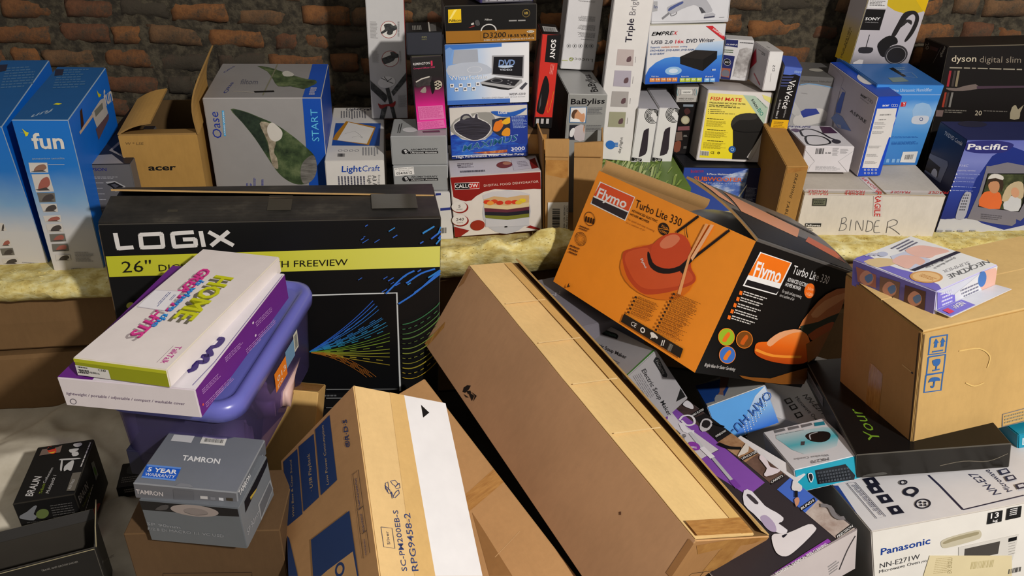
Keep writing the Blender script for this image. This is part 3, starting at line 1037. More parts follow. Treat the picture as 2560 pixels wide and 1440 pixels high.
b.text('T', z3, 'filtom', (380, 420), (545, 420), (395, 372), ink((96, 96, 108)))
b.lines('T', z3, (1050, 455), (1115, 455), (1028, 530), 4, ink((226, 210, 196)), 'small_print')
b.done()

# light panel box
b = Box('lightcraft', 'light_panel_box', 'white box with a drawing light panel pictured on its long top', 'box', {'*': ink((216, 212, 206))}, edge=ink((200, 196, 190)))
blu = ink((34, 80, 158))
b.poly('T', z3, '1285,788 1712,790 1700,1003 1248,1000', blu, 'picture')
b.poly('T', z3, '1385,770 1665,825 1600,998 1255,945 1285,890', ink((190, 130, 34)), 'picture')
b.poly('T', z3, '1405,780 1650,838 1580,985 1300,952', ink((232, 228, 220)), 'picture')
b.line('T', z3, '1370,890 1450,870 1480,875 1530,915 1535,930 1500,910 1440,925', 0.0008, ink((90, 90, 90)), 'picture', smooth=3)
b.text('T', z3, 'LightCraft', (1385, 668), (1640, 668), (1390, 645), ink((40, 40, 60)), 'logo', bold=0.02)
b.lines('T', z3, (1335, 675), (1335, 750), (1580, 675), 10, ink((110, 110, 116)), ragged=0.2)
for i in range(4):
    b.oval('T', z3, (1330 + 52 * i, 1050), (1350 + 52 * i, 1050), (1330 + 52 * i, 1040), ink((150, 150, 152)), 'diagram', 12, hole=0.75)
b.bars('T', z3, (1305, 1078), (1375, 1078), (1303, 1108), 18, ink((60, 60, 62)))
b.lines('T', z3, (1540, 1020), (1540, 1110), (1700, 1020), 6, ink((150, 150, 152)), ragged=0.3)
b.text('F', z3, 'Light', (1342, 1250), (1530, 1245), (1345, 1190), ink((24, 66, 160)), 'logo', bold=0.03)
b.text('F', z3, 'Craft', (1537, 1245), (1703, 1240), (1540, 1186), ink((24, 66, 160)), 'logo', bold=-0.004)
b.text('F', z3, 'A3 Art', (1633, 1280), (1640, 1420), (1672, 1280), ink((40, 40, 44)), bold=0.01)
b.text('F', z3, 'Lightbox', (1592, 1285), (1596, 1465), (1625, 1285), ink((40, 40, 44)), bold=0.01)
b.text('F', z3, 'Energy Saving', (1688, 1278), (1692, 1460), (1708, 1278), ink((130, 130, 132)))
b.lines('F', z3, (1560, 1290), (1565, 1390), (1290, 1290), 9, ink((60, 60, 80)), ragged=0.2)
b.done()

# tripod box
b = Box('tripod', 'selfie_tripod_box', 'tall narrow pale grey box with black clamps and red rings pictured on it', 'box', {'*': ink((204, 202, 200)), 'R': ink((150, 44, 42))})
red = ink((160, 44, 40))
dkg = mottled('gunmetal', [(0.35, (28, 28, 30)), (0.6, (70, 72, 70)), (0.8, (160, 160, 156))], 60)
for c, a, t in (((345, 355), (445, 355), (345, 250)), ((363, 705), (467, 705), (363, 608))):
    b.oval('F', z4, c, a, t, red, 'picture')
    b.oval('F', z4, c, (a[0] - 6, a[1]), (t[0], t[1] + 6), ink((226, 222, 214)), 'picture')
b.poly('F', z4, '285,300 320,285 370,285 400,310 435,300 445,350 400,370 390,405 350,420 320,400 330,370 270,405 250,385 300,350', dkg, 'picture', smooth=2)
b.poly('F', z4, '265,700 370,660 360,630 400,620 430,640 460,650 460,690 420,700 400,730 300,770 275,740', dkg, 'picture', smooth=2)
b.oval('F', z4, (320, 985), (425, 975), (320, 915), ink((232, 230, 226)), 'picture')
for q in ('250,935 320,965', '290,920 330,970', '330,975 400,1000', '320,980 380,940'):
    b.line('F', z4, q, 0.0016, K_, 'picture')
b.poly('F', z4, '118,960 135,975 320,1140 330,1180 300,1230 120,1070', dkg, 'picture')
b.poly('F', z4, '555,865 558,960 400,1150 375,1100', dkg, 'picture')
b.poly('F', z4, '305,1060 350,1050 400,1260 440,1425 395,1425', dkg, 'picture')
b.poly('F', z4, '270,1250 330,1270 290,1425 235,1425', dkg, 'picture')
b.poly('F', z4, '215,1240 260,1260 300,1250 380,1240 425,1210 420,1260 385,1285 330,1270 250,1305', red, 'picture', smooth=3)
for q in ('120,255 210,260 200,460', '140,605 230,610 225,750'):
    a_, b_, c_ = P(q)
    b.lines('F', z4, a_, b_, (a_[0] + 10, c_[1]), 14, ink((176, 174, 172)), ragged=0.3)
b.lines('F', z4, (455, 255), (455, 460), (478, 255), 2, ink((150, 148, 148)))
b.lines('F', z4, (470, 610), (480, 790), (492, 610), 2, ink((150, 148, 148)))
b.lines('F', z4, (455, 1140), (560, 1135), (460, 1290), 12, ink((172, 170, 168)))
b.done()

# white base box, two aromatherapy boxes
b = Box('white_base', 'plain_white_box', 'white box with a barcode and blue bands at the foot of the grey boxes', 'box', {'*': ink((214, 212, 210))})
b.poly('F', z5, '800,858 855,850 857,880 800,885', ink((40, 52, 130)), 'band')
b.poly('F', z5, '850,1018 960,1008 962,1036 852,1046', ink((40, 52, 130)), 'band')
b.bars('F', z5, (858, 1225), (918, 1222), (858, 1285), 7, ink((70, 70, 70)))
b.done()
for key, lab, dy in (('arom_up', 'upper of two stacked silver grey boxes with a black logo strip', 0), ('arom_low', 'lower of two stacked silver grey boxes with a small white price sticker', 288)):
    b = Box(key, 'atomiser_box', lab, 'box', {'*': ink((150, 152, 152), 0.4)}, 'stacked silver grey boxes', edge=ink((170, 172, 172)))
    o = dy
    dx = 6 if dy else 0
    b.text('F', z5, 'AROMATHERAPY', (535 + dx, 408 + o), (822, 402 + o), (535 + dx, 388 + o), ink((40, 40, 42)), 'logo', bold=0.02)
    b.poly('F', z5, [(510 + dx, 418 + o), (826, 410 + o), (828, 436 + o), (512 + dx, 444 + o)], K_, 'logo')
    b.text('F', z5, 'Ultrasonic Atomiser', (535 + dx, 438 + o), (820, 432 + o), (535 + dx, 420 + o), ink((214, 214, 214)), 'logo', bold=0.02)
    b.poly('F', z5, [(445 + dx, 405 + o), (485 + dx, 388 + o), (515 + dx, 420 + o), (478 + dx, 446 + o), (445 + dx, 435 + o)], ink((30, 30, 32)), 'logo', smooth=3)
    b.poly('F', z5, [(462 + dx, 405 + o), (485 + dx, 395 + o), (505 + dx, 420 + o), (482 + dx, 438 + o)], ink((206, 206, 206)), 'logo')
    b.text('F', z5, 'Tzo', (466 + dx, 432 + o), (500 + dx, 418 + o), (462 + dx, 412 + o), K_, 'logo', bold=0.02)
    if dy:
        b.poly('F', z5, '360,592 566,578 576,660 370,678', ink((232, 230, 226)), 'price_sticker')
        b.text('F', z5, 'AS PERSONAL CARE', (372, 610), (560, 596), (371, 598), K_, 'price_sticker')
        b.text('F', z5, 'AV MIST STD', (410, 628), (525, 618), (409, 618), ink((90, 90, 90)), 'price_sticker')
        b.text('F', z5, '054/6612', (388, 664), (552, 650), (385, 636), K_, 'price_sticker', bold=0.015)
    else:
        b.oval('T', z5, (530, 190), (610, 190), (530, 165), ink((206, 204, 206)), 'picture')
        b.line('T', z5, '400,225 420,130', 0.002, K_, 'picture')
        b.line('T', z5, '420,225 445,120', 0.002, K_, 'picture')
        b.poly('T', z5, '660,205 840,195 850,215 670,220', ink((60, 50, 56)), 'picture')
    b.done()

# hair diffuser box
b = Box('remington', 'hair_dryer_box', 'narrow black to pink box picturing a hair dryer, standing on the grey boxes', 'box', {'*': ink((24, 20, 22)), 'T': ink((110, 106, 92))}, edge=ink((60, 50, 54)))
b.fill('F', grad('pink_run', [(0.0, (230, 60, 160)), (0.30, (222, 24, 138)), (0.42, (170, 16, 104)), (0.62, (40, 16, 30)), (0.75, (20, 17, 20)), (1.0, (22, 20, 22))]))
b.text('F', z4, 'REMINGTON', (638, 785), (840, 768), (635, 755), ink((226, 222, 220)), 'logo', bold=0.01)
b.poly('F', z4, '848,728 868,726 872,786 852,790', ink((214, 40, 84)), 'logo')
b.text('F', z4, 'Compact Diffuser 2000', (644, 832), (898, 812), (642, 812), ink((214, 60, 110)))
b.poly('F', z4, '665,990 720,950 840,912 862,930 850,965 870,985 850,1020 760,1030 700,1050 672,1030', mottled('dryer', [(0.3, (26, 24, 26)), (0.6, (60, 54, 54)), (0.8, (170, 160, 150))], 40), 'picture', smooth=3)
b.line('F', z4, '670,985 740,945 835,918', 0.003, ink((206, 200, 190)), 'picture')
b.oval('F', z4, (930, 1020), (985, 1010), (930, 965), ink((190, 180, 160)), 'picture')
for x, y in ((905, 1000), (930, 985), (955, 1000), (910, 1035), (935, 1050), (960, 1035), (932, 1020)):
    b.oval('F', z4, (x, y), (x + 13, y), (x, y - 10), K_, 'picture', 10)
b.poly('F', z4, '845,985 880,960 900,1060 870,1130 850,1060', K_, 'picture', smooth=2)
b.poly('F', z4, '720,1100 770,1042 790,1050 790,1110', ink((150, 140, 130)), 'picture', smooth=2)
b.poly('F', z4, '690,1275 990,1260 1015,1420 715,1440', ink((226, 120, 176)), 'text_panel')
b.lines('F', z4, (700, 1290), (985, 1275), (720, 1425), 12, ink((200, 70, 140)), ragged=0.25)
b.poly('F', z5, '597,105 885,80 900,160 610,185', ink((228, 110, 172)), 'text_panel')
b.lines('F', z5, (605, 112), (890, 88), (615, 180), 8, ink((200, 60, 140)), ragged=0.25)
b.done()
b = Box('black_small', 'small_black_box', 'small matt charcoal box on top of the pink hair dryer box', 'box', {'*': ink((46, 48, 56), 0.6), 'T': ink((24, 24, 26))})
b.text('F', z4, 'not', (742, 452), (800, 450), (742, 428), ink((150, 146, 96)), 'logo', bold=0.02)
b.text('F', z4, 'nom', (742, 478), (800, 476), (742, 458), ink((120, 118, 80)), 'logo', bold=0.02)
b.poly('T', z4, '815,268 830,268 848,382 828,382', ink((206, 200, 190)), 'label')
b.poly('T', z4, '840,290 910,285 918,375 850,380', ink((96, 94, 92)), 'label')
b.bars('T', z4, (625, 310), (740, 305), (630, 365), 6, ink((130, 128, 122)), 'label')
b.done()
# ------------------------------------------------------------------ back row, middle
# food dehydrator
b = Box('callow', 'dehydrator_box', 'wide red and white box picturing a round layered food dehydrator', 'box', {'*': ink((150, 28, 26)), 'T': ink((206, 200, 204)), 'F': ink((222, 214, 206))}, edge=ink((190, 180, 176)))
dred = ink((140, 24, 22))
b.poly('F', z5, '955,685 1910,635 1918,815 1840,812 1700,825 1560,822 1430,815 1310,845 1230,890 1180,935 1120,946 1060,930 990,900', dred, 'artwork')
b.poly('F', z5, '1004,752 1160,748 1160,820 1006,824', K_, 'logo')
b.poly('F', z5, '1160,748 1262,745 1264,808 1160,814', ink((186, 34, 30)), 'logo')
b.text('F', z5, 'CALLOW', (1008, 806), (1252, 794), (1004, 766), W_, 'logo', bold=0.035)
b.line('F', z5, '1004,752 1262,745 1264,808 1006,822 1004,752', 0.0012, W_, 'logo')
b.text('F', z5, 'DIGITAL FOOD DEHYDRATOR', (1312, 790), (1890, 745), (1310, 766), ink((226, 200, 186)), bold=0.012, spacing=1.08)
b.oval('F', z5, (1552, 1060), (1808, 1050), (1552, 825), ink((186, 186, 192)), 'picture')
lay = [('1305,925 1550,960 1800,915 1800,870 1700,840 1550,830 1400,840 1300,880', (204, 200, 202)), ('1310,925 1420,890 1560,905 1700,880 1790,880 1790,960 1560,990 1312,975', (206, 170, 120)),
       ('1312,975 1560,990 1790,955 1792,1000 1560,1030 1315,1015', (216, 196, 150)), ('1315,1015 1560,1030 1792,1000 1792,1040 1560,1062 1320,1055', (96, 40, 56)),
       ('1320,1055 1560,1062 1792,1035 1792,1075 1560,1100 1322,1090', (36, 34, 46)), ('1322,1090 1560,1100 1792,1072 1790,1110 1560,1140 1330,1120', (116, 118, 44))]
for q, c in lay:
    b.poly('F', z5, q, ink(c), 'picture')
for x, y, c in ((1345, 950, (214, 60, 30)), (1420, 945, (206, 70, 34)), (1480, 960, (196, 50, 30)), (1570, 955, (214, 66, 40)), (1640, 950, (206, 56, 36)), (1720, 935, (224, 196, 40)), (1680, 955, (216, 180, 60)), (1380, 962, (230, 150, 60))):
    b.oval('F', z5, (x, y), (x + 38, y - 2), (x, y - 22), ink(c), 'picture', 14)
b.poly('F', z5, '1330,1125 1560,1142 1790,1112 1790,1200 1330,1215', ink((196, 195, 200)), 'picture')
b.poly('F', z5, '1530,1205 1560,1203 1560,1218 1530,1220', K_, 'picture')
for (cx, cy, t, s_) in ((1065, 1000, '5', 'LAYERS'), (1070, 1140, '240', 'WATTS')):
    b.oval('F', z5, (cx - 5, cy + 8), (cx + 82, cy + 8), (cx - 5, cy - 52), dred, 'badge')
    b.oval('F', z5, (cx - 15, cy), (cx + 66, cy), (cx - 15, cy - 56), ink((224, 218, 212)), 'badge')
    if t == '5':
        b.text('F', z5, t, (cx - 25, cy + 10), (cx - 2, cy + 8), (cx - 22, cy - 20), ink((60, 50, 50)), 'badge', bold=0.02)
    else:
        b.text('F', z5, t, (cx - 55, cy + 10), (cx + 28, cy + 4), (cx - 52, cy - 20), ink((60, 50, 50)), 'badge', bold=0.02)
    b.text('F', z5, s_, (cx - 45, cy + 36), (cx + 20, cy + 32), (cx - 45, cy + 22), ink((90, 80, 80)), 'badge')
b.oval('F', z5, (1245, 1195), (1322, 1190), (1245, 1140), ink((150, 44, 26)), 'picture')
b.poly('F', z5, '1760,1215 1800,1195 1925,1235 1925,1260', dred, 'artwork')
b.poly('F', z5, '995,1210 1160,1250 1060,1320 1000,1340', dred, 'artwork')
b.poly('T', z5, '1190,672 1200,690 1680,662 1675,640', ink((222, 218, 218)), 'lid_tab')
b.lines('T', z5, (1030, 548), (1220, 540), (1040, 600), 4, ink((110, 100, 108)))
b.bars('T', z5, (1058, 625), (1325, 612), (1062, 645), 40, ink((60, 56, 60)))
b.oval('T', z5, (1530, 560), (1615, 555), (1530, 525), ink((120, 44, 40)), 'picture')
b.oval('T', z5, (1555, 545), (1600, 545), (1555, 528), ink((180, 120, 90)), 'picture')
b.poly('T', z5, '1790,510 1850,488 1890,590 1820,605', ink((120, 24, 24)), 'artwork')
b.poly('T', z5, '1600,510 1790,500 1810,600 1630,620', ink((196, 190, 198)), 'picture')
b.lines('T', z5, (1660, 530), (1770, 520), (1680, 590), 4, ink((130, 120, 130)))
b.text('T', z5, 'ww', (1030, 578), (1072, 574), (1028, 562), ink((70, 64, 70)))
b.done()

# garden pump
b = Box('maximus', 'water_pump_box', 'blue and cream box picturing a dark ribbed garden pump and goldfish', 'box', {'*': ink((30, 60, 130)), 'F': ink((214, 208, 200)), 'T': ink((40, 60, 140))})
rb = mottled('water_blue', [(0.3, (10, 36, 120)), (0.5, (20, 70, 170)), (0.65, (40, 110, 200)), (0.8, (150, 190, 220))], 22, stretch=(1, 1, 3))
b.poly('F', z5, '950,250 1010,235 1080,290 1200,305 1330,290 1390,230 1400,110 1560,60 1760,40 1780,470 975,500', rb, 'artwork')
b.poly('F', z5, '945,200 950,170 1010,80 1150,20 1330,0 1400,20 1440,110 1390,240 1300,290 1190,300 1060,270', ink((150, 148, 142)), 'artwork', smooth=2)
b.poly('F', z5, '990,130 1050,80 1080,30 1130,12 1175,20 1190,50 1220,20 1250,15 1255,60 1330,95 1385,140 1390,190 1350,250 1290,290 1200,305 1100,270 1010,210', ink((214, 210, 206)), 'picture', smooth=2)
b.poly('F', z5, '996,135 1056,90 1066,50 1100,24 1150,22 1180,50 1196,62 1215,60 1222,26 1246,24 1248,68 1330,105 1378,145 1380,188 1340,245 1285,282 1200,298 1105,262 1018,205', mottled('pump', [(0.3, (34, 32, 42)), (0.6, (52, 50, 62)), (0.8, (70, 68, 80))], 20, stretch=(1, 1, 12)), 'picture', smooth=2)
b.poly('F', z5, '1082,68 1105,40 1140,38 1165,58 1130,66 1100,80', ink((150, 148, 142)), 'picture', smooth=3)
for i in range(7):
    y = 120 + i * 17
    b.line('F', z5, [(1015 + i * 4, y), (1200, y + 12), (1370 - i * 4, y + 4)], 0.0007, ink((24, 22, 30)), 'picture', smooth=4)
b.poly('F', z5, '1400,80 1480,60 1590,55 1590,250 1480,255 1400,200', ink((40, 44, 60)), 'picture')
b.poly('F', z5, '1410,190 1430,110 1470,90 1500,80 1520,120 1500,170 1460,205', ink((226, 120, 30)), 'picture', smooth=3)
b.poly('F', z5, '1500,110 1540,70 1590,60 1590,110 1540,130', ink((236, 180, 40)), 'picture', smooth=3)
b.poly('F', z5, '1500,240 1510,200 1550,165 1588,180 1585,245 1540,252', ink((230, 150, 34)), 'picture', smooth=3)
b.poly('F', z5, '1190,430 1330,415 1560,395 1560,425 1330,440', mottled('coral', [(0.3, (120, 40, 20)), (0.5, (180, 90, 40)), (0.7, (216, 180, 120))], 60), 'picture')
b.poly('F', z5, '1590,40 1770,30 1780,380 1590,280', ink((24, 56, 150)), 'artwork')
b.lines('F', z5, (1600, 45), (1755, 42), (1625, 175), 10, ink((150, 170, 210)), ragged=0.3)
b.poly('F', z5, '1555,345 1775,330 1780,420 1560,430', ink((24, 64, 160)), 'artwork')
b.text('F', z5, 'MAXIMUS', (1082, 418), (1660, 300), (1098, 345), ink((150, 170, 226)), 'lettering', bold=0.05)
b.text('F', z5, 'MAXIMUS', (1086, 415), (1655, 299), (1101, 347), ink((24, 96, 130)), 'lettering', bold=0.02)
b.text('F', z5, '3000', (1600, 408), (1745, 398), (1598, 370), W_, bold=0.03)
b.lines('F', z5, (1610, 412), (1755, 405), (1612, 422), 1, ink((200, 206, 226)))
b.poly('F', z5, '970,462 1400,440 1780,425 1782,465 975,500', ink((16, 40, 110)), 'artwork')
b.text('F', z5, 'High Performance Water Garden Pump', (1020, 486), (1735, 448), (1018, 464), W_, bold=0.02)
b.line('F', z5, '975,466 1200,452 1560,440', 0.002, W_, 'artwork')
b.poly('F', z4, '1570,1340 1640,1330 1800,1345 2000,1290 1920,1360 1800,1395 1660,1390', ink((30, 90, 180)), 'logo', smooth=3)
b.text('F', z4, 'Lotus', (1660, 1365), (1765, 1360), (1658, 1325), W_, 'logo', bold=0.03)
b.text('T', z4, 'High Performance Water Garden Pump', (1115, 1285), (1950, 1240), (1117, 1272), ink((150, 156, 190)))
b.done()

# portable DVD box
b = Box('wharfedale', 'dvd_player_box', 'pale blue and white box picturing an open portable video player', 'box', {'*': ink((150, 158, 186)), 'F': ink((214, 216, 222)), 'R': ink((196, 196, 196))})
b.fill('F', grad('sky_fade', [(0.0, (96, 146, 214)), (0.30, (160, 190, 226)), (0.55, (214, 218, 226)), (1.0, (226, 226, 228))], 0), 'artwork')
b.poly('F', z4, '1015,535 1700,515 1700,560 1500,575 1018,600', ink((60, 118, 200)), 'artwork')
b.poly('F', z4, '1015,600 1120,600 1060,770 1160,870 1055,960 1030,960', ink((120, 160, 216)), 'artwork', smooth=2)
b.poly('F', z4, '1040,1210 1400,1190 1800,1180 1800,1235 1045,1268', ink((60, 110, 196)), 'artwork')
b.poly('F', z4, '1130,600 1410,590 1420,740 1110,770', ink((166, 172, 184)), 'picture')
b.poly('F', z4, '1060,790 1400,740 1590,830 1560,880 1200,920 1060,900', ink((184, 192, 206)), 'picture', smooth=2)
b.oval('F', z4, (1375, 835), (1465, 830), (1375, 795), ink((210, 214, 222)), 'picture', hole=0.9)
b.poly('F', z4, '1585,665 1970,660 1960,935 1900,935 1580,895', ink((150, 150, 154)), 'picture')
b.poly('F', z4, '1605,680 1955,678 1945,915 1592,885', ink((24, 24, 30)), 'picture')
b.text('F', z4, 'DVD', (1660, 790), (1855, 785), (1668, 715), ink((120, 150, 200)), 'picture', bold=0.05, spacing=0.9)
b.oval('F', z4, (1748, 798), (1840, 796), (1748, 783), ink((190, 206, 226)), 'picture')
b.text('F', z4, 'VIDEO', (1676, 845), (1826, 848), (1676, 822), ink((214, 220, 230)), 'picture', bold=0.03, spacing=1.1)
b.poly('F', z4, '1445,985 1620,920 1940,950 1950,985 1850,1060 1780,1070 1450,1005', ink((170, 170, 172)), 'picture')
b.poly('F', z4, '1480,980 1620,930 1920,958 1850,1030', ink((40, 40, 46)), 'picture')
b.oval('F', z4, (1640, 965), (1712, 965), (1640, 940), ink((120, 120, 124)), 'picture', hole=0.8)
b.poly('F', z4, '1455,1005 1780,1058 1850,1048 1780,1078 1700,1070 1470,1025', ink((30, 30, 34)), 'picture')
for x, y in ((1780, 965), (1815, 985), (1775, 1000), (1800, 1010)):
    b.oval('F', z4, (x, y), (x + 12, y), (x, y - 6), ink((130, 130, 134)), 'picture', 10)
b.poly('F', z4, '1912,1055 1985,985 2012,1000 1945,1075', ink((70, 72, 80)), 'picture')
b.text('F', z4, 'Wharfedale', (1078, 962), (1535, 940), (1066, 910), W_, 'logo', bold=0.0)
for x, y in ((1080, 1005), (1185, 1000), (1285, 995), (1390, 985), (1135, 1050), (1238, 1045), (1340, 1040)):
    b.poly('F', z4, [(x, y), (x + 45, y - 3), (x + 47, y + 42), (x + 2, y + 45)], ink((232, 232, 234)), 'icons')
    b.poly('F', z4, [(x + 10, y + 12), (x + 34, y + 10), (x + 36, y + 28), (x + 12, y + 30)], ink((90, 90, 96)), 'icons', smooth=2)
b.text('F', z4, 'WDP-1210', (1790, 1140), (1985, 1132), (1790, 1112), ink((90, 90, 100)))
b.text('F', z4, 'Portable DVD Player with 10 inch Screen', (1470, 1178), (1980, 1158), (1470, 1162), ink((170, 172, 180)))
b.done()

# camera kit
b = Box('nikon', 'camera_kit_box', 'black and gold camera kit box near the top of the stack', 'box', {'*': ink((20, 19, 19)), 'T': ink((26, 24, 24))}, edge=ink((60, 56, 50)))
gd = ink((158, 106, 30), 0.35)
b.poly('F', z4, '1022,375 2125,345 2125,490 1028,530', gd, 'gold_band')
b.poly('F', z4, '1056,115 1212,108 1216,268 1060,275', ink((236, 196, 20)), 'logo')
b.poly('F', z4, '1130,118 1165,112 1095,225 1070,228', ink((250, 228, 120)), 'logo')
b.text('F', z4, 'Nikon', (1070, 262), (1208, 256), (1076, 230), K_, 'logo', bold=0.03)
b.oval('F', z4, (1993, 157), (2040, 156), (1993, 108), ink((130, 108, 50)), 'badge')
b.oval('F', z4, (1993, 157), (2034, 156), (1993, 114), ink((26, 24, 22)), 'badge')
b.text('F', z4, 'VR', (1966, 174), (2020, 172), (1966, 140), ink((190, 160, 70)), 'badge', bold=0.03)
b.oval('F', z4, (1543, 370), (1640, 365), (1543, 285), ink((206, 204, 200)), 'picture', hole=0.85)
b.poly('F', z4, '1445,372 1642,366 1642,470 1445,480', gd, 'gold_band')
b.text('F', z4, 'Nikon', (1498, 245), (1582, 243), (1500, 222), ink((206, 204, 200)), 'picture', bold=0.03)
b.poly('F', z4, '1300,330 1370,300 1375,315 1320,335', ink((120, 26, 24)), 'picture')
b.poly('F', z4, '1330,285 1360,268 1368,290 1340,298', ink((190, 186, 180)), 'picture', smooth=2)
b.poly('F', z4, '1380,250 1420,240 1440,290 1410,310 1385,290', ink((70, 68, 68)), 'picture', smooth=3)
b.line('F', z4, '1785,248 1880,245', 0.003, ink((150, 148, 146)), 'picture')
b.line('F', z4, '1895,245 1985,242', 0.003, ink((150, 148, 146)), 'picture')
b.text('F', z4, 'D3200', (1480, 455), (1750, 445), (1482, 388), K_, bold=0.01)
b.text('F', z4, '18-55 VR Kit', (1780, 446), (2090, 436), (1780, 408), K_, bold=0.02)
b.text('F', z4, '·D3200 ·AF-S DX NIKKOR 18-55mm f/3.5-5.6G VR', (1480, 492), (2088, 466), (1480, 472), ink((226, 216, 196)), bold=0.01)
b.oval('F', z4, (2045, 376), (2090, 375), (2045, 362), ink((214, 206, 190)), 'badge')
b.text('F', z4, 'BLACK', (2015, 382), (2076, 380), (2015, 370), K_, 'badge', bold=0.03)
b.done()
b = Box('purple_top', 'flat_purple_box', 'dark purple box lying on top of the camera kit box, cut off by the frame', 'box', {'*': ink((52, 44, 96))})
b.poly('F', None, [('f', .04, .02), ('f', .98, .02), ('f', .98, .12), ('f', .04, .12)], ink((96, 94, 100)), 'band')
b.lines('F', None, ('f', .1, .11), ('f', .95, .11), ('f', .1, .03), 1, ink((180, 178, 184)))
b.done()

# tall open brown board wrap with two front flaps
kc = kraft((186, 142, 84))
kc2 = kraft((160, 118, 66))
o_, r_, D_ = FIT['case']
mw = Matrix.Translation(o_) @ Euler([math.radians(a) for a in r_], 'XYZ').to_matrix().to_4x4()
root = empty('split_carton', mw)
tag(root, 'tall opened brown carton split down the front, with a white barcode label', 'box')
w2, d2, h2 = D_[0] / 2, D_[1] / 2, D_[2]
fl = slab('front_panel', [(-w2, -d2, 0), (-0.010, -d2, 0), (-0.012, -d2 - 0.004, h2), (-w2, -d2 - 0.002, h2 * 0.995)], 0.005, kc, root, kc2, 0.004)
fr = slab('front_panel', [(0.003, -d2 + 0.004, 0), (w2, -d2 + 0.006, 0), (w2 + 0.002, -d2, h2 * 0.975), (0.001, -d2 + 0.002, h2 * 0.955)], 0.005, kc, root, kc2, -0.004)
slab('side_panel', [(-w2 - 0.002, -d2 + 0.006, 0), (-w2 - 0.004, -d2 + 0.006, h2 * 0.99), (-w2 - 0.030, d2, h2 * 1.02), (-w2 - 0.006, d2, 0)], 0.004, kc2, root, kc)
slab('side_panel', [(w2, -d2 + 0.008, 0), (w2 + 0.002, -d2 + 0.008, h2 * 0.97), (w2 + 0.004, d2, h2 * 0.93), (w2, d2, 0)], 0.004, kc2, root, kc)
slab('bottom_panel', [(-w2, -d2 + 0.006, 0.001), (w2, -d2 + 0.006, 0.001), (w2, d2, 0.001), (-w2, d2, 0.001)], 0.004, kc2, root)
yF = -d2 - 0.012
mesh_obj('barcode_label', [(-w2 + 0.007, yF, .012), (-w2 + 0.062, yF, .015), (-w2 + 0.062, yF, .105), (-w2 + 0.008, yF, .103)], [(0, 1, 2, 3)], ink((226, 224, 220)), root)
vs, fs = [], []
z_ = 0.026
while z_ < 0.085:
    t = rnd.choice((0.001, 0.002, 0.003))
    k = len(vs)
    vs += [(-w2 + 0.020, yF - 0.0006, z_), (-w2 + 0.040, yF - 0.0006, z_), (-w2 + 0.040, yF - 0.0006, z_ + t), (-w2 + 0.020, yF - 0.0006, z_ + t)]
    fs.append((k, k + 1, k + 2, k + 3))
    z_ += t + rnd.choice((0.001, 0.002))
mesh_obj('barcode', vs, fs, K_, root)
for kx, t_ in ((0.050, 'ORDER NO: 4382'), (0.057, 'CARRY CASE SMALL')):
    gv, gf = glyphs(t_, 0.0, 1.0)
    mesh_obj('lettering', [(-w2 + kx + 0.0045 * y, yF - 0.0006, 0.095 - 0.07 * x) for x, y in gv], gf, K_, root)
slab('tape_strip', [(-w2 + 0.002, yF + 0.003, h2 * 0.62), (-0.014, yF + 0.001, h2 * 0.62), (-0.014, yF - 0.001, h2 * 0.80), (-w2 + 0.002, yF, h2 * 0.80)], 0.0004, tape_mat(), root)
for q0, q1 in ((-w2, -0.012), (0.003, w2)):
    slab('crease', [(q0 + 0.001, yF + (0.003 if q0 < 0 else 0.007), h2 * 0.825), (q1 - 0.001, yF + (0.001 if q0 < 0 else 0.005), h2 * 0.825), (q1 - 0.001, yF + (0.001 if q0 < 0 else 0.005), h2 * 0.832), (q0 + 0.001, yF + (0.003 if q0 < 0 else 0.007), h2 * 0.832)], 0.0015, kc2, root)

# box under the red player box
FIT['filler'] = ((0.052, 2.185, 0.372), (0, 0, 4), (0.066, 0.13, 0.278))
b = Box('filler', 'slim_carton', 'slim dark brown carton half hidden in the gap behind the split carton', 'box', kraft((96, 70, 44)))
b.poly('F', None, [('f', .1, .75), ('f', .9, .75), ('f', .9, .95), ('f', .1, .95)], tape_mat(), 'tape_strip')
b.done()

# slim red and black player box
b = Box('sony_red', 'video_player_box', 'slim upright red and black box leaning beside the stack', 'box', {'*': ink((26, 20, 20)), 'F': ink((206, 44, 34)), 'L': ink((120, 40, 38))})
b.poly('F', z6, '235,300 350,298 322,540 212,530', K_, 'artwork')
b.poly('F', z6, '115,1000 285,1005 272,1098 105,1092', K_, 'artwork')
b.text('F', z6, 'SONY', (270, 338), (255, 505), (312, 338), W_, 'logo', bold=0.05)
b.poly('F', z6, '215,650 240,680 250,780 215,930 195,980 150,960 145,920 180,760', ink((22, 20, 22)), 'picture', smooth=2)
b.poly('F', z6, '170,860 185,800 178,900 160,945', ink((80, 78, 80)), 'picture')
b.lines('F', z6, (265, 550), (250, 640), (300, 552), 3, ink((236, 150, 140)), ragged=0.2)
b.line('F', z6, '240,860 230,920 245,960 290,780', 0.0012, ink((226, 130, 40)), 'picture', smooth=3)
for x in (140, 180, 225):
    b.poly('F', z6, [(x, 1015), (x + 24, 1016), (x + 20, 1060), (x - 3, 1059)], ink((190, 186, 184)), 'icons')
b.poly('L', z6, '150,330 165,340 135,520 118,500', K_, 'artwork')
b.poly('T', z6, '190,225 305,235 325,275 205,270', ink((196, 194, 192)), 'label')
b.bars('T', z6, (205, 235), (300, 242), (215, 268), 14, ink((90, 90, 90)))
b.done()

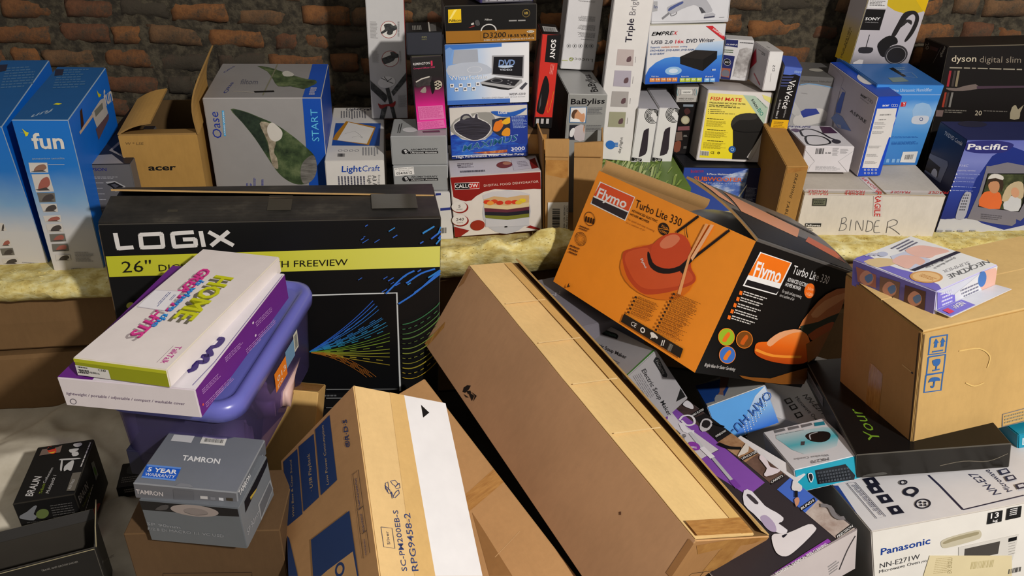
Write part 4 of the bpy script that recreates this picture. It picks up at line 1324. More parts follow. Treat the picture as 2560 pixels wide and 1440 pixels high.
# silver massager box
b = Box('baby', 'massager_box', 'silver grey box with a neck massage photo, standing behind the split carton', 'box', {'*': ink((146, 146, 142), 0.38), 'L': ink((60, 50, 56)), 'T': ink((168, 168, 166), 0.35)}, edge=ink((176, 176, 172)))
b.text('F', z6, 'BaByliss', (434, 893), (725, 886), (438, 845), K_, 'logo', bold=0.035)
b.poly('F', z6, '430,915 575,915 565,1055 420,1050', ink((70, 110, 150)), 'picture')
b.poly('F', z6, '438,922 568,920 558,1048 428,1045', ink((226, 222, 218)), 'picture')
b.poly('F', z6, '440,985 460,945 490,938 510,960 530,975 550,970 556,1010 540,1048 500,1030 470,1020', ink((206, 150, 110)), 'picture', smooth=3)
b.poly('F', z6, '440,985 455,948 480,938 492,950 470,980 465,1015 448,1010', ink((90, 60, 40)), 'picture', smooth=3)
b.poly('F', z6, '430,1035 470,1015 510,1025 500,1046', ink((236, 234, 230)), 'picture', smooth=3)
b.poly('F', z6, '425,1070 555,1068 550,1200 415,1195', ink((40, 42, 50)), 'picture')
b.poly('F', z6, '460,1110 490,1078 550,1072 550,1200 470,1196', ink((196, 186, 186)), 'picture', smooth=2)
b.poly('F', z6, '430,1120 455,1095 470,1110 450,1170 425,1165', ink((230, 228, 226)), 'picture', smooth=3)
b.poly('F', z6, '545,1075 553,1075 550,1150 540,1110', ink((200, 150, 116)), 'picture')
b.lines('F', z6, (585, 922), (722, 920), (575, 985), 5, ink((96, 96, 98)))
b.lines('F', z6, (570, 1070), (705, 1072), (562, 1130), 5, ink((96, 96, 98)))
b.text('T', z6, 'BaByliss', (672, 785), (598, 640), (606, 792), K_, 'logo', bold=0.02)
b.oval('L', z6, (345, 1000), (372, 1000), (345, 880), ink((70, 40, 44)), 'picture')
b.done()

# upside down white lamp box
b = Box('luceco', 'lamp_box', 'white lamp box standing upside down on the silver massager box', 'box', {'*': ink((206, 204, 204)), 'F': ink((224, 222, 222)), 'L': ink((180, 178, 178))})  # left side's shading is in its greyer colour
b.text('F', z6, 'Luceco', (625, 505), (430, 492), (622, 535), ink((110, 108, 104)), 'logo', bold=-0.006)
b.oval('F', z6, (437, 508), (453, 509), (437, 492), ink((150, 160, 60)), 'logo', 16, hole=0.6)
for x in (418, 468, 517, 567, 610):
    b.oval('F', z6, (x, 393), (x + 18, 394), (x, 375), ink((96, 96, 96)), 'icons', 16, hole=0.86)
    b.poly('F', z6, [(x - 4, 385), (x + 5, 386), (x + 4, 402), (x - 5, 400)], ink((70, 70, 70)), 'icons')
b.lines('F', z6, (632, 345), (520, 335), (634, 338), 1, ink((130, 130, 130)), ragged=0)
for y0, y1 in ((325, 280), (262, 215), (185, 140), (20, 10)):
    b.lines('F', z6, (640, y0), (490, y0 - 12), (646, y1), 5 if y1 > 100 else 2, ink((160, 158, 158)), ragged=0.25)
b.line('F', z6, '360,515 410,517', 0.0015, ink((190, 196, 110)), 'logo')
b.done()
# ------------------------------------------------------------------ back row, right
# green flat box under the white boxes
FIT['green'] = ((0.352, 2.262, 0.372), (0, 0, 3.5), (0.225, 0.42, 0.147))
b = Box('green', 'patterned_green_box', 'leaf green printed box carrying the white lamp and disk boxes', 'box', {'*': ink((92, 118, 44))})
lg, lw = ink((132, 156, 66)), ink((176, 190, 120))
for i in range(60):
    u, v = rnd.random() * 0.86, rnd.random() * 0.5
    wd = 0.012 + rnd.random() * 0.03
    ln = 0.06 + rnd.random() * 0.14
    b.poly('T', None, [('f', u, v), ('f', u + wd, v + 0.01), ('f', u + wd + 0.09, min(1, v + ln)), ('f', u + 0.09, min(1, v + ln - 0.004))], lw if i % 3 == 0 else lg, 'printed_streaks')
b.done()

# tall daylight lamp box
b = Box('triple', 'daylight_lamp_box', 'very tall narrow white lamp box with four pale photos and a blue bulb', 'box', {'*': ink((196, 192, 190)), 'F': ink((226, 222, 218))})
b.text('F', z6, 'Triple', (955, 365), (978, 160), (898, 362), ink((44, 40, 54)), bold=0.03)
b.text('F', z6, 'Bright', (988, 130), (1015, -50), (930, 128), ink((120, 116, 120)), bold=-0.004)
for q, c in (('838,420 978,425 968,565 822,558', (190, 176, 172)), ('812,602 955,607 945,745 798,738', (176, 168, 180)), ('790,780 932,785 920,918 775,912', (170, 164, 160)), ('768,956 908,960 896,1090 753,1085', (160, 158, 130))):
    p = P(q)
    b.poly('F', z6, p, ink(c), 'picture')
    cx, cy = sum(t[0] for t in p) / 4, sum(t[1] for t in p) / 4
    b.poly('F', z6, [(cx + 10, cy + 30), (cx + 20, cy), (cx + 50, cy - 10), (cx + 48, cy + 32), (cx + 20, cy + 40)], ink((96, 70, 74)), 'picture', smooth=2)
    b.lines('F', z6, (p[1][0] + 8, p[2][1] - 30), (p[1][0] + 14, p[1][1] + 40), (p[1][0] + 16, p[2][1] - 30), 1, ink((140, 136, 136)))
b.oval('F', z6, (775, 1240), (815, 1243), (775, 1203), ink((44, 110, 190)), 'logo')
for i in range(3):
    b.poly('F', z6, [(812, 1222 + i * 13), (840, 1221 + i * 13), (840, 1230 + i * 13), (812, 1231 + i * 13)], ink((60, 120, 190)), 'logo')
b.text('F', z6, 'daylight', (862, 1312), (882, 1175), (838, 1310), ink((96, 94, 96)), 'logo', bold=-0.004)
b.done()

# two external disk boxes
for key, lab, dx, dy in (('hdd_a', 'left one of two slim white boxes with concentric arc logo', 0, 0), ('hdd_b', 'right one of two slim white boxes with concentric arc logo', 211, -10)):
    b = Box(key, 'disk_drive_box', lab, 'box', {'*': ink((206, 204, 204)), 'F': ink((226, 224, 222)), 'T': ink((176, 174, 178))}, 'slim white disk boxes')  # top greyer than front: its weaker light is put into the colour
    for k in range(5):
        r = 78 - k * 13
        cx, cy = 285 + dx, 355 + dy
        pts_ = [(cx + r * math.cos(math.radians(a)) * 0.98, cy + r * math.sin(math.radians(a))) for a in range(60 + k * 6, 300 - k * 6, 12)]
        b.line('F', z8, pts_, 0.0018, K_, 'logo')
    for k in range(4):
        r = 62 - k * 10
        cx, cy = 300 + dx, 350 + dy
        pts_ = [(cx + r * math.cos(math.radians(a)) * 0.95, cy + r * math.sin(math.radians(a))) for a in range(-95, 20, 12)]
        b.line('F', z8, pts_, 0.0016, K_, 'logo')
    q = '190,545 200,505 225,488 250,480 232,700 215,740 180,760 147,770' if key == 'hdd_a' else '400,520 415,490 440,475 463,468 445,690 428,735 395,750 357,758'
    b.poly('F', z8, q, ink((52, 44, 52)), 'picture')
    x0, y0 = (72, 772) if key == 'hdd_a' else (276, 772)
    b.poly('F', z8, [(x0, y0), (x0 + 106, y0 + 14), (x0 + 103, y0 + 42), (x0 - 3, y0 + 34)], K_, 'band')
    b.text('F', z8, '2' if key == 'hdd_b' else '2.5', (x0 + 30, y0 + 34), (x0 + (50 if key == 'hdd_b' else 64), y0 + 37), (x0 + 31, y0 + 10), W_, 'band', bold=0.03)
    b.lines('F', z8, (x0 + 60, y0 + 14), (x0 + 95, y0 + 19), (x0 + 58, y0 + 36), 2, W_, 'band')
    b.lines('T', z8, (270 + dx, 150), (330 + dx, 250), (280 + dx, 148), 1, ink((120, 118, 122)))
    b.done()

# subwoofer box
b = Box('subwoofer', 'speaker_set_box', 'dark blue and white speaker set box under the pond filter box', 'box', {'*': ink((40, 40, 48)), 'F': ink((44, 72, 156)), 'T': ink((32, 32, 36))})
sky = mottled('cloud_blue', [(0.3, (36, 64, 150)), (0.5, (90, 120, 190)), (0.62, (190, 200, 220)), (0.8, (226, 228, 232))], 14, stretch=(1, 1, 2))
b.poly('F', z8, '800,1090 1000,960 1250,885 1245,960 1180,1120 1170,1290 980,1230', sky, 'artwork')
b.poly('F', z8, '1250,885 1392,890 1305,1320 1165,1290', ink((30, 36, 80)), 'artwork')
b.text('F', z8, 'Bolatron', (668, 928), (795, 922), (668, 895), ink((170, 44, 84)), 'logo', bold=0.01)
b.text('F', z8, '3-Piece Multimedia', (828, 948), (1085, 952), (828, 930), W_, bold=0.02)
b.text('F', z8, 'SUBWOOFER', (696, 1003), (1180, 1018), (700, 962), ink((216, 96, 40)), bold=0.04)
b.text('F', z8, 'TWO SPEAKER SYSTEM', (690, 1030), (1160, 1044), (692, 1018), ink((190, 200, 226)), bold=0.0, spacing=1.15)
b.poly('F', z8, '860,1130 900,1100 1000,1110 1110,1150 1080,1240 980,1200', ink((170, 170, 172)), 'picture')
b.poly('F', z8, '975,1140 1105,1150 1110,1180 1090,1240 960,1195', ink((110, 110, 114)), 'picture', smooth=2)
b.lines('F', z8, (1222, 1075), (1330, 1080), (1190, 1300), 18, ink((130, 140, 180)), ragged=0.3)
b.poly('F', z8, '1120,1190 1230,1040 1225,1060 1130,1210', ink((226, 228, 236)), 'artwork')
b.done()

# pond filter
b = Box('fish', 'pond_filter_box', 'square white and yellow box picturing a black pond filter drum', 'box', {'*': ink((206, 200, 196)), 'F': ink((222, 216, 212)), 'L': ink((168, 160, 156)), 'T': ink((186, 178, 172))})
ya = grad('filter_yellow', [(0.0, (238, 220, 30)), (0.6, (236, 214, 60)), (1.0, (228, 214, 120))])
b.poly('F', z8, '845,128 1190,150 1400,445 1380,500 1240,795 755,775', ya, 'artwork', uv=True)
b.poly('F', z8, '1380,145 1490,180 1480,240 1400,190', ink((230, 222, 130)), 'artwork')
b.poly('F', z8, '1190,150 1310,158 1440,275 1398,445', ink((176, 196, 176)), 'banner')
b.text('F', z8, '5000', (1268, 198), (1325, 292), (1290, 185), ink((30, 40, 40)), 'banner', bold=0.03)
b.text('F', z8, 'BIO', (1330, 300), (1368, 362), (1362, 278), ink((30, 130, 110)), 'banner', bold=0.03)
b.lines('F', z8, (1335, 180), (1435, 285), (1325, 188), 1, ink((110, 120, 112)), 'banner')
b.text('F', z8, 'FISH MATE', (862, 200), (1172, 215), (872, 165), ink((206, 40, 26)), 'logo', bold=0.03)
b.text('F', z8, 'PRESSURISED BIO POND FILTER', (855, 232), (1215, 250), (857, 216), K_, bold=0.02)
b.lines('F', z8, (850, 245), (1215, 262), (848, 275), 2, ink((60, 56, 30)))
for i in range(3):
    b.lines('F', z8, (862, 290 + i * 19), (1010 + i * 60, 297 + i * 20), (860, 302 + i * 19), 1, ink((60, 56, 30)))
    b.oval('F', z8, (845, 294 + i * 18), (849, 294 + i * 18), (845, 290 + i * 18), K_, 'small_print', 8)
for y in (380, 490, 600):
    b.lines('F', z8, (832, y), (1035, y + 14), (828, y + 14), 1, ink((70, 60, 20)))
    b.lines('F', z8, (828 - (y - 380) * 0.15, y + 22), (1035, y + 34), (820 - (y - 380) * 0.15, y + 84), 6, ink((176, 160, 40)))
b.poly('F', z8, '1070,460 1075,410 1120,355 1210,330 1320,332 1400,445 1396,510 1340,600 1290,680 1250,795 1080,790 1090,640 1088,500', ink((34, 32, 30)), 'picture')
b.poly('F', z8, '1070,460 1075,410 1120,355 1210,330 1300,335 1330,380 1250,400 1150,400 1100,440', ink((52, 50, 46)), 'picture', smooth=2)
b.line('F', z8, '1095,500 1200,520 1390,515', 0.003, ink((18, 17, 16)), 'picture', smooth=4)
b.poly('F', z8, '1386,515 1310,640 1225,770 1250,795 1262,795 1330,680', ink((206, 202, 198)), 'picture')
b.oval('F', z8, (1080, 692), (1115, 693), (1080, 658), ink((36, 90, 160)), 'badge')
b.oval('F', z8, (1080, 692), (1098, 693), (1080, 674), ink((150, 180, 206)), 'badge', hole=0.55)
b.poly('F', z8, '765,702 850,708 845,755 760,750', ink((226, 222, 210)), 'barcode')
b.bars('F', z8, (770, 708), (845, 713), (767, 748), 14, K_)
b.text('F', z8, 'CE', (866, 735), (900, 738), (868, 708), K_)
b.oval('F', z8, (945, 727), (957, 728), (945, 715), K_, 'badge', 14, hole=0.6)
b.line('L', z8, '745,42 790,62 835,95', 0.002, ink((120, 112, 108)), 'seam')
b.done()

# radio boxes
b = Box('radio_black', 'radio_box', 'black box with a cream dial, wedged left of the white and yellow filter box', 'box', {'*': ink((24, 20, 20))})
b.oval('F', z8, (613, 400), (656, 400), (613, 357), ink((170, 160, 130)), 'picture')
b.oval('F', z8, (613, 400), (646, 400), (613, 367), ink((196, 190, 160)), 'picture')
b.poly('F', z8, '540,465 655,460 655,500 535,505', ink((130, 80, 84)), 'picture')
b.poly('F', z8, '520,520 580,515 585,600 515,610', ink((110, 90, 80)), 'picture')
b.poly('F', z8, '510,620 570,615 555,710 500,715', ink((130, 70, 50)), 'picture', smooth=2)
b.poly('F', z8, '600,300 640,280 665,320 620,350', ink((70, 36, 34)), 'picture', smooth=2)
b.poly('F', z8, '592,242 695,244 692,268 592,266', ink((130, 140, 150)), 'band')
for y in (550, 665):
    b.lines('F', z8, (595, y), (635, y), (592, y + 24), 2, ink((160, 156, 150)))
b.done()
b = Box('radio', 'radio_box', 'small pale grey radio box under the blue disc writer box', 'box', {'*': ink((90, 86, 84)), 'F': ink((178, 174, 168))})
b.fill('F', ink((84, 78, 70)), 'frame')
b.fill('F', ink((186, 182, 176)), 'artwork', 0.03, 0.05, 0.97, 0.95)
b.poly('F', z8, '575,100 680,100 680,140 575,140', ink((222, 220, 214)), 'logo')
b.text('F', z8, 'Lexpoter', (590, 128), (668, 128), (590, 108), K_, 'logo', bold=0.02)
for sgn in (-1, 1):
    for k in range(3):
        cx = 628 + sgn * (58 + k * 16)
        b.line('F', z8, [(cx, 90 - k * 4), (cx + sgn * 8, 120), (cx, 150 + k * 4)], 0.0013, ink((90, 150, 160) if k == 2 else (120, 124, 126)), 'logo', smooth=4)
b.text('F', z8, 'WIND UP RADIO', (548, 192), (698, 194), (548, 176), ink((110, 106, 100)), bold=0.01)
b.lines('F', z8, (545, 198), (715, 200), (545, 206), 1, ink((130, 126, 120)))
b.done()

# DVD writer box
b = Box('emprex', 'disc_writer_box', 'white and royal blue box picturing a black disc writer', 'box', {'*': ink((150, 160, 180)), 'F': ink((218, 216, 216)), 'T': ink((190, 186, 170))})
b.poly('F', z7, '45,1020 60,900 110,820 190,750 290,700 400,680 560,690 800,670 1000,640 965,985', grad('royal', [(0, (20, 80, 176)), (0.5, (34, 100, 196)), (1, (70, 140, 214))]), 'artwork', uv=True)
b.poly('F', z7, '650,600 720,520 860,500 1000,490 1005,650 860,690', grad('pale_blue', [(0, (96, 150, 206)), (1, (190, 206, 224))]), 'artwork', uv=True)
b.oval('F', z7, (400, 850), (500, 845), (400, 800), ink((150, 190, 226)), 'artwork')
b.oval('F', z7, (400, 850), (455, 848), (400, 822), ink((206, 222, 238)), 'artwork')
b.text('F', z7, 'EMPRE', (138, 428), (390, 418), (160, 380), K_, 'logo', bold=0.035)
b.text('F', z7, 'X', (395, 418), (440, 416), (412, 372), ink((196, 30, 36)), 'logo', bold=0.035)
b.text('F', z7, 'USB 2.0', (134, 527), (388, 520), (140, 484), ink((50, 50, 66)), bold=0.025)
b.text('F', z7, '16x', (422, 520), (525, 516), (428, 474), ink((206, 30, 50)), bold=0.025)
b.text('F', z7, 'DVD Writer', (556, 515), (888, 500), (562, 466), ink((40, 40, 56)), bold=0.02)
b.text('F', z7, 'Supports', (124, 578), (240, 574), (128, 556), ink((60, 100, 160)), bold=0.01)
b.text('F', z7, 'multiple formats', (255, 573), (465, 566), (258, 554), ink((214, 110, 60)), bold=0.01)
b.text('F', z7, 'writing', (478, 566), (566, 562), (480, 550), ink((60, 100, 160)), bold=0.01)
b.text('F', z7, 'DVD+R/RW, DVD-R/RW, DVD-RAM', (122, 618), (640, 605), (126, 594), ink((50, 90, 150)), bold=0.01)
b.text('F', z7, '& CD-R/RW', (120, 658), (290, 653), (124, 634), ink((50, 90, 150)), bold=0.01)
b.poly('F', z7, '790,312 870,308 1022,440 1018,480 990,470', ink((200, 30, 40)), 'ribbon')
b.text('F', z7, 'LabelFlash', (868, 350), (985, 432), (890, 332), W_, 'ribbon', bold=0.02)
b.poly('F', z7, '480,680 660,598 925,610 755,712', ink((40, 36, 34)), 'picture')
b.poly('F', z7, '480,680 755,712 750,850 482,765', ink((30, 27, 26)), 'picture')
b.poly('F', z7, '755,712 925,610 920,700 750,850', ink((22, 20, 20)), 'picture')
for x0, n, c, t in ((115, 5, (226, 140, 60), '16'), (475, 4, (190, 206, 60), '8X'), (768, 2, (120, 176, 226), '48')):
    for i in range(n):
        x = x0 + i * 67
        b.poly('F', z7, [(x, 935 - i * 1.5), (x + 62, 933 - i * 1.5), (x + 60, 980 - i * 1.5), (x - 2, 982 - i * 1.5)], ink(c), 'speed_chips')
        b.text('F', z7, t, (x + 12, 962 - i), (x + 50, 961 - i), (x + 12, 940 - i), W_, 'speed_chips', bold=0.02)
for x, t in ((128, 'Write'), (490, 'Rewrite'), (780, 'Read')):
    b.text('F', z7, t, (x, 924), (x + 90, 920), (x + 3, 905), W_)
b.lines('F', z7, (860, 825), (915, 822), (858, 848), 1, ink((190, 206, 226)), thick=0.9)
b.done()
b = Box('massager', 'steamer_box', 'white box picturing a handheld garment steamer, on top of the disc writer box', 'box', {'*': ink((214, 214, 218))})
stm = ink((176, 176, 182))
b.poly('F', z7, '325,130 330,85 400,50 520,0 620,-30 740,-40 800,0 870,120 840,150 780,160 750,120 700,80 640,60 500,110 400,165 350,165', stm, 'picture', smooth=2)
b.poly('F', z7, '345,100 420,55 510,15 515,40 440,80 345,135', ink((70, 84, 140)), 'picture', smooth=2)
b.line('F', z7, '265,225 340,165 350,155', 0.006, ink((130, 130, 134)), 'picture')
b.line('F', z7, '368,160 375,190 430,170 438,140', 0.002, ink((110, 110, 114)), 'picture', smooth=3)
b.poly('F', z7, '705,85 740,90 790,150 740,160', ink((70, 70, 76)), 'picture')
b.poly('F', z7, '780,170 870,150 905,170 895,205 765,222 770,195', stm, 'picture')
b.poly('F', z7, '765,205 895,188 895,205 768,222', ink((60, 60, 80)), 'picture')
b.poly('F', z7, '150,15 210,15 208,130 145,140', ink((170, 170, 172)), 'label')
b.text('F', z7, 'In', (165, 100), (208, 98), (168, 60), ink((50, 60, 110)), 'label', bold=0.02)
b.lines('F', z7, (950, 205), (1015, 202), (950, 216), 1, ink((110, 110, 112)))
b.line('F', z7, '130,258 1035,240 1055,215 1075,-10', 0.0008, ink((170, 170, 174)), 'outline', smooth=2)
b.done()

# olympus recorder pack + console box
b = Box('olympus', 'blister_pack_box', 'white box with a clear blister window and blue panel beside the console box', 'box', {'*': ink((206, 204, 204)), 'F': ink((214, 212, 212))})
db = ink((26, 34, 96))
b.poly('F', z7, '1025,462 1180,470 1172,570 1018,550', db, 'artwork')
b.text('F', z7, 'OLYMPUS', (1036, 540), (1168, 546), (1038, 522), W_, 'logo', bold=0.02)
b.poly('F', z7, '1000,655 1138,675 1080,960 965,945', db, 'artwork')
b.oval('F', z7, (1047, 745), (1090, 750), (1047, 703), W_, 'badge', hole=0.93)
b.oval('F', z7, (1047, 745), (1085, 750), (1047, 708), K_, 'badge')
b.text('F', z7, '823', (1020, 752), (1075, 758), (1022, 732), W_, 'badge', bold=0.02)
b.poly('F', z7, '985,812 1088,822 1068,930 972,915', ink((160, 90, 70)), 'picture')
b.poly('F', z7, '990,850 1030,835 1070,860 1060,915 985,905', ink((110, 110, 120)), 'picture', smooth=2)
blis = mottled('blister', [(0.3, (110, 106, 104)), (0.5, (168, 164, 162)), (0.65, (206, 204, 202)), (0.8, (226, 224, 222))], 26, 0.12)
b.poly('F', z7, '1200,590 1345,590 1370,610 1275,920 1130,912 1120,890', blis, 'blister_window', smooth=2)
b.lines('F', z7, (1015, 592), (1140, 600), (1012, 640), 2, ink((90, 110, 80)))
b.lines('F', z7, (1200, 505), (1365, 515), (1198, 525), 1, ink((60, 60, 64)))
b.done()
b = Box('ds', 'game_console_box', 'small white console box with red marking on its shaded side', 'box', {'*': ink((226, 224, 222)), 'L': ink((198, 192, 194)), 'T': ink((196, 192, 190))})  # left side coloured greyer to stand for shade
b.text('F', z7, 'DS', (1588, 855), (1595, 782), (1618, 855), ink((80, 78, 80)), 'logo', bold=0.0)
b.line('F', z7, '1575,880 1560,980', 0.0008, ink((150, 148, 150)), 'logo')
cr = ink((176, 34, 56))
b.poly('L', z7, '1395,580 1400,745 1300,830 1340,660', cr, 'artwork')
b.line('L', z7, '1368,878 1438,1018', 0.004, cr, 'artwork')
b.text('L', z7, 'DS', (1460, 650), (1498, 672), (1468, 622), ink((70, 68, 72)), 'logo', bold=0.01)
b.lines('L', z7, (1420, 590), (1520, 655), (1418, 600), 1, ink((110, 106, 108)))
b.lines('T', z7, (1520, 560), (1565, 575), (1518, 566), 1, ink((90, 88, 88)))
b.done()

# hand-marked brown tablet carton
b = Box('drawing', 'flat_carton', 'upright flat brown carton hand-marked drawing tablet on its edge', 'box', {'*': kraft((176, 128, 62)), 'L': kraft((140, 98, 52))}, edge=kraft((190, 144, 78)))
b.text('F', z10, 'DRAWING', (347, 515), (285, 745), (372, 535), ink((30, 24, 20), 0.8), 'handwriting', bold=-0.006, spacing=1.25)
b.text('F', z10, 'TABLET', (270, 775), (225, 985), (295, 790), ink((30, 24, 20), 0.8), 'handwriting', bold=-0.006, spacing=1.25)
b.poly('F', z10, '265,470 470,445 465,480 262,520', tape_mat(), 'tape_strip')
b.done()

# voice software
b = Box('viavoice', 'software_box', 'black, blue and yellow software box standing on the flat brown carton', 'box', {'*': ink((64, 86, 170)), 'L': ink((90, 86, 84)), 'F': ink((24, 22, 22))})
b.poly('F', z9, '245,640 408,660 398,740 340,720 290,728 215,720 230,655', ink((86, 112, 196)), 'artwork')
for i in range(4):
    y = 740 + i * 28
    b.poly('F', z9, [(212 - i * 6, y), (330 - i * 20, y + 2), (318 - i * 20, y + 14), (208 - i * 6, y + 12)], ink((70, 78, 130)), 'artwork')
b.poly('F', z9, '105,1155 280,1165 268,1255 90,1240', ink((234, 180, 24)), 'artwork')
b.text('F', z9, 'ViaVoice', (288, 772), (212, 1052), (352, 780), W_, bold=0.02)
b.text('F', z9, 'for Windows · Release 10', (188, 965), (148, 1145), (210, 968), W_, bold=0.0)
b.text('F', z9, 'New look of Experience', (248, 1040), (222, 1140), (266, 1040), ink((190, 188, 186)))
b.text('F', z9, 'IBM', (332, 705), (398, 712), (336, 682), ink((150, 176, 226)), 'logo', bold=0.03)
b.lines('F', z9, (135, 1178), (245, 1184), (128, 1238), 4, ink((150, 110, 20)))
b.done()

# box hand-marked binder
b = Box('binder', 'archive_carton', 'battered white carton hand-marked binder with red and white tape', 'box', {'*': kraft((216, 208, 194)), 'T': kraft((188, 180, 168))}, edge=kraft((176, 160, 130)))
rd = ink((190, 40, 36), 0.5)
tp = ink((214, 204, 196), 0.3)
pen = ink((84, 82, 82), 0.8)
for q in ('795,950 785,1010 765,1075', '790,955 825,945 838,965 825,990 790,1005', '790,1005 830,1010 836,1040 815,1065 765,1075', '885,965 868,1072', '925,1068 938,975 990,1075 1002,970', '1045,972 1025,1080', '1040,975 1085,990 1095,1030 1075,1070 1028,1082', '1160,975 1120,985 1105,1085 1165,1088', '1112,1030 1150,1028', '1240,985 1222,1095', '1238,985 1290,965 1330,980 1315,1015 1235,1040', '1250,1035 1300,1065 1355,1108'):
    b.line('F', z10, q, 0.0018, pen, 'handwriting', smooth=4)
b.poly('F', z10, '1100,735 1190,735 1180,935 1095,930', tp, 'fragile_tape')
b.text('F', z10, 'FRAGILE', (1118, 690), (1105, 932), (1180, 692), rd, 'fragile_tape', bold=0.03)
b.poly('F', z10, '430,692 1840,722 1838,745 428,722', tp, 'fragile_tape')
b.poly('T', z10, '430,688 1840,712 1822,690 450,668', tp, 'fragile_tape')
for x in (470, 830, 1270, 1640):
    b.text('T', z10, 'FRAGILE', (x + 190, 676 + x * 0.012), (x, 674 + x * 0.012), (x + 180, 700 + x * 0.012), rd, 'fragile_tape', bold=0.02)
for x in (470, 820):
    b.text('F', z10, 'FRAGILE', (x + 190, 708), (x, 706), (x + 188, 728), rd, 'fragile_tape', bold=0.02)
b.poly('T', z10, '960,560 1040,555 1180,690 1130,720', tp, 'fragile_tape')
b.text('T', z10, 'FRAGILE', (1010, 560), (1170, 690), (980, 568), rd, 'fragile_tape', bold=0.02)
b.poly('F', z10, '510,758 650,755 640,832 503,830', ink((60, 60, 52)), 'label')
b.poly('F', z10, '520,768 638,765 630,822 512,820', ink((110, 112, 92)), 'label')
b.lines('F', z10, (525, 775), (632, 773), (518, 818), 3, K_, 'label')
b.poly('F', z10, '438,1000 593,1000 588,1032 434,1030', K_, 'logo')
b.text('F', z10, 'Fellowes', (442, 1026), (582, 1028), (444, 1006), W_, 'logo', bold=0.03)
b.lines('F', z10, (432, 1045), (528, 1048), (428, 1085), 3, ink((70, 66, 62)))
b.text('F', z10, 'QTY : 1', (458, 1132), (545, 1133), (459, 1120), K_)
b.line('T', z10, '1050,560 1130,640 1235,740', 0.006, kraft((120, 96, 66)), 'seam')
b.done()

# headphones flat box
b = Box('philips', 'headphone_box', 'flat white box with glasses-like headphones pictured on its lid', 'box', {'*': ink((216, 212, 214)), 'T': ink((222, 218, 220)), 'L': ink((176, 164, 160))})
b.text('T', z10, 'PHILIPS', (268, 72), (488, 76), (280, 56), ink((40, 44, 110)), 'logo', bold=0.03)
b.poly('T', z10, '575,62 680,68 755,130 610,132', ink((70, 34, 64)), 'artwork')
b.line('T', z10, '440,180 470,235 570,245 680,225 640,180 560,155 460,155 440,180', 0.006, K_, 'picture', smooth=4)
b.line('T', z10, '330,95 400,100 430,90 510,95 600,130 680,175 770,205', 0.007, ink((40, 34, 40)), 'picture', smooth=4)
b.line('T', z10, '385,95 410,150 445,160', 0.006, K_, 'picture', smooth=4)
b.oval('T', z10, (740, 210), (785, 215), (740, 190), ink((60, 56, 62)), 'picture')
b.poly('T', z10, '300,95 350,85 390,105 350,120', ink((90, 60, 100)), 'picture', smooth=3)
b.bars('F', z10, (545, 275), (625, 275), (535, 330), 12, K_)
b.lines('F', z10, (705, 272), (770, 272), (700, 350), 7, ink((150, 148, 150)))
b.lines('F', z10, (780, 280), (860, 282), (775, 330), 5, ink((160, 158, 160)))
b.lines('F', z10, (540, 445), (780, 450), (535, 490), 4, ink((170, 168, 170)))
for x in (640, 665, 680):
    b.oval('F', z10, (x, 320), (x + 8, 320), (x, 312), ink((60, 60, 62)), 'icons', 10, hole=0.6)
b.line('F', z10, '440,290 530,400 490,440 460,500', 0.001, ink((180, 178, 180)), 'crease')
b.line('F', z10, '920,300 760,400 850,510', 0.001, ink((180, 178, 180)), 'crease')
b.done()

# nebuliser
b = Box('nebuliser', 'nebuliser_box', 'grey and white medical nebuliser box behind the flat headphone box', 'box', {'*': ink((110, 108, 104)), 'F': ink((170, 168, 166)), 'T': ink((96, 94, 92))})
b.poly('F', z9, '390,740 815,762 780,865 640,835 480,815 380,830', ink((104, 102, 100)), 'artwork')
b.text('F', z9, 'Compressor Nebuliser Kit', (402, 792), (745, 803), (404, 774), ink((50, 48, 46)), bold=0.005)
b.line('F', z9, '390,822 480,812 640,836 770,866', 0.003, ink((120, 160, 196)), 'artwork', smooth=3)
b.poly('F', z9, '320,1160 360,1110 440,1060 580,1050 640,1080 665,1130 640,1170 470,1215 340,1215', ink((206, 202, 196)), 'picture', smooth=3)
b.poly('F', z9, '385,1085 440,1055 545,1052 578,1100 420,1140', ink((44, 60, 140)), 'picture')
b.poly('F', z9, '300,930 335,990 400,1100 330,1120 290,1050', ink((186, 184, 180)), 'picture', smooth=2)
b.line('F', z9, '400,900 460,910', 0.0014, ink((140, 138, 136)), 'picture')
b.oval('T', z9, (545, 680), (615, 685), (545, 665), ink((170, 166, 156)), 'picture')
b.done()

# notebook box
b = Box('acer', 'laptop_box', 'royal blue and white laptop box standing on edge on the taped carton', 'box', {'*': ink((20, 72, 196)), 'L': ink((206, 198, 204)), 'T': ink((18, 66, 168))})
b.poly('L', z9, '690,600 815,760 780,860 690,1200 700,1290', ink((206, 198, 204)), 'artwork')
b.line('L', z9, '790,850 830,890 770,1100 730,1200', 0.0014, ink((60, 90, 170)), 'picture')
b.poly('L', z9, '800,890 828,900 780,1100 735,1090 745,1010', ink((44, 92, 190)), 'picture')
b.poly('L', z10, '690,-20 745,-70 800,-30 885,108 760,75', ink((110, 140, 200)), 'picture')
b.poly('L', z10, '745,40 785,48 790,80 765,72', ink((190, 190, 200)), 'picture')
b.text('L', z9, 'acer', (975, 925), (1030, 965), (985, 895), ink((40, 38, 42)), 'logo', bold=0.04)
for i in range(3):
    b.oval('L', z9, (1048 + i * 18, 958 + i * 14), (1060 + i * 18, 966 + i * 14), (1050 + i * 18, 942 + i * 14), ink((120, 116, 120)), 'logo', 12, hole=0.8)
b.lines('L', z9, (975, 945), (1075, 1020), (972, 955), 1, ink((150, 146, 150)))
b.text('L', z9, 'ASPIRE', (872, 1085), (1025, 1200), (882, 1055), ink((44, 42, 46)), 'logo', bold=0.005, spacing=1.1)
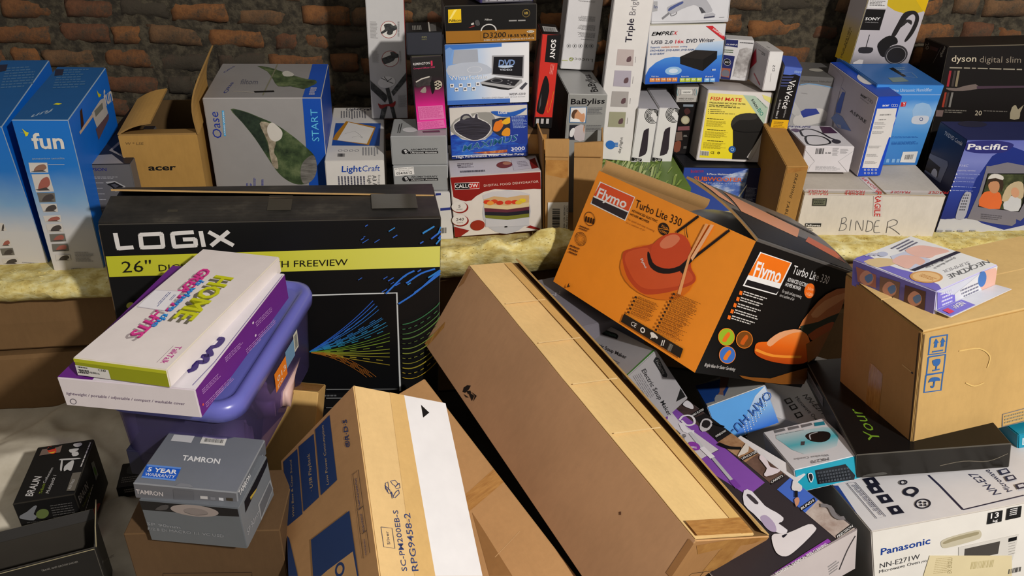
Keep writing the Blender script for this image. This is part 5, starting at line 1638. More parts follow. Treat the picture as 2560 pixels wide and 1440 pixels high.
b.text('F', z9, 'acer', (1185, 1032), (1252, 1030), (1190, 1008), W_, 'logo', bold=0.04)
for i in range(3):
    b.oval('F', z9, (1284 + i * 20, 1022), (1296 + i * 20, 1022), (1284 + i * 20, 1008), W_, 'logo', 12, hole=0.8)
b.poly('F', z9, '1165,1055 1328,1048 1280,1330 1110,1335', ink((222, 218, 214)), 'data_label')
b.poly('F', z10, '1135,-110 1300,-115 1315,-20 1145,465 990,462', ink((222, 218, 214)), 'data_label')
b.bars('F', z9, (1160, 1108), (1275, 1104), (1156, 1120), 20, K_, 'data_label')
b.bars('F', z9, (1150, 1155), (1225, 1152), (1147, 1166), 14, K_, 'data_label')
for y in (20, 60, 110, 250, 330, 400):
    b.lines('F', z10, (1115 - y * 0.25, y), (1230 - y * 0.2, y), (1112 - y * 0.25, y + 26), 3, ink((150, 148, 146)), 'data_label')
for i in range(8):
    x, y = 1005 + (i % 4) * 35, 472 + (i // 4) * 30
    b.oval('F', z10, (x + 10, y + 10), (x + 21, y + 10), (x + 10, y), ink((206, 210, 220)), 'icons', 8, hole=0.6)
b.oval('T', z9, (1020, 770), (1090, 815), (1060, 745), ink((206, 200, 196)), 'handle')
b.text('L', z10, 'r', (890, 415), (925, 390), (888, 395), W_, 'logo', bold=0.04)
b.done()

# humidifier
b = Box('humidifier', 'humidifier_box', 'sky blue humidifier box beside the royal blue laptop box', 'box', {'*': ink((60, 120, 186)), 'T': ink((44, 100, 166)), 'R': ink((70, 120, 180))})
b.fill('F', grad('humid', [(0.0, (52, 116, 188)), (0.4, (70, 140, 206)), (0.7, (130, 176, 220)), (0.82, (60, 132, 206)), (1.0, (60, 134, 208))]))
b.text('F', z9, 'Cline Ultrasonic Humidifier', (1270, 893), (1668, 884), (1272, 860), ink((190, 206, 226)), bold=0.005)
b.line('F', z9, '1300,918 1760,918', 0.0012, ink((190, 206, 226)), 'artwork')
b.poly('F', z9, '1510,1010 1640,1010 1655,1130 1480,1130', ink((150, 186, 222)), 'picture', smooth=2)
b.poly('F', z9, '1470,1150 1500,1125 1600,1120 1640,1140 1610,1195 1550,1205 1475,1195', ink((200, 206, 216)), 'picture', smooth=3)
b.oval('F', z9, (1562, 1155), (1580, 1155), (1562, 1138), ink((30, 60, 120)), 'picture', 14, hole=0.7)
b.poly('F', z9, '1370,990 1420,985 1408,1032 1360,1035', ink((196, 44, 50)), 'logo')
b.text('F', z9, 'Y', (1382, 1028), (1406, 1026), (1386, 992), W_, 'logo', bold=0.04)
for y in (160, 210, 225):
    b.lines('F', z10, (1275, y), (1550, y - 6), (1270, y + 20), 2, ink((40, 96, 170)))
b.poly('F', z10, '1385,308 1530,302 1500,412 1355,408', ink((222, 220, 216)), 'barcode_label')
b.bars('F', z10, (1408, 335), (1490, 332), (1395, 382), 14, ink((60, 60, 60)), 'barcode_label')
for x in (1225, 1280, 1325):
    b.poly('F', z10, [(x, 375), (x + 28, 374), (x + 22, 410), (x - 8, 410)], ink((130, 176, 220)), 'icons')
b.poly('T', z9, '1250,665 1290,655 1420,740 1390,745', K_, 'artwork')
b.line('T', z9, '1370,715 1470,705 1525,755 1415,745', 0.002, ink((130, 160, 190)), 'artwork')
b.poly('T', z9, '1240,755 1380,750 1445,790 1290,800', ink((110, 130, 130)), 'label')
b.lines('T', z9, (1300, 660), (1400, 655), (1340, 690), 2, ink((120, 150, 180)))
b.done()

# headphones box on top
b = Box('sony_head', 'headphones_box', 'yellow and grey box picturing large black headphones, perched on the blue boxes', 'box', {'*': ink((150, 146, 146)), 'L': ink((176, 164, 120)), 'F': ink((176, 172, 174))})
b.fill('L', grad('side_yellow', [(0.0, (214, 176, 20)), (0.3, (196, 170, 90)), (0.5, (178, 170, 168)), (1.0, (170, 166, 170))]))
b.fill('F', grad('front_grey', [(0.0, (110, 106, 108)), (0.18, (176, 170, 174)), (0.6, (186, 180, 184)), (1.0, (190, 186, 180))]))
b.poly('F', z9, '1640,-60 1580,110 1400,130 1240,60 1220,-80 1650,-140', ink((200, 170, 30)), 'artwork', smooth=2)
b.poly('F', z9, '1640,-20 1600,120 1560,80 1500,-20', ink((220, 180, 10)), 'artwork')
b.poly('F', z9, '1030,88 1218,92 1158,293 970,290', ink((26, 24, 24)), 'logo')
b.text('F', z9, 'SONY', (1016, 195), (1160, 196), (1024, 166), W_, 'logo', bold=0.04)
b.text('F', z9, 'make.believe', (1016, 218), (1145, 222), (1018, 207), ink((150, 148, 148)), 'logo')
b.poly('F', z9, '1070,-60 1250,-60 1225,80 1040,75', ink((214, 212, 210)), 'text_panel')
b.lines('F', z9, (1065, 5), (1225, 10), (1060, 60), 4, ink((90, 88, 88)))
b.poly('F', z9, '1270,350 1330,230 1390,130 1450,105 1510,110 1540,160 1530,230 1480,330 1420,400 1400,390 1460,290 1500,200 1500,150 1470,140 1420,180 1360,270 1310,350', ink((38, 35, 35)), 'picture', smooth=3)
b.poly('F', z9, '1360,270 1410,190 1470,200 1465,240 1430,215 1400,240 1350,275', ink((48, 45, 45)), 'picture', smooth=2)
b.poly('F', z9, '1135,450 1170,390 1250,345 1320,365 1330,420 1260,450 1220,540 1170,540', ink((30, 28, 28)), 'picture', smooth=3)
b.oval('F', z9, (1318, 530), (1420, 480), (1270, 450), ink((52, 50, 52)), 'picture')
b.oval('F', z9, (1318, 535), (1405, 492), (1278, 468), ink((150, 146, 148)), 'picture', hole=0.96)
b.oval('F', z9, (1318, 535), (1398, 495), (1282, 472), ink((34, 32, 33)), 'picture')
b.poly('F', z9, '955,470 985,455 1090,460 1085,500 1050,515 960,510', ink((44, 42, 46)), 'picture', smooth=2)
b.line('F', z9, '1025,460 1060,335', 0.002, ink((40, 38, 40)), 'picture')
b.poly('F', z9, '900,605 960,575 1000,580 990,618 900,618', ink((190, 184, 180)), 'logo')
b.lines('L', z9, (885, 300), (790, 560), (900, 300), 1, ink((110, 96, 40)))
b.text('L', z9, 'MDR-RF810RK', (800, 560), (890, 260), (780, 552), ink((110, 96, 50)), bold=0.0)
b.done()

# dark vacuum box + TV box
b = Box('dyson', 'vacuum_cleaner_box', 'large black vacuum cleaner box with thin coloured stripes at the right edge', 'box', {'*': ink((22, 18, 17)), 'T': ink((30, 26, 24))}, edge=ink((60, 54, 46)))
gl = ink((196, 184, 160))
b.text('F', z9, 'dyson', (1855, 598), (2095, 598), (1860, 532), gl, 'logo', bold=0.012)
b.text('F', z9, 'digital slim', (2128, 604), (2528, 608), (2132, 540), ink((140, 128, 112)), bold=-0.012)
b.lines('F', z9, (1838, 650), (2540, 668), (1837, 664), 1, ink((150, 142, 124)), ragged=0, thick=0.8)
for x, c in ((1835, (150, 30, 44)), (1880, (60, 50, 46)), (1915, (130, 116, 90))):
    b.poly('F', z9, [(x, 685), (x + 22, 685), (x - 5, 840), (x - 28, 838)], ink(c), 'picture')
for x, c in ((1790, (150, 50, 30)), (1815, (60, 50, 46)), (1855, (120, 116, 110))):
    b.poly('F', z9, [(x, 895), (x + 20, 895), (x - 10, 1040), (x - 30, 1038)], ink(c), 'picture')
b.poly('F', z9, '1805,850 1900,855 1960,838 2090,815 2110,860 1960,880 1830,875', ink((110, 96, 90)), 'picture', smooth=2)
b.poly('F', z9, '2100,835 2560,830 2560,850 2100,860', ink((66, 46, 60)), 'picture')
b.poly('F', z9, '1710,1065 1780,1068 1765,1130 1700,1128', ink((110, 90, 86)), 'picture')
b.lines('F', z9, (1790, 1062), (2010, 1070), (1785, 1100), 2, ink((120, 114, 104)))
b.text('F', z9, '20', (2080, 1116), (2145, 1118), (2086, 1068), gl, bold=-0.005)
b.lines('F', z9, (2165, 1070), (2420, 1078), (2163, 1085), 1, ink((110, 104, 96)))
b.poly('F', z9, '2440,1040 2480,1020 2500,1060 2555,1015 2520,1090 2510,1150 2420,1150', ink((150, 140, 116)), 'logo', smooth=2)
b.text('L', z9, '20', (1605, 420), (1608, 482), (1640, 412), gl, bold=-0.005)
b.text('L', z9, 'dyson', (1755, 560), (1800, 470), (1745, 520), gl, 'logo', bold=0.01)
b.line('L', z9, '1680,610 1760,460', 0.0015, ink((120, 112, 100)), 'picture')
b.poly('L', z9, '1650,440 1735,470 1720,500 1650,480', ink((70, 40, 40)), 'picture')
b.line('F', z9, '1822,440 2560,425', 0.002, ink((110, 100, 82)), 'edge_wear')
b.done()
b = Box('pacific', 'television_box', 'navy and lilac television box showing two laughing children on its screen', 'box', {'*': ink((24, 30, 74)), 'T': ink((36, 42, 84)), 'L': ink((22, 26, 62))})
b.fill('F', grad('tv_run', [(0.0, (190, 190, 194)), (0.165, (190, 190, 194)), (0.17, (24, 38, 110)), (0.5, (44, 64, 150)), (0.78, (120, 128, 190)), (1.0, (96, 104, 176))]))
b.poly('F', z10, '2250,350 2560,300 2560,1020 2150,1000 2000,800', ink((30, 48, 128)), 'artwork', smooth=2)
b.poly('F', z10, '1985,225 2060,205 2300,200 2440,225 2450,260 2350,315 2130,322 2000,300 1970,270', ink((44, 46, 116)), 'logo', smooth=3)
b.text('F', z10, 'Pacific', (2008, 285), (2392, 288), (2022, 228), W_, 'logo', bold=0.035)
b.text('F', z10, 'P14C', (1925, 455), (2015, 455), (1934, 428), ink((190, 190, 220)))
b.text('F', z10, 'ESSENTIAL VIEWING', (1912, 495), (2085, 497), (1916, 482), ink((200, 200, 226)))
for y, x in ((524, 1905), (560, 1893), (596, 1878), (645, 1860), (682, 1845)):
    b.oval('F', z10, (x, y), (x + 7, y), (x, y - 7), W_, 'bullet', 8)
    b.lines('F', z10, (x + 18, y - 6), (x + 250, y + 4), (x + 17, y + 6), 1, ink((150, 160, 210)))
b.poly('F', z10, '2190,470 2230,445 2560,440 2560,940 2480,960 2440,1025 2050,960 2020,930 2120,700', ink((124, 120, 128)), 'picture', smooth=2)
b.poly('F', z10, '2205,515 2560,515 2560,800 2510,890 2110,840', ink((20, 20, 20)), 'picture')
b.poly('F', z10, '2215,525 2556,525 2540,800 2500,880 2125,832', mottled('garden', [(0.3, (30, 36, 20)), (0.6, (70, 76, 46)), (0.8, (110, 110, 80))], 40), 'picture')
b.poly('F', z10, '2120,830 2150,720 2200,690 2290,690 2335,730 2320,860', ink((226, 110, 54)), 'picture', smooth=2)
b.oval('F', z10, (2265, 635), (2320, 640), (2265, 560), ink((196, 140, 100)), 'picture')
b.poly('F', z10, '2200,640 2215,570 2265,545 2310,555 2350,570 2355,650 2330,700 2320,620 2290,590 2230,600', ink((60, 44, 34)), 'picture', smooth=2)
b.poly('F', z10, '2205,570 2240,525 2300,520 2355,545 2350,580 2280,560', ink((216, 210, 200)), 'picture', smooth=2)
b.poly('F', z10, '2360,860 2370,770 2400,740 2500,730 2530,780 2500,880', ink((206, 206, 206)), 'picture', smooth=2)
b.poly('F', z10, '2340,780 2370,680 2420,620 2500,590 2550,620 2550,740 2510,760 2440,720 2400,780', ink((196, 176, 140)), 'picture', smooth=2)
b.oval('F', z10, (2470, 700), (2510, 705), (2470, 650), ink((210, 156, 120)), 'picture')
b.lines('F', z10, (2140, 905), (2380, 930), (2135, 960), 3, ink((90, 86, 94)))
b.poly('F', z10, '1985,700 2020,695 2045,720 2000,900 1960,960 1915,958 1893,935 1940,780', ink((170, 170, 180)), 'picture', smooth=3)
for i in range(18):
    x, y = 1975 + (i % 3) * 20 - (i // 3) * 8, 725 + (i // 3) * 28
    b.oval('F', z10, (x, y), (x + 7, y), (x, y - 7), ink((70, 70, 80)), 'picture', 8)
for x in (1705, 1800, 1910, 2030):
    b.lines('F', z10, (x, 1060), (x + 75, 1062), (x - 3, 1095), 2, ink((150, 150, 154)), thick=0.8)
b.text('L', z10, 'TV/DVD Combi', (1785, 142), (1955, 250), (1800, 105), W_, bold=0.015)
b.poly('L', z10, '1600,285 1820,400 1825,440 1750,610 1680,560 1560,470', ink((110, 112, 128)), 'picture')
b.poly('L', z10, '1590,330 1750,460 1720,560 1560,450', ink((36, 26, 24)), 'picture')
b.poly('L', z10, '1660,520 1690,470 1720,500 1710,560', ink((190, 186, 190)), 'picture', smooth=2)
b.oval('T', z10, (2060, 40), (2200, 45), (2060, 10), ink((40, 40, 60)), 'logo')
b.done()
# ------------------------------------------------------------------ foreground, left
def arrow_tri(b, face, z, spec, mat, part='arrow'):
    b.poly(face, z, spec, mat, part)


# big TV box
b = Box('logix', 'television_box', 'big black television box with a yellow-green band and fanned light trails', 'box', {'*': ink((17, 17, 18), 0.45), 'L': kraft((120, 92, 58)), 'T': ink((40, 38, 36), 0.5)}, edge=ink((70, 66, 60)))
bk = ink((44, 42, 40), 0.5)
w_, d_, h_ = b.D
b.poly('F', z12, '112,482 2228,418 2230,548 135,612', grad('lime', [(0, (182, 182, 40)), (0.45, (196, 194, 52)), (1, (206, 204, 96))], 0), 'colour_band', uv=True)
wl = ink((214, 210, 206))


def stroke_letters(b, z, pts, wd):
    for p in pts:
        b.line('F', z, p, wd, wl, 'logo')


lw_ = 0.0088
for p in ('172,335 192,432 288,424',
          '330,345 340,426 475,420 465,338 330,345',
          '668,328 532,338 545,420 682,412 678,372 600,374',
          '712,322 732,420',
          '762,326 920,412', '890,322 778,414'):
    q = P(p)
    for a_, b_ in zip(q, q[1:]):
        b.line('F', z12, [a_, b_], lw_, wl, 'logo')
for x, y in ((192, 432), (340, 426), (475, 420), (465, 338), (330, 345), (532, 338), (545, 420), (682, 412), (678, 372)):
    b.poly('F', z12, [(x - 9, y - 9), (x + 9, y - 9), (x + 10, y + 9), (x - 9, y + 9)], wl, 'logo')
b.text('F', z12, '26" ', (218, 583), (402, 574), (212, 508), ink((24, 24, 20)), bold=-0.004)
b.text('F', z12, 'DIGITAL LCD TV WITH FREEVIEW', (450, 574), (1640, 536), (446, 530), ink((24, 24, 20)), bold=-0.006)
# screen on the print
b.line('F', z12, '1300,728 1950,710 1972,1330', 0.004, ink((196, 200, 200)), 'screen_outline')
b.poly('F', z12, '1100,738 1945,716 1966,1340 1100,1340', ink((12, 13, 15), 0.4), 'screen')
rr = random.Random(3)


def trail(p0, p1, p2, wd, c, dash=False):
    pts_ = []
    for i in range(13):
        t = i / 12
        pts_.append(((1 - t) ** 2 * p0[0] + 2 * t * (1 - t) * p1[0] + t * t * p2[0], (1 - t) ** 2 * p0[1] + 2 * t * (1 - t) * p1[1] + t * t * p2[1]))
    if dash:
        for i in range(0, 12, 2):
            b.line('F', z12, pts_[i:i + 2], wd, ink(c), 'light_trails')
    else:
        b.line('F', z12, pts_, wd, ink(c), 'light_trails')


for i in range(12):
    t = i / 11
    trail((1400, 1080), (1620 + 60 * t, 1040 - 90 * (1 - t)), (1800 + 100 * t, 770 + 150 * t + rr.uniform(-20, 20)), 0.0012 + 0.001 * rr.random(), (40, 90 + int(40 * t), 190 - int(30 * t)), i % 3 == 2)
for i in range(9):
    t = i / 8
    trail((1410, 1080), (1650, 1060 + 60 * t), (1905, 960 + 200 * t), 0.0012 + 0.0012 * rr.random(), (90 + int(60 * t), 130, 40), i % 4 == 3)
for i in range(6):
    t = i / 5
    trail((1410, 1082), (1600, 1060 + 50 * t), (1820 - 60 * t, 1235), 0.001, (160, 96, 34), i % 3 == 1)
for i in range(26):
    x = rr.uniform(1700, 2215)
    y = rr.uniform(265, 410) if i < 14 else rr.uniform(565, 700)
    ln = rr.uniform(15, 60) * (0.6 + (x - 1700) / 600)
    b.line('F', z12, [(x, y), (x + ln, y - ln * 0.62)], 0.0014 + 0.003 * rr.random() * (x - 1650) / 560, ink((50, 100 if i % 3 else 130, 200)), 'light_trails')
for q in ('1880,706 1990,600 2060,562', '2010,640 2100,580 2190,550', '1960,770 2080,690 2225,560', '2060,700 2130,650 2228,580'):
    b.line('F', z12, q, 0.004, ink((44, 110, 206)), 'light_trails', smooth=4)
for i in range(12):
    t = i / 11
    p0 = (1985, 900 + 330 * t)
    trail(p0, (2090, 830 + 380 * t + 60), (2226, 760 + 340 * t), 0.0012 + 0.002 * rr.random(), (50 + int(130 * t), 110 + int(40 * t), 70 - int(30 * t)), i % 3 == 1)
for y in (1305, 1360, 1420):
    b.line('F', z12, [(1505, y), (1960, y - 2)], 0.003 if y == 1360 else 0.002, ink((120, 122, 122)), 'light_trails')
b.oval('F', z12, (275, 775), (300, 772), (275, 755), ink((170, 168, 60)), 'logo', 14)
b.lines('F', z12, (1440, 1340), (1620, 1338), (1440, 1372), 1, ink((90, 92, 94)), thick=0.3)
b.line('L', None, [('f', 0.985, 0.02), ('f', 0.985, 0.98)], 0.004, kraft((168, 132, 84)), 'board_edge')
# two top flaps with a ragged open seam
fa = slab('flap', [(-w_ / 2 + 0.002, -d_ / 2 + 0.001, h_ + 0.001), (w_ / 2 - 0.002, -d_ / 2 + 0.001, h_ + 0.001), (w_ / 2 - 0.004, 0.012, h_ + 0.004), (-w_ / 2 + 0.004, 0.008, h_ + 0.016)], 0.004, mottled('dusty_black', [(0.35, (24, 23, 22)), (0.6, (46, 43, 39)), (0.8, (78, 73, 64))], 9, 0.5, 6), b.root, kraft((170, 130, 78)))
fb = slab('flap', [(w_ / 2 - 0.002, d_ / 2 - 0.001, h_ + 0.001), (-w_ / 2 + 0.002, d_ / 2 - 0.001, h_ + 0.001), (-w_ / 2 + 0.004, 0.016, h_ + 0.028), (w_ / 2 - 0.006, 0.014, h_ + 0.006)], 0.004, mottled('dusty_black', [(0.35, (24, 23, 22))], 9), b.root, kraft((186, 148, 92)))
for x0, x1 in ((0.20, 0.30), (-0.02, 0.03), (-0.22, -0.20)):
    slab('tape_strip', [(x0, -0.06, h_ + 0.0095), (x1, -0.06, h_ + 0.0095), (x1, 0.014, h_ + 0.0125), (x0, 0.014, h_ + 0.0135)], 0.0005, ink((70, 66, 58), 0.15), b.root)
b.done()

# carton under the lens box
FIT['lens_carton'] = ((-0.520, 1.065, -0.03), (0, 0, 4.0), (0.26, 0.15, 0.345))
b = Box('lens_carton', 'brown_carton', 'brown carton coloured dark as if in shadow, under the grey lens box', 'box', kraft((92, 68, 42)), edge=kraft((108, 82, 52)))  # kraft darkened so the colour itself holds the shadow
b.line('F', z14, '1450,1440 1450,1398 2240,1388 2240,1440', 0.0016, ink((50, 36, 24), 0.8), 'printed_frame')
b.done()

# plain carton beside the tub
o_, r_, D_ = FIT['carton_side']
FIT['carton_side'] = (tuple(Vector(o_) + Euler([math.radians(a) for a in r_], 'XYZ').to_matrix() @ Vector((0.046, 0, -0.10))), r_, (0.106, D_[1], D_[2] + 0.10))
b = Box('carton_side', 'small_carton', 'plain pale brown carton tucked between the lilac tub and the stereo carton', 'box', kraft((196, 158, 92)), edge=kraft((206, 170, 104)))
b.poly('T', None, [('f', 0, .1), ('f', 1, .1), ('f', 1, .9), ('f', 0, .9)], tape_mat(), 'tape_strip')
b.done()


# lilac storage tub
def tub():
    o, r, D = FIT['tub_lid']
    mw = Matrix.Translation(o) @ Euler([math.radians(a) for a in r], 'XYZ').to_matrix().to_4x4()
    root = empty('storage_tub', mw)
    tag(root, 'translucent lilac plastic storage tub with a rounded lid, full of odds and ends', 'tub')
    m, nt, p = _new('lilac_plastic')
    p.inputs['Base Color'].default_value = lin((122, 114, 158))
    p.inputs['Roughness'].default_value = 0.25
    tr = nt.nodes.new('ShaderNodeBsdfTransparent')
    tr.inputs[0].default_value = lin((204, 198, 228))
    mx = nt.nodes.new('ShaderNodeMixShader')
    mx.inputs[0].default_value = 0.84
    out = nt.nodes['Material Output']
    nt.links.new(p.outputs[0], mx.inputs[1])
    nt.links.new(tr.outputs[0], mx.inputs[2])
    nt.links.new(mx.outputs[0], out.inputs[0])
    lm, nt2, p2 = _new('lilac_lid')
    nt2.links.new(mixcol(nt2, lin((92, 94, 172)), lin((106, 108, 186)), noise_tex(nt2, 5).outputs[0]), p2.inputs['Base Color'])
    p2.inputs['Roughness'].default_value = 0.28

    def ring(w, d, r_, z, n=7):
        pts_ = []
        for cx, cy, a0 in ((w / 2 - r_, d / 2 - r_, 0), (-w / 2 + r_, d / 2 - r_, 90), (-w / 2 + r_, -d / 2 + r_, 180), (w / 2 - r_, -d / 2 + r_, 270)):
            for k in range(n + 1):
                a = math.radians(a0 + 90 * k / n)
                pts_.append(Vector((cx + r_ * math.cos(a), cy + r_ * math.sin(a), z)))
        return pts_

    def loft(name, rings, mat, cap0, cap1):
        vs, fs = [], []
        n = len(rings[0])
        for rg in rings:
            vs += rg
        for j in range(len(rings) - 1):
            for i in range(n):
                fs.append((j * n + i, j * n + (i + 1) % n, (j + 1) * n + (i + 1) % n, (j + 1) * n + i))
        if cap0: fs.append(tuple(reversed(range(n))))
        if cap1: fs.append(tuple((len(rings) - 1) * n + i for i in range(n)))
        return mesh_obj(name, vs, fs, mat, root, smooth=True)
    W, Dp = D[0], D[1]
    R0 = 0.045
    loft('lid', [ring(W - 0.012, Dp - 0.012, R0, -0.020), ring(W + 0.002, Dp + 0.002, R0, -0.018), ring(W + 0.004, Dp + 0.004, R0, 0.0), ring(W - 0.002, Dp - 0.002, R0, 0.011), ring(W - 0.018, Dp - 0.018, R0 - 0.006, 0.015),
                 ring(W - 0.034, Dp - 0.034, R0 - 0.012, 0.015), ring(W - 0.046, Dp - 0.046, R0 - 0.016, 0.008), ring(W - 0.06, Dp - 0.06, R0 - 0.02, 0.007)], lm, True, True)
    H = 0.190
    outer = [ring(W - 0.016, Dp - 0.016, R0 - 0.006, -0.018), ring(W - 0.020, Dp - 0.020, R0 - 0.006, -0.06), ring(W - 0.030, Dp - 0.030, R0 - 0.008, -H + 0.012), ring(W - 0.040, Dp - 0.040, R0 - 0.012, -H)]
    inner = [ring(W - 0.036, Dp - 0.036, R0 - 0.012, -H + 0.003), ring(W - 0.022, Dp - 0.022, R0 - 0.008, -0.02)]
    loft('tub_body', outer + inner, m, False, False)
    b_ = ring(W - 0.040, Dp - 0.040, R0 - 0.012, -H)
    mesh_obj('tub_base', b_, [tuple(range(len(b_)))], m, root)
    # things inside it
    for k, (x, y, z, sx, sy, sz, c) in enumerate(((-0.045, -0.155, -0.182, 0.12, 0.09, 0.06, (34, 34, 56)), (0.07, 0.05, -0.182, 0.09, 0.16, 0.085, (214, 178, 168)), (0.05, -0.12, -0.182, 0.09, 0.10, 0.05, (196, 176, 160)), (-0.05, 0.1, -0.182, 0.12, 0.2, 0.07, (150, 140, 150)))):
        bm = bmesh.new()
        bmesh.ops.create_cube(bm, size=1)
        bmesh.ops.scale(bm, vec=(sx, sy, sz), verts=bm.verts)
        bmesh.ops.bevel(bm, geom=bm.edges[:], offset=min(sx, sz) * (0.04 if k == 0 else 0.3), segments=3, affect='EDGES')
        bmesh.ops.subdivide_edges(bm, edges=bm.edges[:], cuts=1, use_grid_fill=True)
        for v in bm.verts:
            if k:
                v.co += v.co * 0.25 * noise.noise(v.co * 22 + Vector((k, 0, 0)))
        ob = bm_obj('wrapped_packet' if k else 'navy_case', bm, ink(c, 0.5), None, smooth=bool(k))
        ob.matrix_world = mw @ Matrix.Translation((x, y, z + sz / 2 + 0.001)) @ Matrix.Rotation(0.2 * k, 4, 'Z')
        tag(ob, ('navy case seen through the near wall of the lilac tub', 'pinkish wrapped packet seen through the right wall of the lilac tub', 'beige wrapped packet in the near right corner of the lilac tub', 'grey wrapped packet at the back of the lilac tub')[k], 'packet' if k else 'case')
    # price sticker on the right wall
    xs = (W - 0.020) / 2 + 0.0015
    tl = -0.032
    for nm, y0, y1, z0, z1, c in (('price_sticker', -0.030, 0.032, tl - 0.062, tl - 0.018, (236, 130, 36)), ('price_sticker', 0.032, 0.080, tl - 0.050, tl - 0.010, (110, 150, 186)), ('price_sticker', 0.080, 0.103, tl - 0.044, tl - 0.002, (206, 206, 190))):
        mesh_obj(nm, [(xs + 0.0005, y0, z0), (xs + 0.0005, y1, z0), (xs + 0.0005, y1, z1), (xs + 0.0005, y0, z1)], [(0, 1, 2, 3)], ink(c), root)
    for t_, y0, y1, z0, hh in (('013', -0.020, 0.026, tl - 0.044, 0.012), ('STO', -0.022, 0.006, tl - 0.058, 0.008)):
        gv, gf = glyphs(t_, 0.02, 1.0)
        mesh_obj('lettering', [(xs + 0.0011, y0 + (y1 - y0) * x, z0 + hh * y) for x, y in gv], gf, ink((240, 226, 206)), root)
    vs, fs = [], []
    for i in range(9):
        k = len(vs)
        z0 = tl - 0.038 + i * 0.0035
        vs += [(xs + 0.0011, 0.084, z0), (xs + 0.0011, 0.098, z0), (xs + 0.0011, 0.098, z0 + 0.0018), (xs + 0.0011, 0.084, z0 + 0.0018)]
        fs.append((k, k + 1, k + 2, k + 3))
    mesh_obj('barcode', vs, fs, ink((80, 80, 84)), root)


tub()

# white and purple cushion box
pu = ink((104, 34, 132))
b = Box('purple', 'laptop_tray_box', 'flat white and purple box lying on the lilac tub', 'box', {'*': ink((222, 212, 212)), 'R': pu, 'L': pu, 'T': ink((226, 220, 226))}, edge=ink((214, 204, 210)))
b.poly('T', None, [('f', 0, 0.004), ('f', .26, 0.004), ('f', .12, 1), ('f', 0, 1)], pu, 'artwork')
b.text('F', z13, 'lightweight / portable / adjustable / compact / washable cover', (135, 1112), (985, 1188), (136, 1092), ink((96, 74, 104)), bold=0.008)
b.oval('F', z13, (183, 1162), (207, 1166), (183, 1142), ink((50, 40, 60)), 'logo', 20, hole=0.82)
b.line('T', z13, '1005,948 1050,930 1065,895 1085,880 1130,880 1140,850 1120,835 1170,830 1160,790 1190,770 1215,765 1245,735 1250,712 1215,715', 0.011, ink((54, 34, 110)), 'logo', smooth=4)
b.line('T', z13, '1040,1048 1200,880 1760,262', 0.0012, ink((96, 80, 150)), 'outline')
for (x, y) in ((1085, 1080), (1110, 1175), (1250, 850), (1470, 595), (1490, 685), (1180, 1100), (1400, 790)):
    b.lines('R', z13, (x + 20, y), (x + 150, y - 130), (x + 32, y + 36), 3, ink((176, 130, 190)), ragged=0.2)
b.oval('R', z13, (1113, 1184), (1118, 1178), (1110, 1176), ink((226, 90, 80)), 'bullet', 10)
for x, y in ((1473, 596), (1491, 687)):
    b.oval('R', z13, (x, y), (x + 6, y - 6), (x - 2, y - 8), ink((226, 206, 226)), 'bullet', 10)
b.done()

# broadband box
b = Box('talktalk', 'broadband_box', 'white and lime box with jumbled pink, blue and yellow 3D lettering on its lid', 'box', {'*': ink((230, 222, 218)), 'F': ink((146, 150, 20)), 'B': ink((170, 172, 40)), 'T': ink((232, 222, 218))}, edge=ink((220, 212, 196)))  # front lime darkened in colour, as the less lit side
b.poly('F', z13, '172,850 855,935 862,965 178,875', ink((182, 184, 34)), 'lid_edge')
b.poly('F', z13, '195,898 435,935 455,1002 218,970', ink((214, 210, 204)), 'label')
b.lines('F', z13, (215, 908), (300, 920), (222, 965), 3, ink((50, 50, 50)), 'label')
b.bars('F', z13, (225, 935), (370, 956), (232, 948), 22, K_, 'label')
b.text('F', z13, 'CE', (362, 940), (398, 946), (360, 924), K_, 'label')
b.oval('F', z13, (408, 940), (418, 942), (408, 932), K_, 'label', 12, hole=0.5)
sh = ink((170, 158, 158))
for t_, p0, p1, p2, c, bo in (('GREAT LL-FITS', (1118, 200), (590, 680), (1185, 222), (222, 60, 146), 0.05), ('HOME', (1215, 255), (905, 560), (1345, 275), (206, 208, 30), 0.05)):
    b.text('T', z13, t_, (p0[0] - 42, p0[1] + 26), (p1[0] - 42, p1[1] + 26), (p2[0] - 42, p2[1] + 26), sh if c[0] > 210 else ink((110, 104, 90)), 'lettering', bold=bo)
    b.text('T', z13, t_, (p0[0] - 10, p0[1] + 8), (p1[0] - 10, p1[1] + 8), (p2[0] - 10, p2[1] + 8), ink(tuple(int(v * 0.7) for v in c)), 'lettering', bold=bo)
    b.text('T', z13, t_, p0, p1, p2, ink(c), 'lettering', bold=bo)
b.text('T', z13, 'is where the', (1090, 292), (738, 625), (1128, 306), ink((30, 90, 170)), 'lettering', bold=0.05)
b.text('T', z13, 'is where the', (1096, 288), (744, 620), (1134, 302), ink((52, 150, 226)), 'lettering', bold=0.03)
b.text('T', z13, 'TalkTalk', (925, 765), (808, 888), (970, 772), ink((196, 60, 150)), 'logo', bold=0.01)
b.line('T', z13, '905,765 785,885', 0.0006, ink((176, 160, 168)), 'logo')
b.poly('T', z13, '640,485 770,362 968,372 840,515', ink((206, 200, 208)), 'address_label')
b.poly('T', z13, '648,482 772,366 962,376 838,510', ink((240, 236, 240)), 'address_label')
b.lines('T', z13, (870, 378), (760, 492), (895, 382), 2, ink((110, 116, 160)), 'address_label')
b.lines('T', z13, (910, 395), (865, 445), (930, 400), 2, ink((110, 116, 160)), 'address_label')
b.done()

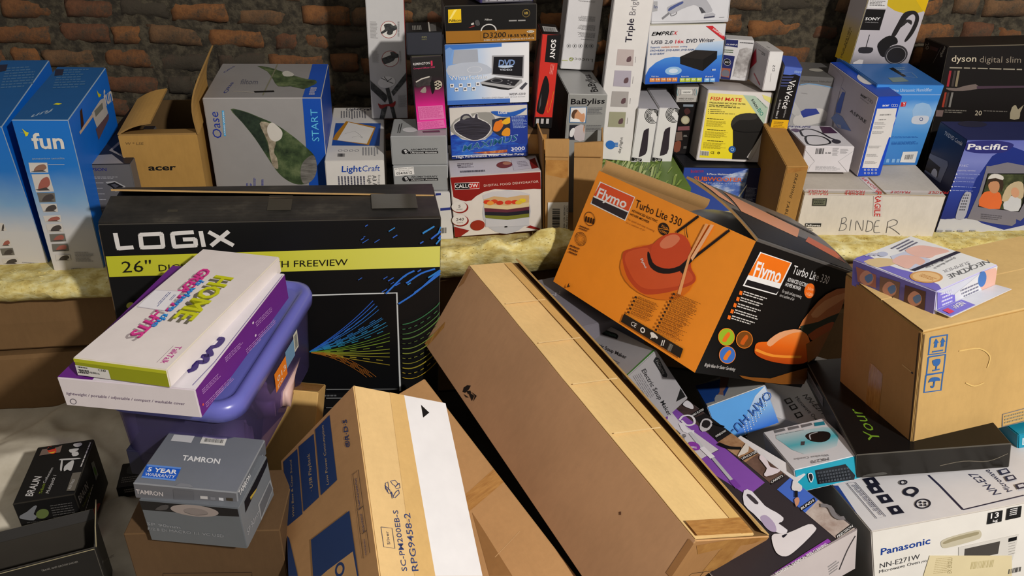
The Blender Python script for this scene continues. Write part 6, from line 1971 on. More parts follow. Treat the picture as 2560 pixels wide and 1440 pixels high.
# lens box: base and lid
gy = ink((104, 108, 114), 0.42)
b = Box('tam_base', 'lens_box', 'grey camera lens box with a blue warranty sticker on its lid', 'box', {'*': gy, 'F': ink((96, 100, 104), 0.42), 'R': ink((116, 120, 124), 0.42)}, body='base')  # same grey card, front toned darker and right side lighter for the light
b.poly('F', z14, '1228,742 2140,815 2160,895 1940,885 1500,850 1250,830', ink((26, 24, 26)), 'artwork')
b.oval('F', z14, (1730, 840), (1945, 862), (1730, 790), ink((150, 138, 132)), 'picture')
b.oval('F', z14, (1740, 850), (1850, 862), (1740, 818), ink((130, 120, 116)), 'picture')
b.line('F', z14, '1640,850 1740,880 1850,868', 0.0008, ink((80, 74, 72)), 'picture', smooth=3)
b.poly('F', z14, '1380,830 1440,790 1500,790 1480,830', ink((70, 66, 66)), 'picture', smooth=2)
b.text('F', z14, 'SP 90mm', (1310, 965), (1605, 1000), (1308, 940), ink((150, 152, 156)), bold=-0.006)
b.text('F', z14, 'F/2.8 Di MACRO 1:1 VC USD', (1318, 1008), (1990, 1075), (1316, 984), ink((150, 152, 156)), bold=-0.006)
b.poly('R', z14, '2290,790 2400,560 2430,640 2320,930', ink((150, 152, 154)), 'picture_frame')
b.poly('R', z14, '2305,790 2395,590 2420,650 2322,900', ink((96, 98, 102)), 'picture_frame')
b.poly('R', z14, '2180,860 2370,440 2385,380 2370,370 2170,760', ink((26, 24, 26)), 'artwork')
b.poly('R', z14, '2220,720 2280,640 2270,670 2225,745', ink((190, 160, 60)), 'artwork')
b.text('R', z14, 'SP 90mm', (2200, 1060), (2300, 870), (2190, 1010), ink((170, 172, 176)), bold=-0.004)
b.done()
l = Box('tam_lid', 'lid', None, None, {'*': gy, 'T': ink((112, 116, 124), 0.4), 'F': ink((100, 100, 104), 0.42)}, body='lid', part_of=b, edge=ink((140, 142, 146)))  # lid's top toned lighter than its front, again for the light
l.text('T', z14, 'TAMRON', (1615, 393), (1950, 427), (1630, 348), ink((222, 222, 222)), 'logo', bold=0.045)
l.poly('T', z14, '1305,432 1612,462 1560,575 1255,548', ink((30, 88, 190)), 'warranty_sticker')
l.poly('T', z14, '1312,432 1612,460 1607,474 1302,448', ink((96, 140, 214)), 'warranty_sticker')
l.poly('T', z14, '1262,536 1562,565 1557,580 1253,550', ink((96, 140, 214)), 'warranty_sticker')
l.text('T', z14, '5 YEAR', (1308, 493), (1570, 520), (1322, 456), W_, 'warranty_sticker', bold=0.045)
l.text('T', z14, 'WARRANTY', (1284, 532), (1550, 558), (1298, 504), W_, 'warranty_sticker', bold=0.0)
l.poly('T', z14, '1548,168 1732,180 1700,242 1518,222', ink((196, 196, 198)), 'blank_sticker')
l.poly('T', z14, '1805,182 2020,200 1995,268 1775,246', ink((214, 212, 206)), 'barcode_sticker')
l.bars('T', z14, (1825, 202), (1990, 216), (1812, 232), 26, K_, 'barcode_sticker')
l.text('F', z14, 'TAMRON', (1212, 686), (1452, 712), (1208, 648), ink((190, 182, 180)), 'logo', bold=0.045)
for x, y, wd, c in ((1780, 708, 66, (186, 182, 180)), (1870, 716, 45, (120, 120, 124)), (1945, 722, 42, (196, 196, 200)), (2012, 724, 58, (60, 52, 40))):
    l.poly('F', z14, [(x, y), (x + wd, y + 5), (x + wd + 2, y + 30), (x + 2, y + 25)], ink(c), 'badges')
l.text('R', z14, 'TAMRON', (2130, 712), (2230, 548), (2115, 672), ink((222, 222, 222)), 'logo', bold=0.045)
for p in ('2255,470 2285,425 2280,440 2262,475', '2290,415 2308,385 2305,400 2292,425', '2315,365 2332,340 2330,352 2318,375'):
    l.poly('R', z14, p, ink((200, 200, 202)), 'badges')
l.poly('T', z14, '1580,610 1605,600 1690,612 1722,640 1715,662 1545,645', ink((122, 124, 130)), 'closing_tab')
l.poly('F', z14, '1540,650 1720,670 1725,760 1548,745', ink((94, 94, 98)), 'closing_tab')
l.done()

# hand blender box
b = Box('braun', 'hand_blender_box', 'small black kitchen gadget box standing on the dust sheet', 'box', {'*': ink((22, 21, 21), 0.45)}, edge=ink((56, 52, 46)))
lw2 = ink((206, 202, 200))
b.text('T', z14, 'BRAUN', (288, 715), (372, 540), (220, 712), lw2, 'logo', bold=0.03)
b.text('T', z14, 'Tribute', (372, 695), (404, 604), (344, 692), ink((130, 150, 40)))
b.text('T', z14, 'Collection', (402, 600), (476, 462), (378, 598), lw2)
b.text('T', z14, 'Multiquick 1', (434, 690), (502, 530), (404, 686), lw2)
b.poly('T', z14, '375,300 510,280 555,262 535,325 350,355', ink((120, 100, 90)), 'badge')
b.oval('T', z14, (462, 305), (500, 298), (448, 272), ink((206, 60, 40)), 'badge', 18)
b.poly('T', z14, '418,300 440,275 470,272 492,285 490,292 430,308', K_, 'badge')
b.poly('T', z14, '430,328 492,318 480,332 455,336', ink((216, 180, 50)), 'badge')
wh_ = ink((196, 194, 192))
for p in ('540,385 700,375 708,385 545,398', '620,300 700,290 690,310 640,330 618,320', '660,250 720,240 730,260 690,280 655,268', '640,330 690,320 700,350 650,362', '575,450 640,400 660,410 635,490 600,480 570,495', '545,400 560,395 550,490 535,480'):
    b.poly('T', z14, p, wh_, 'picture', smooth=2)
b.lines('T', z14, (715, 455), (800, 240), (740, 455), 1, lw2, ragged=0)
b.poly('T', z14, '648,510 742,500 690,665 592,670', ink((104, 98, 88)), 'label')
b.text('T', z14, 'MULTI TOOLS', (628, 655), (668, 570), (606, 652), lw2, 'label')
b.poly('F', z14, '178,885 240,850 300,800 330,800 300,870 330,890 300,925 230,920 180,910', ink((120, 122, 126)), 'picture', smooth=2)
b.oval('F', z14, (378, 868), (435, 860), (378, 825), ink((96, 110, 60)), 'picture')
b.lines('F', z14, (445, 795), (650, 765), (505, 1000), 10, ink((90, 88, 86)), ragged=0.15, thick=0.3)
b.lines('F', z14, (240, 945), (440, 920), (275, 1050), 5, ink((90, 88, 86)), ragged=0.15, thick=0.3)
for cx, cy, c in ((348, 1105, (176, 110, 60)), (518, 1078, (150, 140, 130)), (686, 1055, (150, 146, 140))):
    b.oval('F', z14, (cx, cy), (cx + 66, cy - 10), (cx + 5, cy - 42), ink(c), 'picture')
    b.poly('F', z14, [(cx - 25, cy - 8), (cx + 15, cy - 25), (cx + 38, cy), (cx - 5, cy + 22)], ink((206, 200, 190)), 'picture', smooth=3)
b.text('R', z14, 'BRAUN', (712, 778), (785, 640), (692, 715), lw2, 'logo', bold=0.03)
b.text('R', z14, 'TributeCollection', (740, 820), (820, 640), (728, 800), ink((150, 160, 60)))
b.lines('R', z14, (748, 860), (828, 590), (758, 870), 1, lw2)
b.poly('R', z14, '760,940 790,920 850,790 890,780 850,880 860,960 870,1060 820,1085 790,1050', ink((176, 40, 24)), 'picture', smooth=2)
b.oval('R', z14, (835, 1030), (872, 1020), (830, 995), ink((206, 50, 40)), 'picture')
b.poly('R', z14, '805,420 830,400 870,520 850,575', ink((150, 160, 150)), 'label')
b.oval('R', z14, (842, 490), (856, 505), (838, 455), ink((90, 150, 50)), 'label')
b.done()
FIT['tiny_black'] = ((-0.875, 1.425, 0.0), (0, 0, 14), (0.052, 0.085, 0.03))
b = Box('tiny_black', 'black_packet', 'tiny black printed packet lying behind the kitchen gadget box', 'box', ink((24, 23, 22)))
b.lines('T', None, ('f', .15, .4), ('f', .85, .4), ('f', .15, .15), 3, ink((110, 106, 100)))
b.lines('F', None, ('f', .3, .8), ('f', .8, .8), ('f', .3, .4), 2, ink((130, 126, 120)))
b.poly('T', None, [('f', .3, .55), ('f', .8, .5), ('f', .85, .85), ('f', .35, .9)], ink((50, 50, 48)), 'picture', smooth=2)
b.done()

# open black box in the corner
b = Box('black_open', 'open_black_box', 'open black box with scuffed rims cut off by the bottom left corner', 'box', {'*': ink((26, 25, 25))}, hollow=True, inside=ink((60, 56, 50)), th=0.003)
b.text('F', z14, 'TRAVEL AND GROOM SHAVER', (370, 1382), (695, 1300), (366, 1366), ink((130, 126, 120)))
b.text('R', z14, 'FOUR HEAD SHAVER', (905, 1312), (1085, 1200), (905, 1288), ink((120, 116, 110)), bold=0.02)
b.flap('flap', 'FTR', 'BTR', 0.05, math.radians(100), (-1, 0, 0), ink((30, 29, 28)), 0.002, ink((150, 140, 110)))
b.flap('flap', 'BTL', 'BTR', 0.02, math.radians(60), (0, 1, 0), ink((44, 42, 40)), 0.002, ink((150, 146, 130)))
b.line('F', None, [('f', .01, .985), ('f', .99, .985)], 0.002, ink((150, 140, 110)), 'edge_wear')
b.line('R', None, [('f', .01, .985), ('f', .99, .985)], 0.002, ink((150, 140, 110)), 'edge_wear')
b.line('F', None, [('f', .99, .01), ('f', .99, .98)], 0.0015, ink((70, 66, 60)), 'edge_wear')
b.done()

# ------------------------------------------------------------------ foreground, middle
nv = ink((26, 56, 108), 0.7)
nt_ = ink((44, 58, 104), 0.7)
b = Box('scpm', 'stereo_carton', 'brown stereo carton with dark blue panels and a white strip along one edge', 'box', {'*': kraft((196, 150, 96)), 'T': kraft((220, 184, 124)), 'L': kraft((196, 148, 96))}, edge=kraft((214, 176, 116)))  # lighter kraft on top, darker on the left, painted as the light falls
b.poly('T', z15, '968,185 1255,240 1272,255 1525,1440 1185,1440', ink((228, 226, 226), 0.6), 'white_strip')
b.poly('T', z15, '868,165 968,185 1185,1440 1040,1440', kraft((212, 172, 106)), 'tape_strip')
b.poly('T', z15, '1085,255 1143,310 1100,345', K_, 'arrow')
b.text('T', z15, 'RPG9458-2', (1068, 1405), (1008, 1005), (1022, 1408), nt_, bold=0.012)
b.text('T', z15, 'SC-PM200EB-S', (990, 1405), (925, 985), (952, 1408), nt_, bold=0.004)
b.line('T', z15, '808,1102 885,1110 905,1250 828,1240 808,1102', 0.0012, ink((96, 88, 90), 0.7), 'printed_frame')
b.text('T', z15, 'Silver', (872, 1222), (858, 1130), (852, 1225), ink((70, 66, 80), 0.7))
# recycling arrows
for p in ('875,785 905,778 925,800 912,822 890,808 880,795', '935,800 940,830 915,838 905,825', '930,845 935,870 905,900 890,895 910,860', '880,858 895,898 885,905 880,880', '838,800 855,790 862,830 850,860 838,835', '835,815 860,870 875,872 868,845'):
    q = P(p)
    b.line('T', z15, q + [q[0]], 0.0011, nt_, 'recycling_mark')
for p, t_, q0, q1, q2 in (('135,650 232,560 268,1010 165,1095', 'With Bass & Clear Sound', (212, 1030), (192, 635), (198, 1034)),
                          ('242,545 346,455 382,895 275,995', '· USB Playback', (342, 850), (318, 590), (320, 858)),
                          ('356,428 456,325 508,775 396,882', 'Low Power Consumption', (452, 805), (415, 395), (434, 812))):
    b.poly('L', z15, p, nv, 'blue_panel')
    b.text('L', z15, t_, q0, q1, q2, ink((190, 160, 110), 0.7), 'blue_panel', bold=0.004)
b.text('L', z15, '®R·D·S', (600, 548), (575, 355), (568, 552), nt_, 'logo', bold=0.03)
b.line('L', z15, '617,738 655,705 735,1280 690,1318 617,738', 0.0011, ink((70, 56, 50), 0.7), 'printed_frame')
b.line('L', z15, '655,985 690,955', 0.001, ink((70, 56, 50), 0.7), 'printed_frame')
b.line('L', z15, '680,1150 712,1125', 0.001, ink((70, 56, 50), 0.7), 'printed_frame')
b.lines('L', z15, (672, 975), (640, 745), (660, 985), 2, nt_, ragged=0.1)
b.lines('L', z15, (700, 1130), (680, 1000), (688, 1140), 2, nt_, ragged=0.1)
b.lines('L', z15, (715, 1290), (700, 1170), (705, 1300), 2, nt_, ragged=0.1)
b.poly('L', z15, '330,1190 595,988 660,1440 345,1440', nv, 'blue_panel')
b.poly('L', z15, '400,1440 445,1400 620,1270 650,1440', ink((206, 160, 106), 0.7), 'picture')
b.oval('L', z15, (530, 1395), (562, 1370), (520, 1350), nv, 'picture', hole=0.6)
b.poly('L', z15, '165,1160 180,1180 240,1440 175,1440', nv, 'blue_panel')
b.done()

# carton below
b = Box('under', 'long_carton', 'brown carton bound with a tape band, wedged under the leaning long carton', 'box', {'*': kraft((186, 140, 88)), 'T': kraft((188, 142, 90))}, edge=kraft((176, 134, 82)))
b.poly('T', z15, '1390,880 1590,700 1660,790 1420,995', tape_mat(), 'tape_strip')
b.poly('T', z15, '1440,1000 1500,1090 1720,1440 1560,1440', kraft((150, 106, 58)), 'tape_strip')
b.line('T', z15, '1772,1130 1600,1310', 0.0012, kraft((206, 164, 112)), 'crease')
b.done()

# leaning long carton
lw2_, ld_, lh_ = FIT['long'][2][0] / 2, FIT['long'][2][1] / 2, FIT['long'][2][2]
SK = 0.0895
OV = {'FBL': (-lw2_, -ld_, 0), 'FBR': (lw2_, -ld_, 0), 'BBL': (-lw2_, ld_, 0), 'BBR': (lw2_, ld_ + SK, 0), 'FTL': (-lw2_, -ld_, lh_), 'FTR': (lw2_, -ld_, lh_), 'BTL': (-lw2_, ld_, lh_), 'BTR': (lw2_, ld_ + SK, lh_)}
b = Box('long', 'long_leaning_carton', 'long plain brown carton leaning diagonally in the middle of the pile', 'box', {'*': kraft((190, 142, 94)), 'T': kraft((120, 90, 50)), 'F': kraft((176, 128, 76)), 'L': kraft((190, 144, 104))}, edge=kraft((206, 164, 110)), over=OV)
lt = kraft((232, 196, 130))  # brighter kraft carries the light on the carton's top
A, B_, C_, D_ = [Vector(OV[k]) for k in ('FTL', 'FTR', 'BTR', 'BTL')]
nrm = Vector((0, 0, 1))


def topp(u, v, dz):
    return (A.lerp(B_, u)).lerp(D_.lerp(C_, u), v) + nrm * dz


# wide taped flap, and the second flap standing proud along the far edge
N = 14
vs, fs = [], []
for j in range(N + 1):
    v = j / N
    bow = 0.020 * math.sin(math.pi * v)
    for u, dz in ((0.0, 0.001), (0.35, 0.003), (0.76 + 0.5 * bow, 0.004 + bow * 0.35), (0.76 + 0.5 * bow, 0.0005 + bow * 0.35), (0.0, 0.0)):
        vs.append(topp(u, 0.004 + v * 0.992, dz + 0.001 * noise.noise(Vector((u * 3, v * 9, 0)))))
for j in range(N):
    for i in range(5):
        fs.append((j * 5 + i, j * 5 + (i + 1) % 5, (j + 1) * 5 + (i + 1) % 5, (j + 1) * 5 + i))
fs += [(0, 1, 2, 3, 4), tuple(N * 5 + i for i in (4, 3, 2, 1, 0))]
fl = mesh_obj('flap', vs, fs, lt, b.root)
bm = bmesh.new(); bm.from_mesh(fl.data); bmesh.ops.recalc_face_normals(bm, faces=bm.faces[:]); bm.to_mesh(fl.data); bm.free()
vs, fs = [], []
for j in range(N + 1):
    v = j / N
    bow = math.sin(math.pi * v)
    for u, dz in ((1.0, 0.001), (0.82 + 0.02 * bow, 0.016 + 0.006 * bow), (0.82 + 0.02 * bow, 0.012 + 0.006 * bow), (1.0, -0.001)):
        vs.append(topp(u, 0.004 + v * 0.992, dz))
for j in range(N):
    for i in range(4):
        fs.append((j * 4 + i, j * 4 + (i + 1) % 4, (j + 1) * 4 + (i + 1) % 4, (j + 1) * 4 + i))
fs += [(0, 1, 2, 3), tuple(N * 4 + i for i in (3, 2, 1, 0))]
f2 = mesh_obj('flap', vs, fs, kraft((206, 168, 102)), b.root)
bm = bmesh.new(); bm.from_mesh(f2.data); bmesh.ops.recalc_face_normals(bm, faces=bm.faces[:]); bm.to_mesh(f2.data); bm.free()
# tape: along the flap edge, over both ends, over the corners
tm = tape_mat()


def patch(name, quad, mat, dz=0.0052):
    vs = []
    n = 10
    for j in range(n + 1):
        for i in (0, 1):
            (u0, v0), (u1, v1), (u2, v2), (u3, v3) = quad
            t = j / n
            u = (u0 * (1 - t) + u3 * t) * (1 - i) + (u1 * (1 - t) + u2 * t) * i
            v = (v0 * (1 - t) + v3 * t) * (1 - i) + (v1 * (1 - t) + v2 * t) * i
            bow = 0.020 * math.sin(math.pi * v)
            vs.append(topp(u, v, dz + bow * 0.35 * min(1, u / 0.7)))
    mesh_obj(name, vs, [(2 * j, 2 * j + 1, 2 * j + 3, 2 * j + 2) for j in range(n)], mat, b.root)


patch('tape_strip', [(0.60, 0.006), (0.755, 0.006), (0.755, 0.99), (0.60, 0.99)], kraft((214, 172, 100)))
patch('tape_strip', [(0.01, 0.006), (0.75, 0.006), (0.75, 0.045), (0.01, 0.045)], tm, 0.0062)
for v in (0.30, 0.47, 0.63, 0.80):
    patch('crease', [(0.03, v), (0.72, v + 0.004), (0.72, v + 0.008), (0.03, v + 0.003)], kraft((240, 208, 146)), 0.0056)
b.poly('L', z16, '62,440 160,350 155,375 85,455', tm, 'tape_strip')
b.poly('L', z16, '215,205 240,185 270,125 255,125', kraft((160, 112, 66)), 'tape_strip')
for p in ('235,650 240,632 255,622 270,624 262,640 246,655', '252,648 268,645 272,655 258,660', '268,655 285,668 275,690 262,660', '272,650 296,668 280,692 288,668', '240,660 252,668 262,675 250,674'):
    b.poly('L', z16, p, ink((34, 26, 22), 0.8), 'stamp')
b.line('L', z16, '1215,1290 1120,1440', 0.012, kraft((160, 112, 66)), 'tape_strip')
b.poly('L', z16, '906,1165 914,1163 914,1178 907,1178', ink((90, 54, 30), 0.8), 'scuff')
zc = crop(1600, 1240, 6.4)
b.poly('F', zc, '1000,1200 1270,870 1480,730 1640,740 1560,860 1330,1180', tm, 'tape_strip')
b.poly('F', zc, '900,790 1480,640 2040,620 2030,680 1800,760 1300,840 920,930', tm, 'tape_strip')
b.line('F', zc, '780,1275 830,1235 1420,1160 1300,1280', 0.0012, ink((40, 30, 22), 0.8), 'printed_frame')
b.line('F', zc, '960,1275 1010,1215', 0.0012, ink((40, 30, 22), 0.8), 'printed_frame')
b.poly('F', zc, '1040,1275 1100,1225 1160,1230 1100,1280', ink((40, 30, 22), 0.8), 'printed_frame')
b.done()

# grey box in front of the ledge
b = Box('grey', 'grey_appliance_box', 'lavender grey box with a white letter, mostly hidden under the orange mower box', 'box', ink((116, 112, 120)))
zg = crop(1340, 640, 3.6)
b.text('T', zg, 'W', (160, 370), (240, 335), (135, 345), ink((176, 172, 180)), 'lettering', bold=0.0)
b.done()
# ------------------------------------------------------------------ foreground, right
orr = (246, 148, 38)
O_ = ink(orr, 0.4)
b = Box('flymo', 'lawn_mower_box', 'large orange and black lawn mower box lying tipped with its flaps open', 'box', {'*': ink((24, 22, 21), 0.4), 'F': O_, 'R': ink((22, 20, 19), 0.4), 'L': kraft((150, 110, 62))}, hollow=True, inside=kraft((150, 112, 66)), th=0.005)
w_, d_, h_ = b.D
# orange face
b.poly('F', z17, '412,138 638,238 575,392 350,282', W_, 'logo')
b.poly('F', z17, '418,146 632,242 595,330 372,228', ink((226, 84, 40)), 'logo')
b.poly('F', z17, '368,238 592,338 572,384 358,278', ink((52, 44, 48)), 'logo')
b.text('F', z17, 'Flymo', (388, 234), (574, 312), (412, 176), W_, 'logo', bold=0.04)
b.text('F', z17, 'Turbo Lite 330', (636, 302), (930, 430), (650, 250), ink((40, 26, 18)), bold=0.0)
b.text('F', z17, 'ADVANCED ELECTRIC', (616, 330), (780, 402), (621, 316), ink((50, 30, 18)), bold=0.015)
b.text('F', z17, 'HOVER MOWER', (606, 354), (728, 408), (611, 340), ink((50, 30, 18)), bold=0.015)
b.text('F', z17, 'for quick and easy mowing', (592, 385), (762, 462), (596, 374), ink((150, 84, 24)), bold=0.0)
b.text('F', z17, 'on a cushion of air', (580, 405), (702, 458), (584, 395), ink((150, 84, 24)), bold=0.0)
b.oval('F', z17, (823, 444), (858, 458), (830, 405), ink((44, 32, 26)), 'badge')
b.text('F', z17, '33cm', (806, 430), (848, 448), (811, 414), O_, 'badge', bold=0.01)
b.text('F', z17, '1150W', (792, 458), (842, 480), (797, 443), O_, 'badge', bold=0.01)
b.line('F', z17, '790,438 858,452', 0.0012, O_, 'badge')
b.oval('F', z17, (347, 379), (382, 392), (352, 335), ink((60, 34, 16)), 'icons', hole=0.92)
for i in range(4):
    x, y = 315 + i * 16, 395 + i * 5
    b.poly('F', z17, [(x, y), (x + 8, y - 34), (x + 17, y - 31), (x + 11, y + 4)], ink((50, 28, 14)), 'icons')
for k in range(5):
    b.oval('F', z17, (290, 508), (326 - k * 7, 520 - k * 2.4), (296 - k, 464 + k * 9), ink((60, 34, 16)), 'icons', hole=0.93)
b.lines('F', z17, (285, 420), (350, 445), (280, 450), 2, ink((90, 50, 20)))
b.lines('F', z17, (225, 545), (300, 575), (210, 605), 3, ink((90, 50, 20)))
# the mower
dk_ = ink((34, 26, 26))
b.oval('F', z17, (770, 720), (1010, 800), (720, 880), ink((226, 116, 24)), 'picture')
b.poly('F', z17, '560,640 565,595 600,575 720,550 800,520 880,490 960,500 1000,600 1000,690 1030,750 1020,790 960,820 860,850 760,865 700,862 650,830 600,770 575,710', ink((196, 72, 34), 0.35), 'picture', smooth=3)
b.poly('F', z17, '575,640 600,590 720,565 740,620 760,690 850,725 960,700 1015,760 960,800 800,830 700,825 640,780 600,710', ink((214, 88, 44), 0.3), 'picture', smooth=3)
b.poly('F', z17, '740,600 760,540 820,490 890,470 960,490 1000,560 995,640 940,690 850,705 770,680', ink((206, 74, 36), 0.3), 'picture', smooth=3)
b.poly('F', z17, '800,540 840,495 900,480 930,510 880,560 820,570', ink((226, 128, 90), 0.3), 'picture', smooth=3)
b.poly('F', z17, '722,592 735,600 755,660 800,690 860,700 930,680 985,630 990,645 965,690 930,715 860,732 790,725 740,690 722,640', dk_, 'picture', smooth=2)
b.line('F', z17, '910,465 980,415 1050,362', 0.006, dk_, 'picture')
b.line('F', z17, '950,700 1020,630 1110,560 1250,450', 0.006, dk_, 'picture')
b.line('F', z17, '985,400 970,440 980,500', 0.0018, dk_, 'picture', smooth=3)
for x, y in ((945, 715), (965, 700), (958, 730)):
    b.oval('F', z17, (x, y), (x + 12, y + 4), (x + 3, y - 12), dk_, 'picture', 12)
b.text('F', z17, 'Flymo', (676, 640), (708, 698), (690, 632), W_, 'picture', bold=0.03)
b.poly('F', z17, '1095,410 1115,415 1000,620 935,870 915,860 985,620', ink((240, 170, 110)), 'light_streak')
b.poly('F', z17, '1130,415 1150,422 1050,590 1010,650 1000,630', ink((244, 186, 140)), 'light_streak')
# approval strip and small print
b.poly('F', z17, '572,988 952,1215 932,1275 552,1040', ink((36, 30, 28)), 'approval_strip')
b.text('F', z17, 'CE', (612, 1060), (645, 1080), (625, 1035), W_, 'approval_strip', bold=0.0)
b.oval('F', z17, (692, 1095), (707, 1103), (697, 1078), W_, 'approval_strip', 12, hole=0.55)
b.poly('F', z17, '740,1112 760,1110 790,1140 782,1152 772,1142 755,1145', W_, 'approval_strip', smooth=2)
b.line('F', z17, '752,1128 744,1150', 0.002, W_, 'approval_strip')
for x in (815, 828):
    b.line('F', z17, [(x - 5, 1195), (x + 6, 1160)], 0.0025, W_, 'approval_strip')
b.bars('F', z17, (868, 1180), (892, 1192), (850, 1222), 6, ink((150, 146, 140)), 'approval_strip')
for i in range(5):
    x, y = 650 - i * 11.5, 882 + i * 24
    b.poly('F', z17, [(x - 8, y - 7), (x + 7, y - 2), (x + 4, y + 11), (x - 11, y + 6)], ink((60, 34, 20)), 'small_print')
    b.lines('F', z17, (x + 16, y - 4), (x + 150, y + 50), (x + 11, y + 14), 3, ink((110, 60, 18)), ragged=0.2)
for i in range(11):
    x, y = 896 - i * 11.2, 862 + i * 23
    b.poly('F', z17, [(x - 8, y - 7), (x + 7, y - 2), (x + 4, y + 11), (x - 11, y + 6)], ink((60, 34, 20)), 'small_print')
    b.lines('F', z17, (x + 16, y - 4), (x + 175, y + 66), (x + 11, y + 14), 3, ink((110, 60, 18)), ragged=0.25)
b.poly('F', z17, '215,805 225,790 222,808 232,812 222,820 208,822', ink((70, 40, 20)), 'small_print')
# black face
b.poly('R', z17, '1440,590 1645,660 1545,868 1328,808', W_, 'logo')
b.poly('R', z17, '1445,598 1636,662 1572,792 1362,738', ink((238, 116, 22)), 'logo')
b.poly('R', z17, '1358,768 1568,828 1542,860 1340,802', ink((30, 28, 30)), 'logo')
b.text('R', z17, 'Flymo', (1392, 742), (1560, 788), (1425, 646), W_, 'logo', bold=0.04)
b.text('R', z17, 'Turbo Lite 330', (1642, 728), (1872, 798), (1662, 672), W_, bold=0.0)
b.text('R', z17, 'ADVANCED ELECTRIC', (1612, 778), (1740, 818), (1621, 752), W_, bold=0.012)
b.text('R', z17, 'HOVER MOWER', (1598, 808), (1696, 838), (1607, 784), W_, bold=0.012)
b.text('R', z17, 'for quick and easy mowing', (1578, 850), (1702, 888), (1586, 828), ink((200, 196, 192)), bold=0.0)
b.text('R', z17, 'on a cushion of air', (1562, 875), (1655, 904), (1570, 855), ink((200, 196, 192)), bold=0.0)
b.oval('R', z17, (1757, 840), (1790, 850), (1768, 793), ink((236, 110, 30)), 'badge')
b.text('R', z17, '33cm', (1740, 830), (1778, 840), (1748, 812), ink((250, 200, 150)), 'badge')
b.text('R', z17, '1150W', (1730, 866), (1775, 878), (1738, 846), ink((250, 200, 150)), 'badge')
for i in range(5):
    x, y = 1313 - i * 19, 852 + i * 39
    b.poly('R', z17, [(x - 5, y - 14), (x + 12, y - 8), (x + 6, y + 17), (x - 12, y + 10)], ink((236, 110, 30)), 'small_print')
    b.lines('R', z17, (x + 20, y - 12), (x + 180, y + 38), (x + 10, y + 18), 2, ink((206, 202, 196)), ragged=0.25)
for cx, cy, c1, c2 in ((1220, 1135, (150, 180, 40), (226, 110, 30)), (1335, 1152, (120, 70, 24), (200, 90, 24)), (1225, 1250, (60, 110, 190), (226, 120, 30))):
    b.oval('R', z17, (cx, cy), (cx + 52, cy + 12), (cx + 12, cy - 56), ink((236, 130, 40)), 'picture')
    b.oval('R', z17, (cx, cy), (cx + 48, cy + 11), (cx + 11, cy - 52), ink(c1), 'picture')
    b.poly('R', z17, [(cx - 28, cy + 25), (cx - 12, cy - 8), (cx + 12, cy - 32), (cx + 24, cy - 15), (cx + 5, cy + 15), (cx - 5, cy + 32)], ink(c2), 'picture', smooth=3)
b.text('R', z17, 'Bright Ideas for Easier Gardening', (1075, 1322), (1270, 1352), (1086, 1300), ink((214, 210, 206)), bold=0.0)
gro = grad('mower_glow', [(0, (176, 66, 14)), (0.5, (230, 104, 22)), (1, (240, 140, 60))])
b.poly('R', z17, '1400,1205 1420,1170 1500,1160 1560,1110 1650,1085 1730,1110 1760,1200 1740,1290 1640,1310 1500,1290 1410,1250', gro, 'picture', smooth=3, uv=True)
b.poly('R', z17, '1480,1165 1560,1105 1660,1085 1720,1100 1640,1110 1560,1150 1500,1195', ink((236, 168, 120)), 'picture', smooth=3)
b.line('R', z17, '1405,1215 1520,1255 1700,1262', 0.006, ink((244, 150, 50)), 'picture', smooth=3)
b.poly('R', z17, '1680,1080 1760,960 1860,860 1980,820 1985,960 1900,1020 1790,1040', ink((184, 110, 60)), 'picture', smooth=2)
b.poly('R', z17, '1760,990 1850,900 1980,850 1985,880 1860,960 1800,1010', ink((214, 150, 100)), 'picture', smooth=2)
b.poly('R', z17, '1690,1065 1800,1040 1985,990 1985,1080 1880,1130 1740,1120', ink((52, 58, 46)), 'picture', smooth=2)
b.poly('R', z17, '1740,1120 1860,1050 1910,1040 1915,1120 1900,1170 1800,1170', ink((170, 84, 34)), 'picture', smooth=2)
b.poly('R', z17, '1730,1180 1985,1110 1985,1290 1740,1300', ink((150, 92, 40)), 'picture')
b.poly('R', z17, '1300,1380 1500,1400 1740,1330 1740,1440 1400,1440', ink((130, 76, 24)), 'picture', smooth=2)
# flaps
kf = kraft((170, 130, 78))
fgrey = ink((96, 92, 88), 0.35)
fl = b.flap('flap', 'FTR', 'BTR', 0.235, math.radians(15), (-1, 0, 0), fgrey, 0.005, kf, bend=0.01)
b.flap('flap', 'FTL', 'BTL', 0.03, math.radians(80), (1, 0, 0), kf, 0.005, kraft((196, 160, 104)), bend=0.004)


# artwork on the raised flap
def flap_pt(u, v, lift=0.0062):
    a, c = b.c['FTR'], b.c['BTR']
    q = Vector((-1, 0, 0)) * math.cos(math.radians(15)) + Vector((0, 0, 1)) * math.sin(math.radians(15))
    n = (c - a).normalized().cross(q).normalized()
    p = a.lerp(c, u) + q * (0.235 * v) + n * (lift + 0.010 * math.sin(v * math.pi))
    return p


def flap_art(poly_, mat, lift):
    n = 8
    (u0, v0), (u1, v1), (u2, v2), (u3, v3) = poly_
    vs = []
    for j in range(n + 1):
        t = j / n
        vs += [flap_pt(u0 + (u3 - u0) * t, v0 + (v3 - v0) * t, lift), flap_pt(u1 + (u2 - u1) * t, v1 + (v2 - v1) * t, lift)]
    mesh_obj('flap_print', vs, [(2 * j, 2 * j + 1, 2 * j + 3, 2 * j + 2) for j in range(n)], mat, fl)


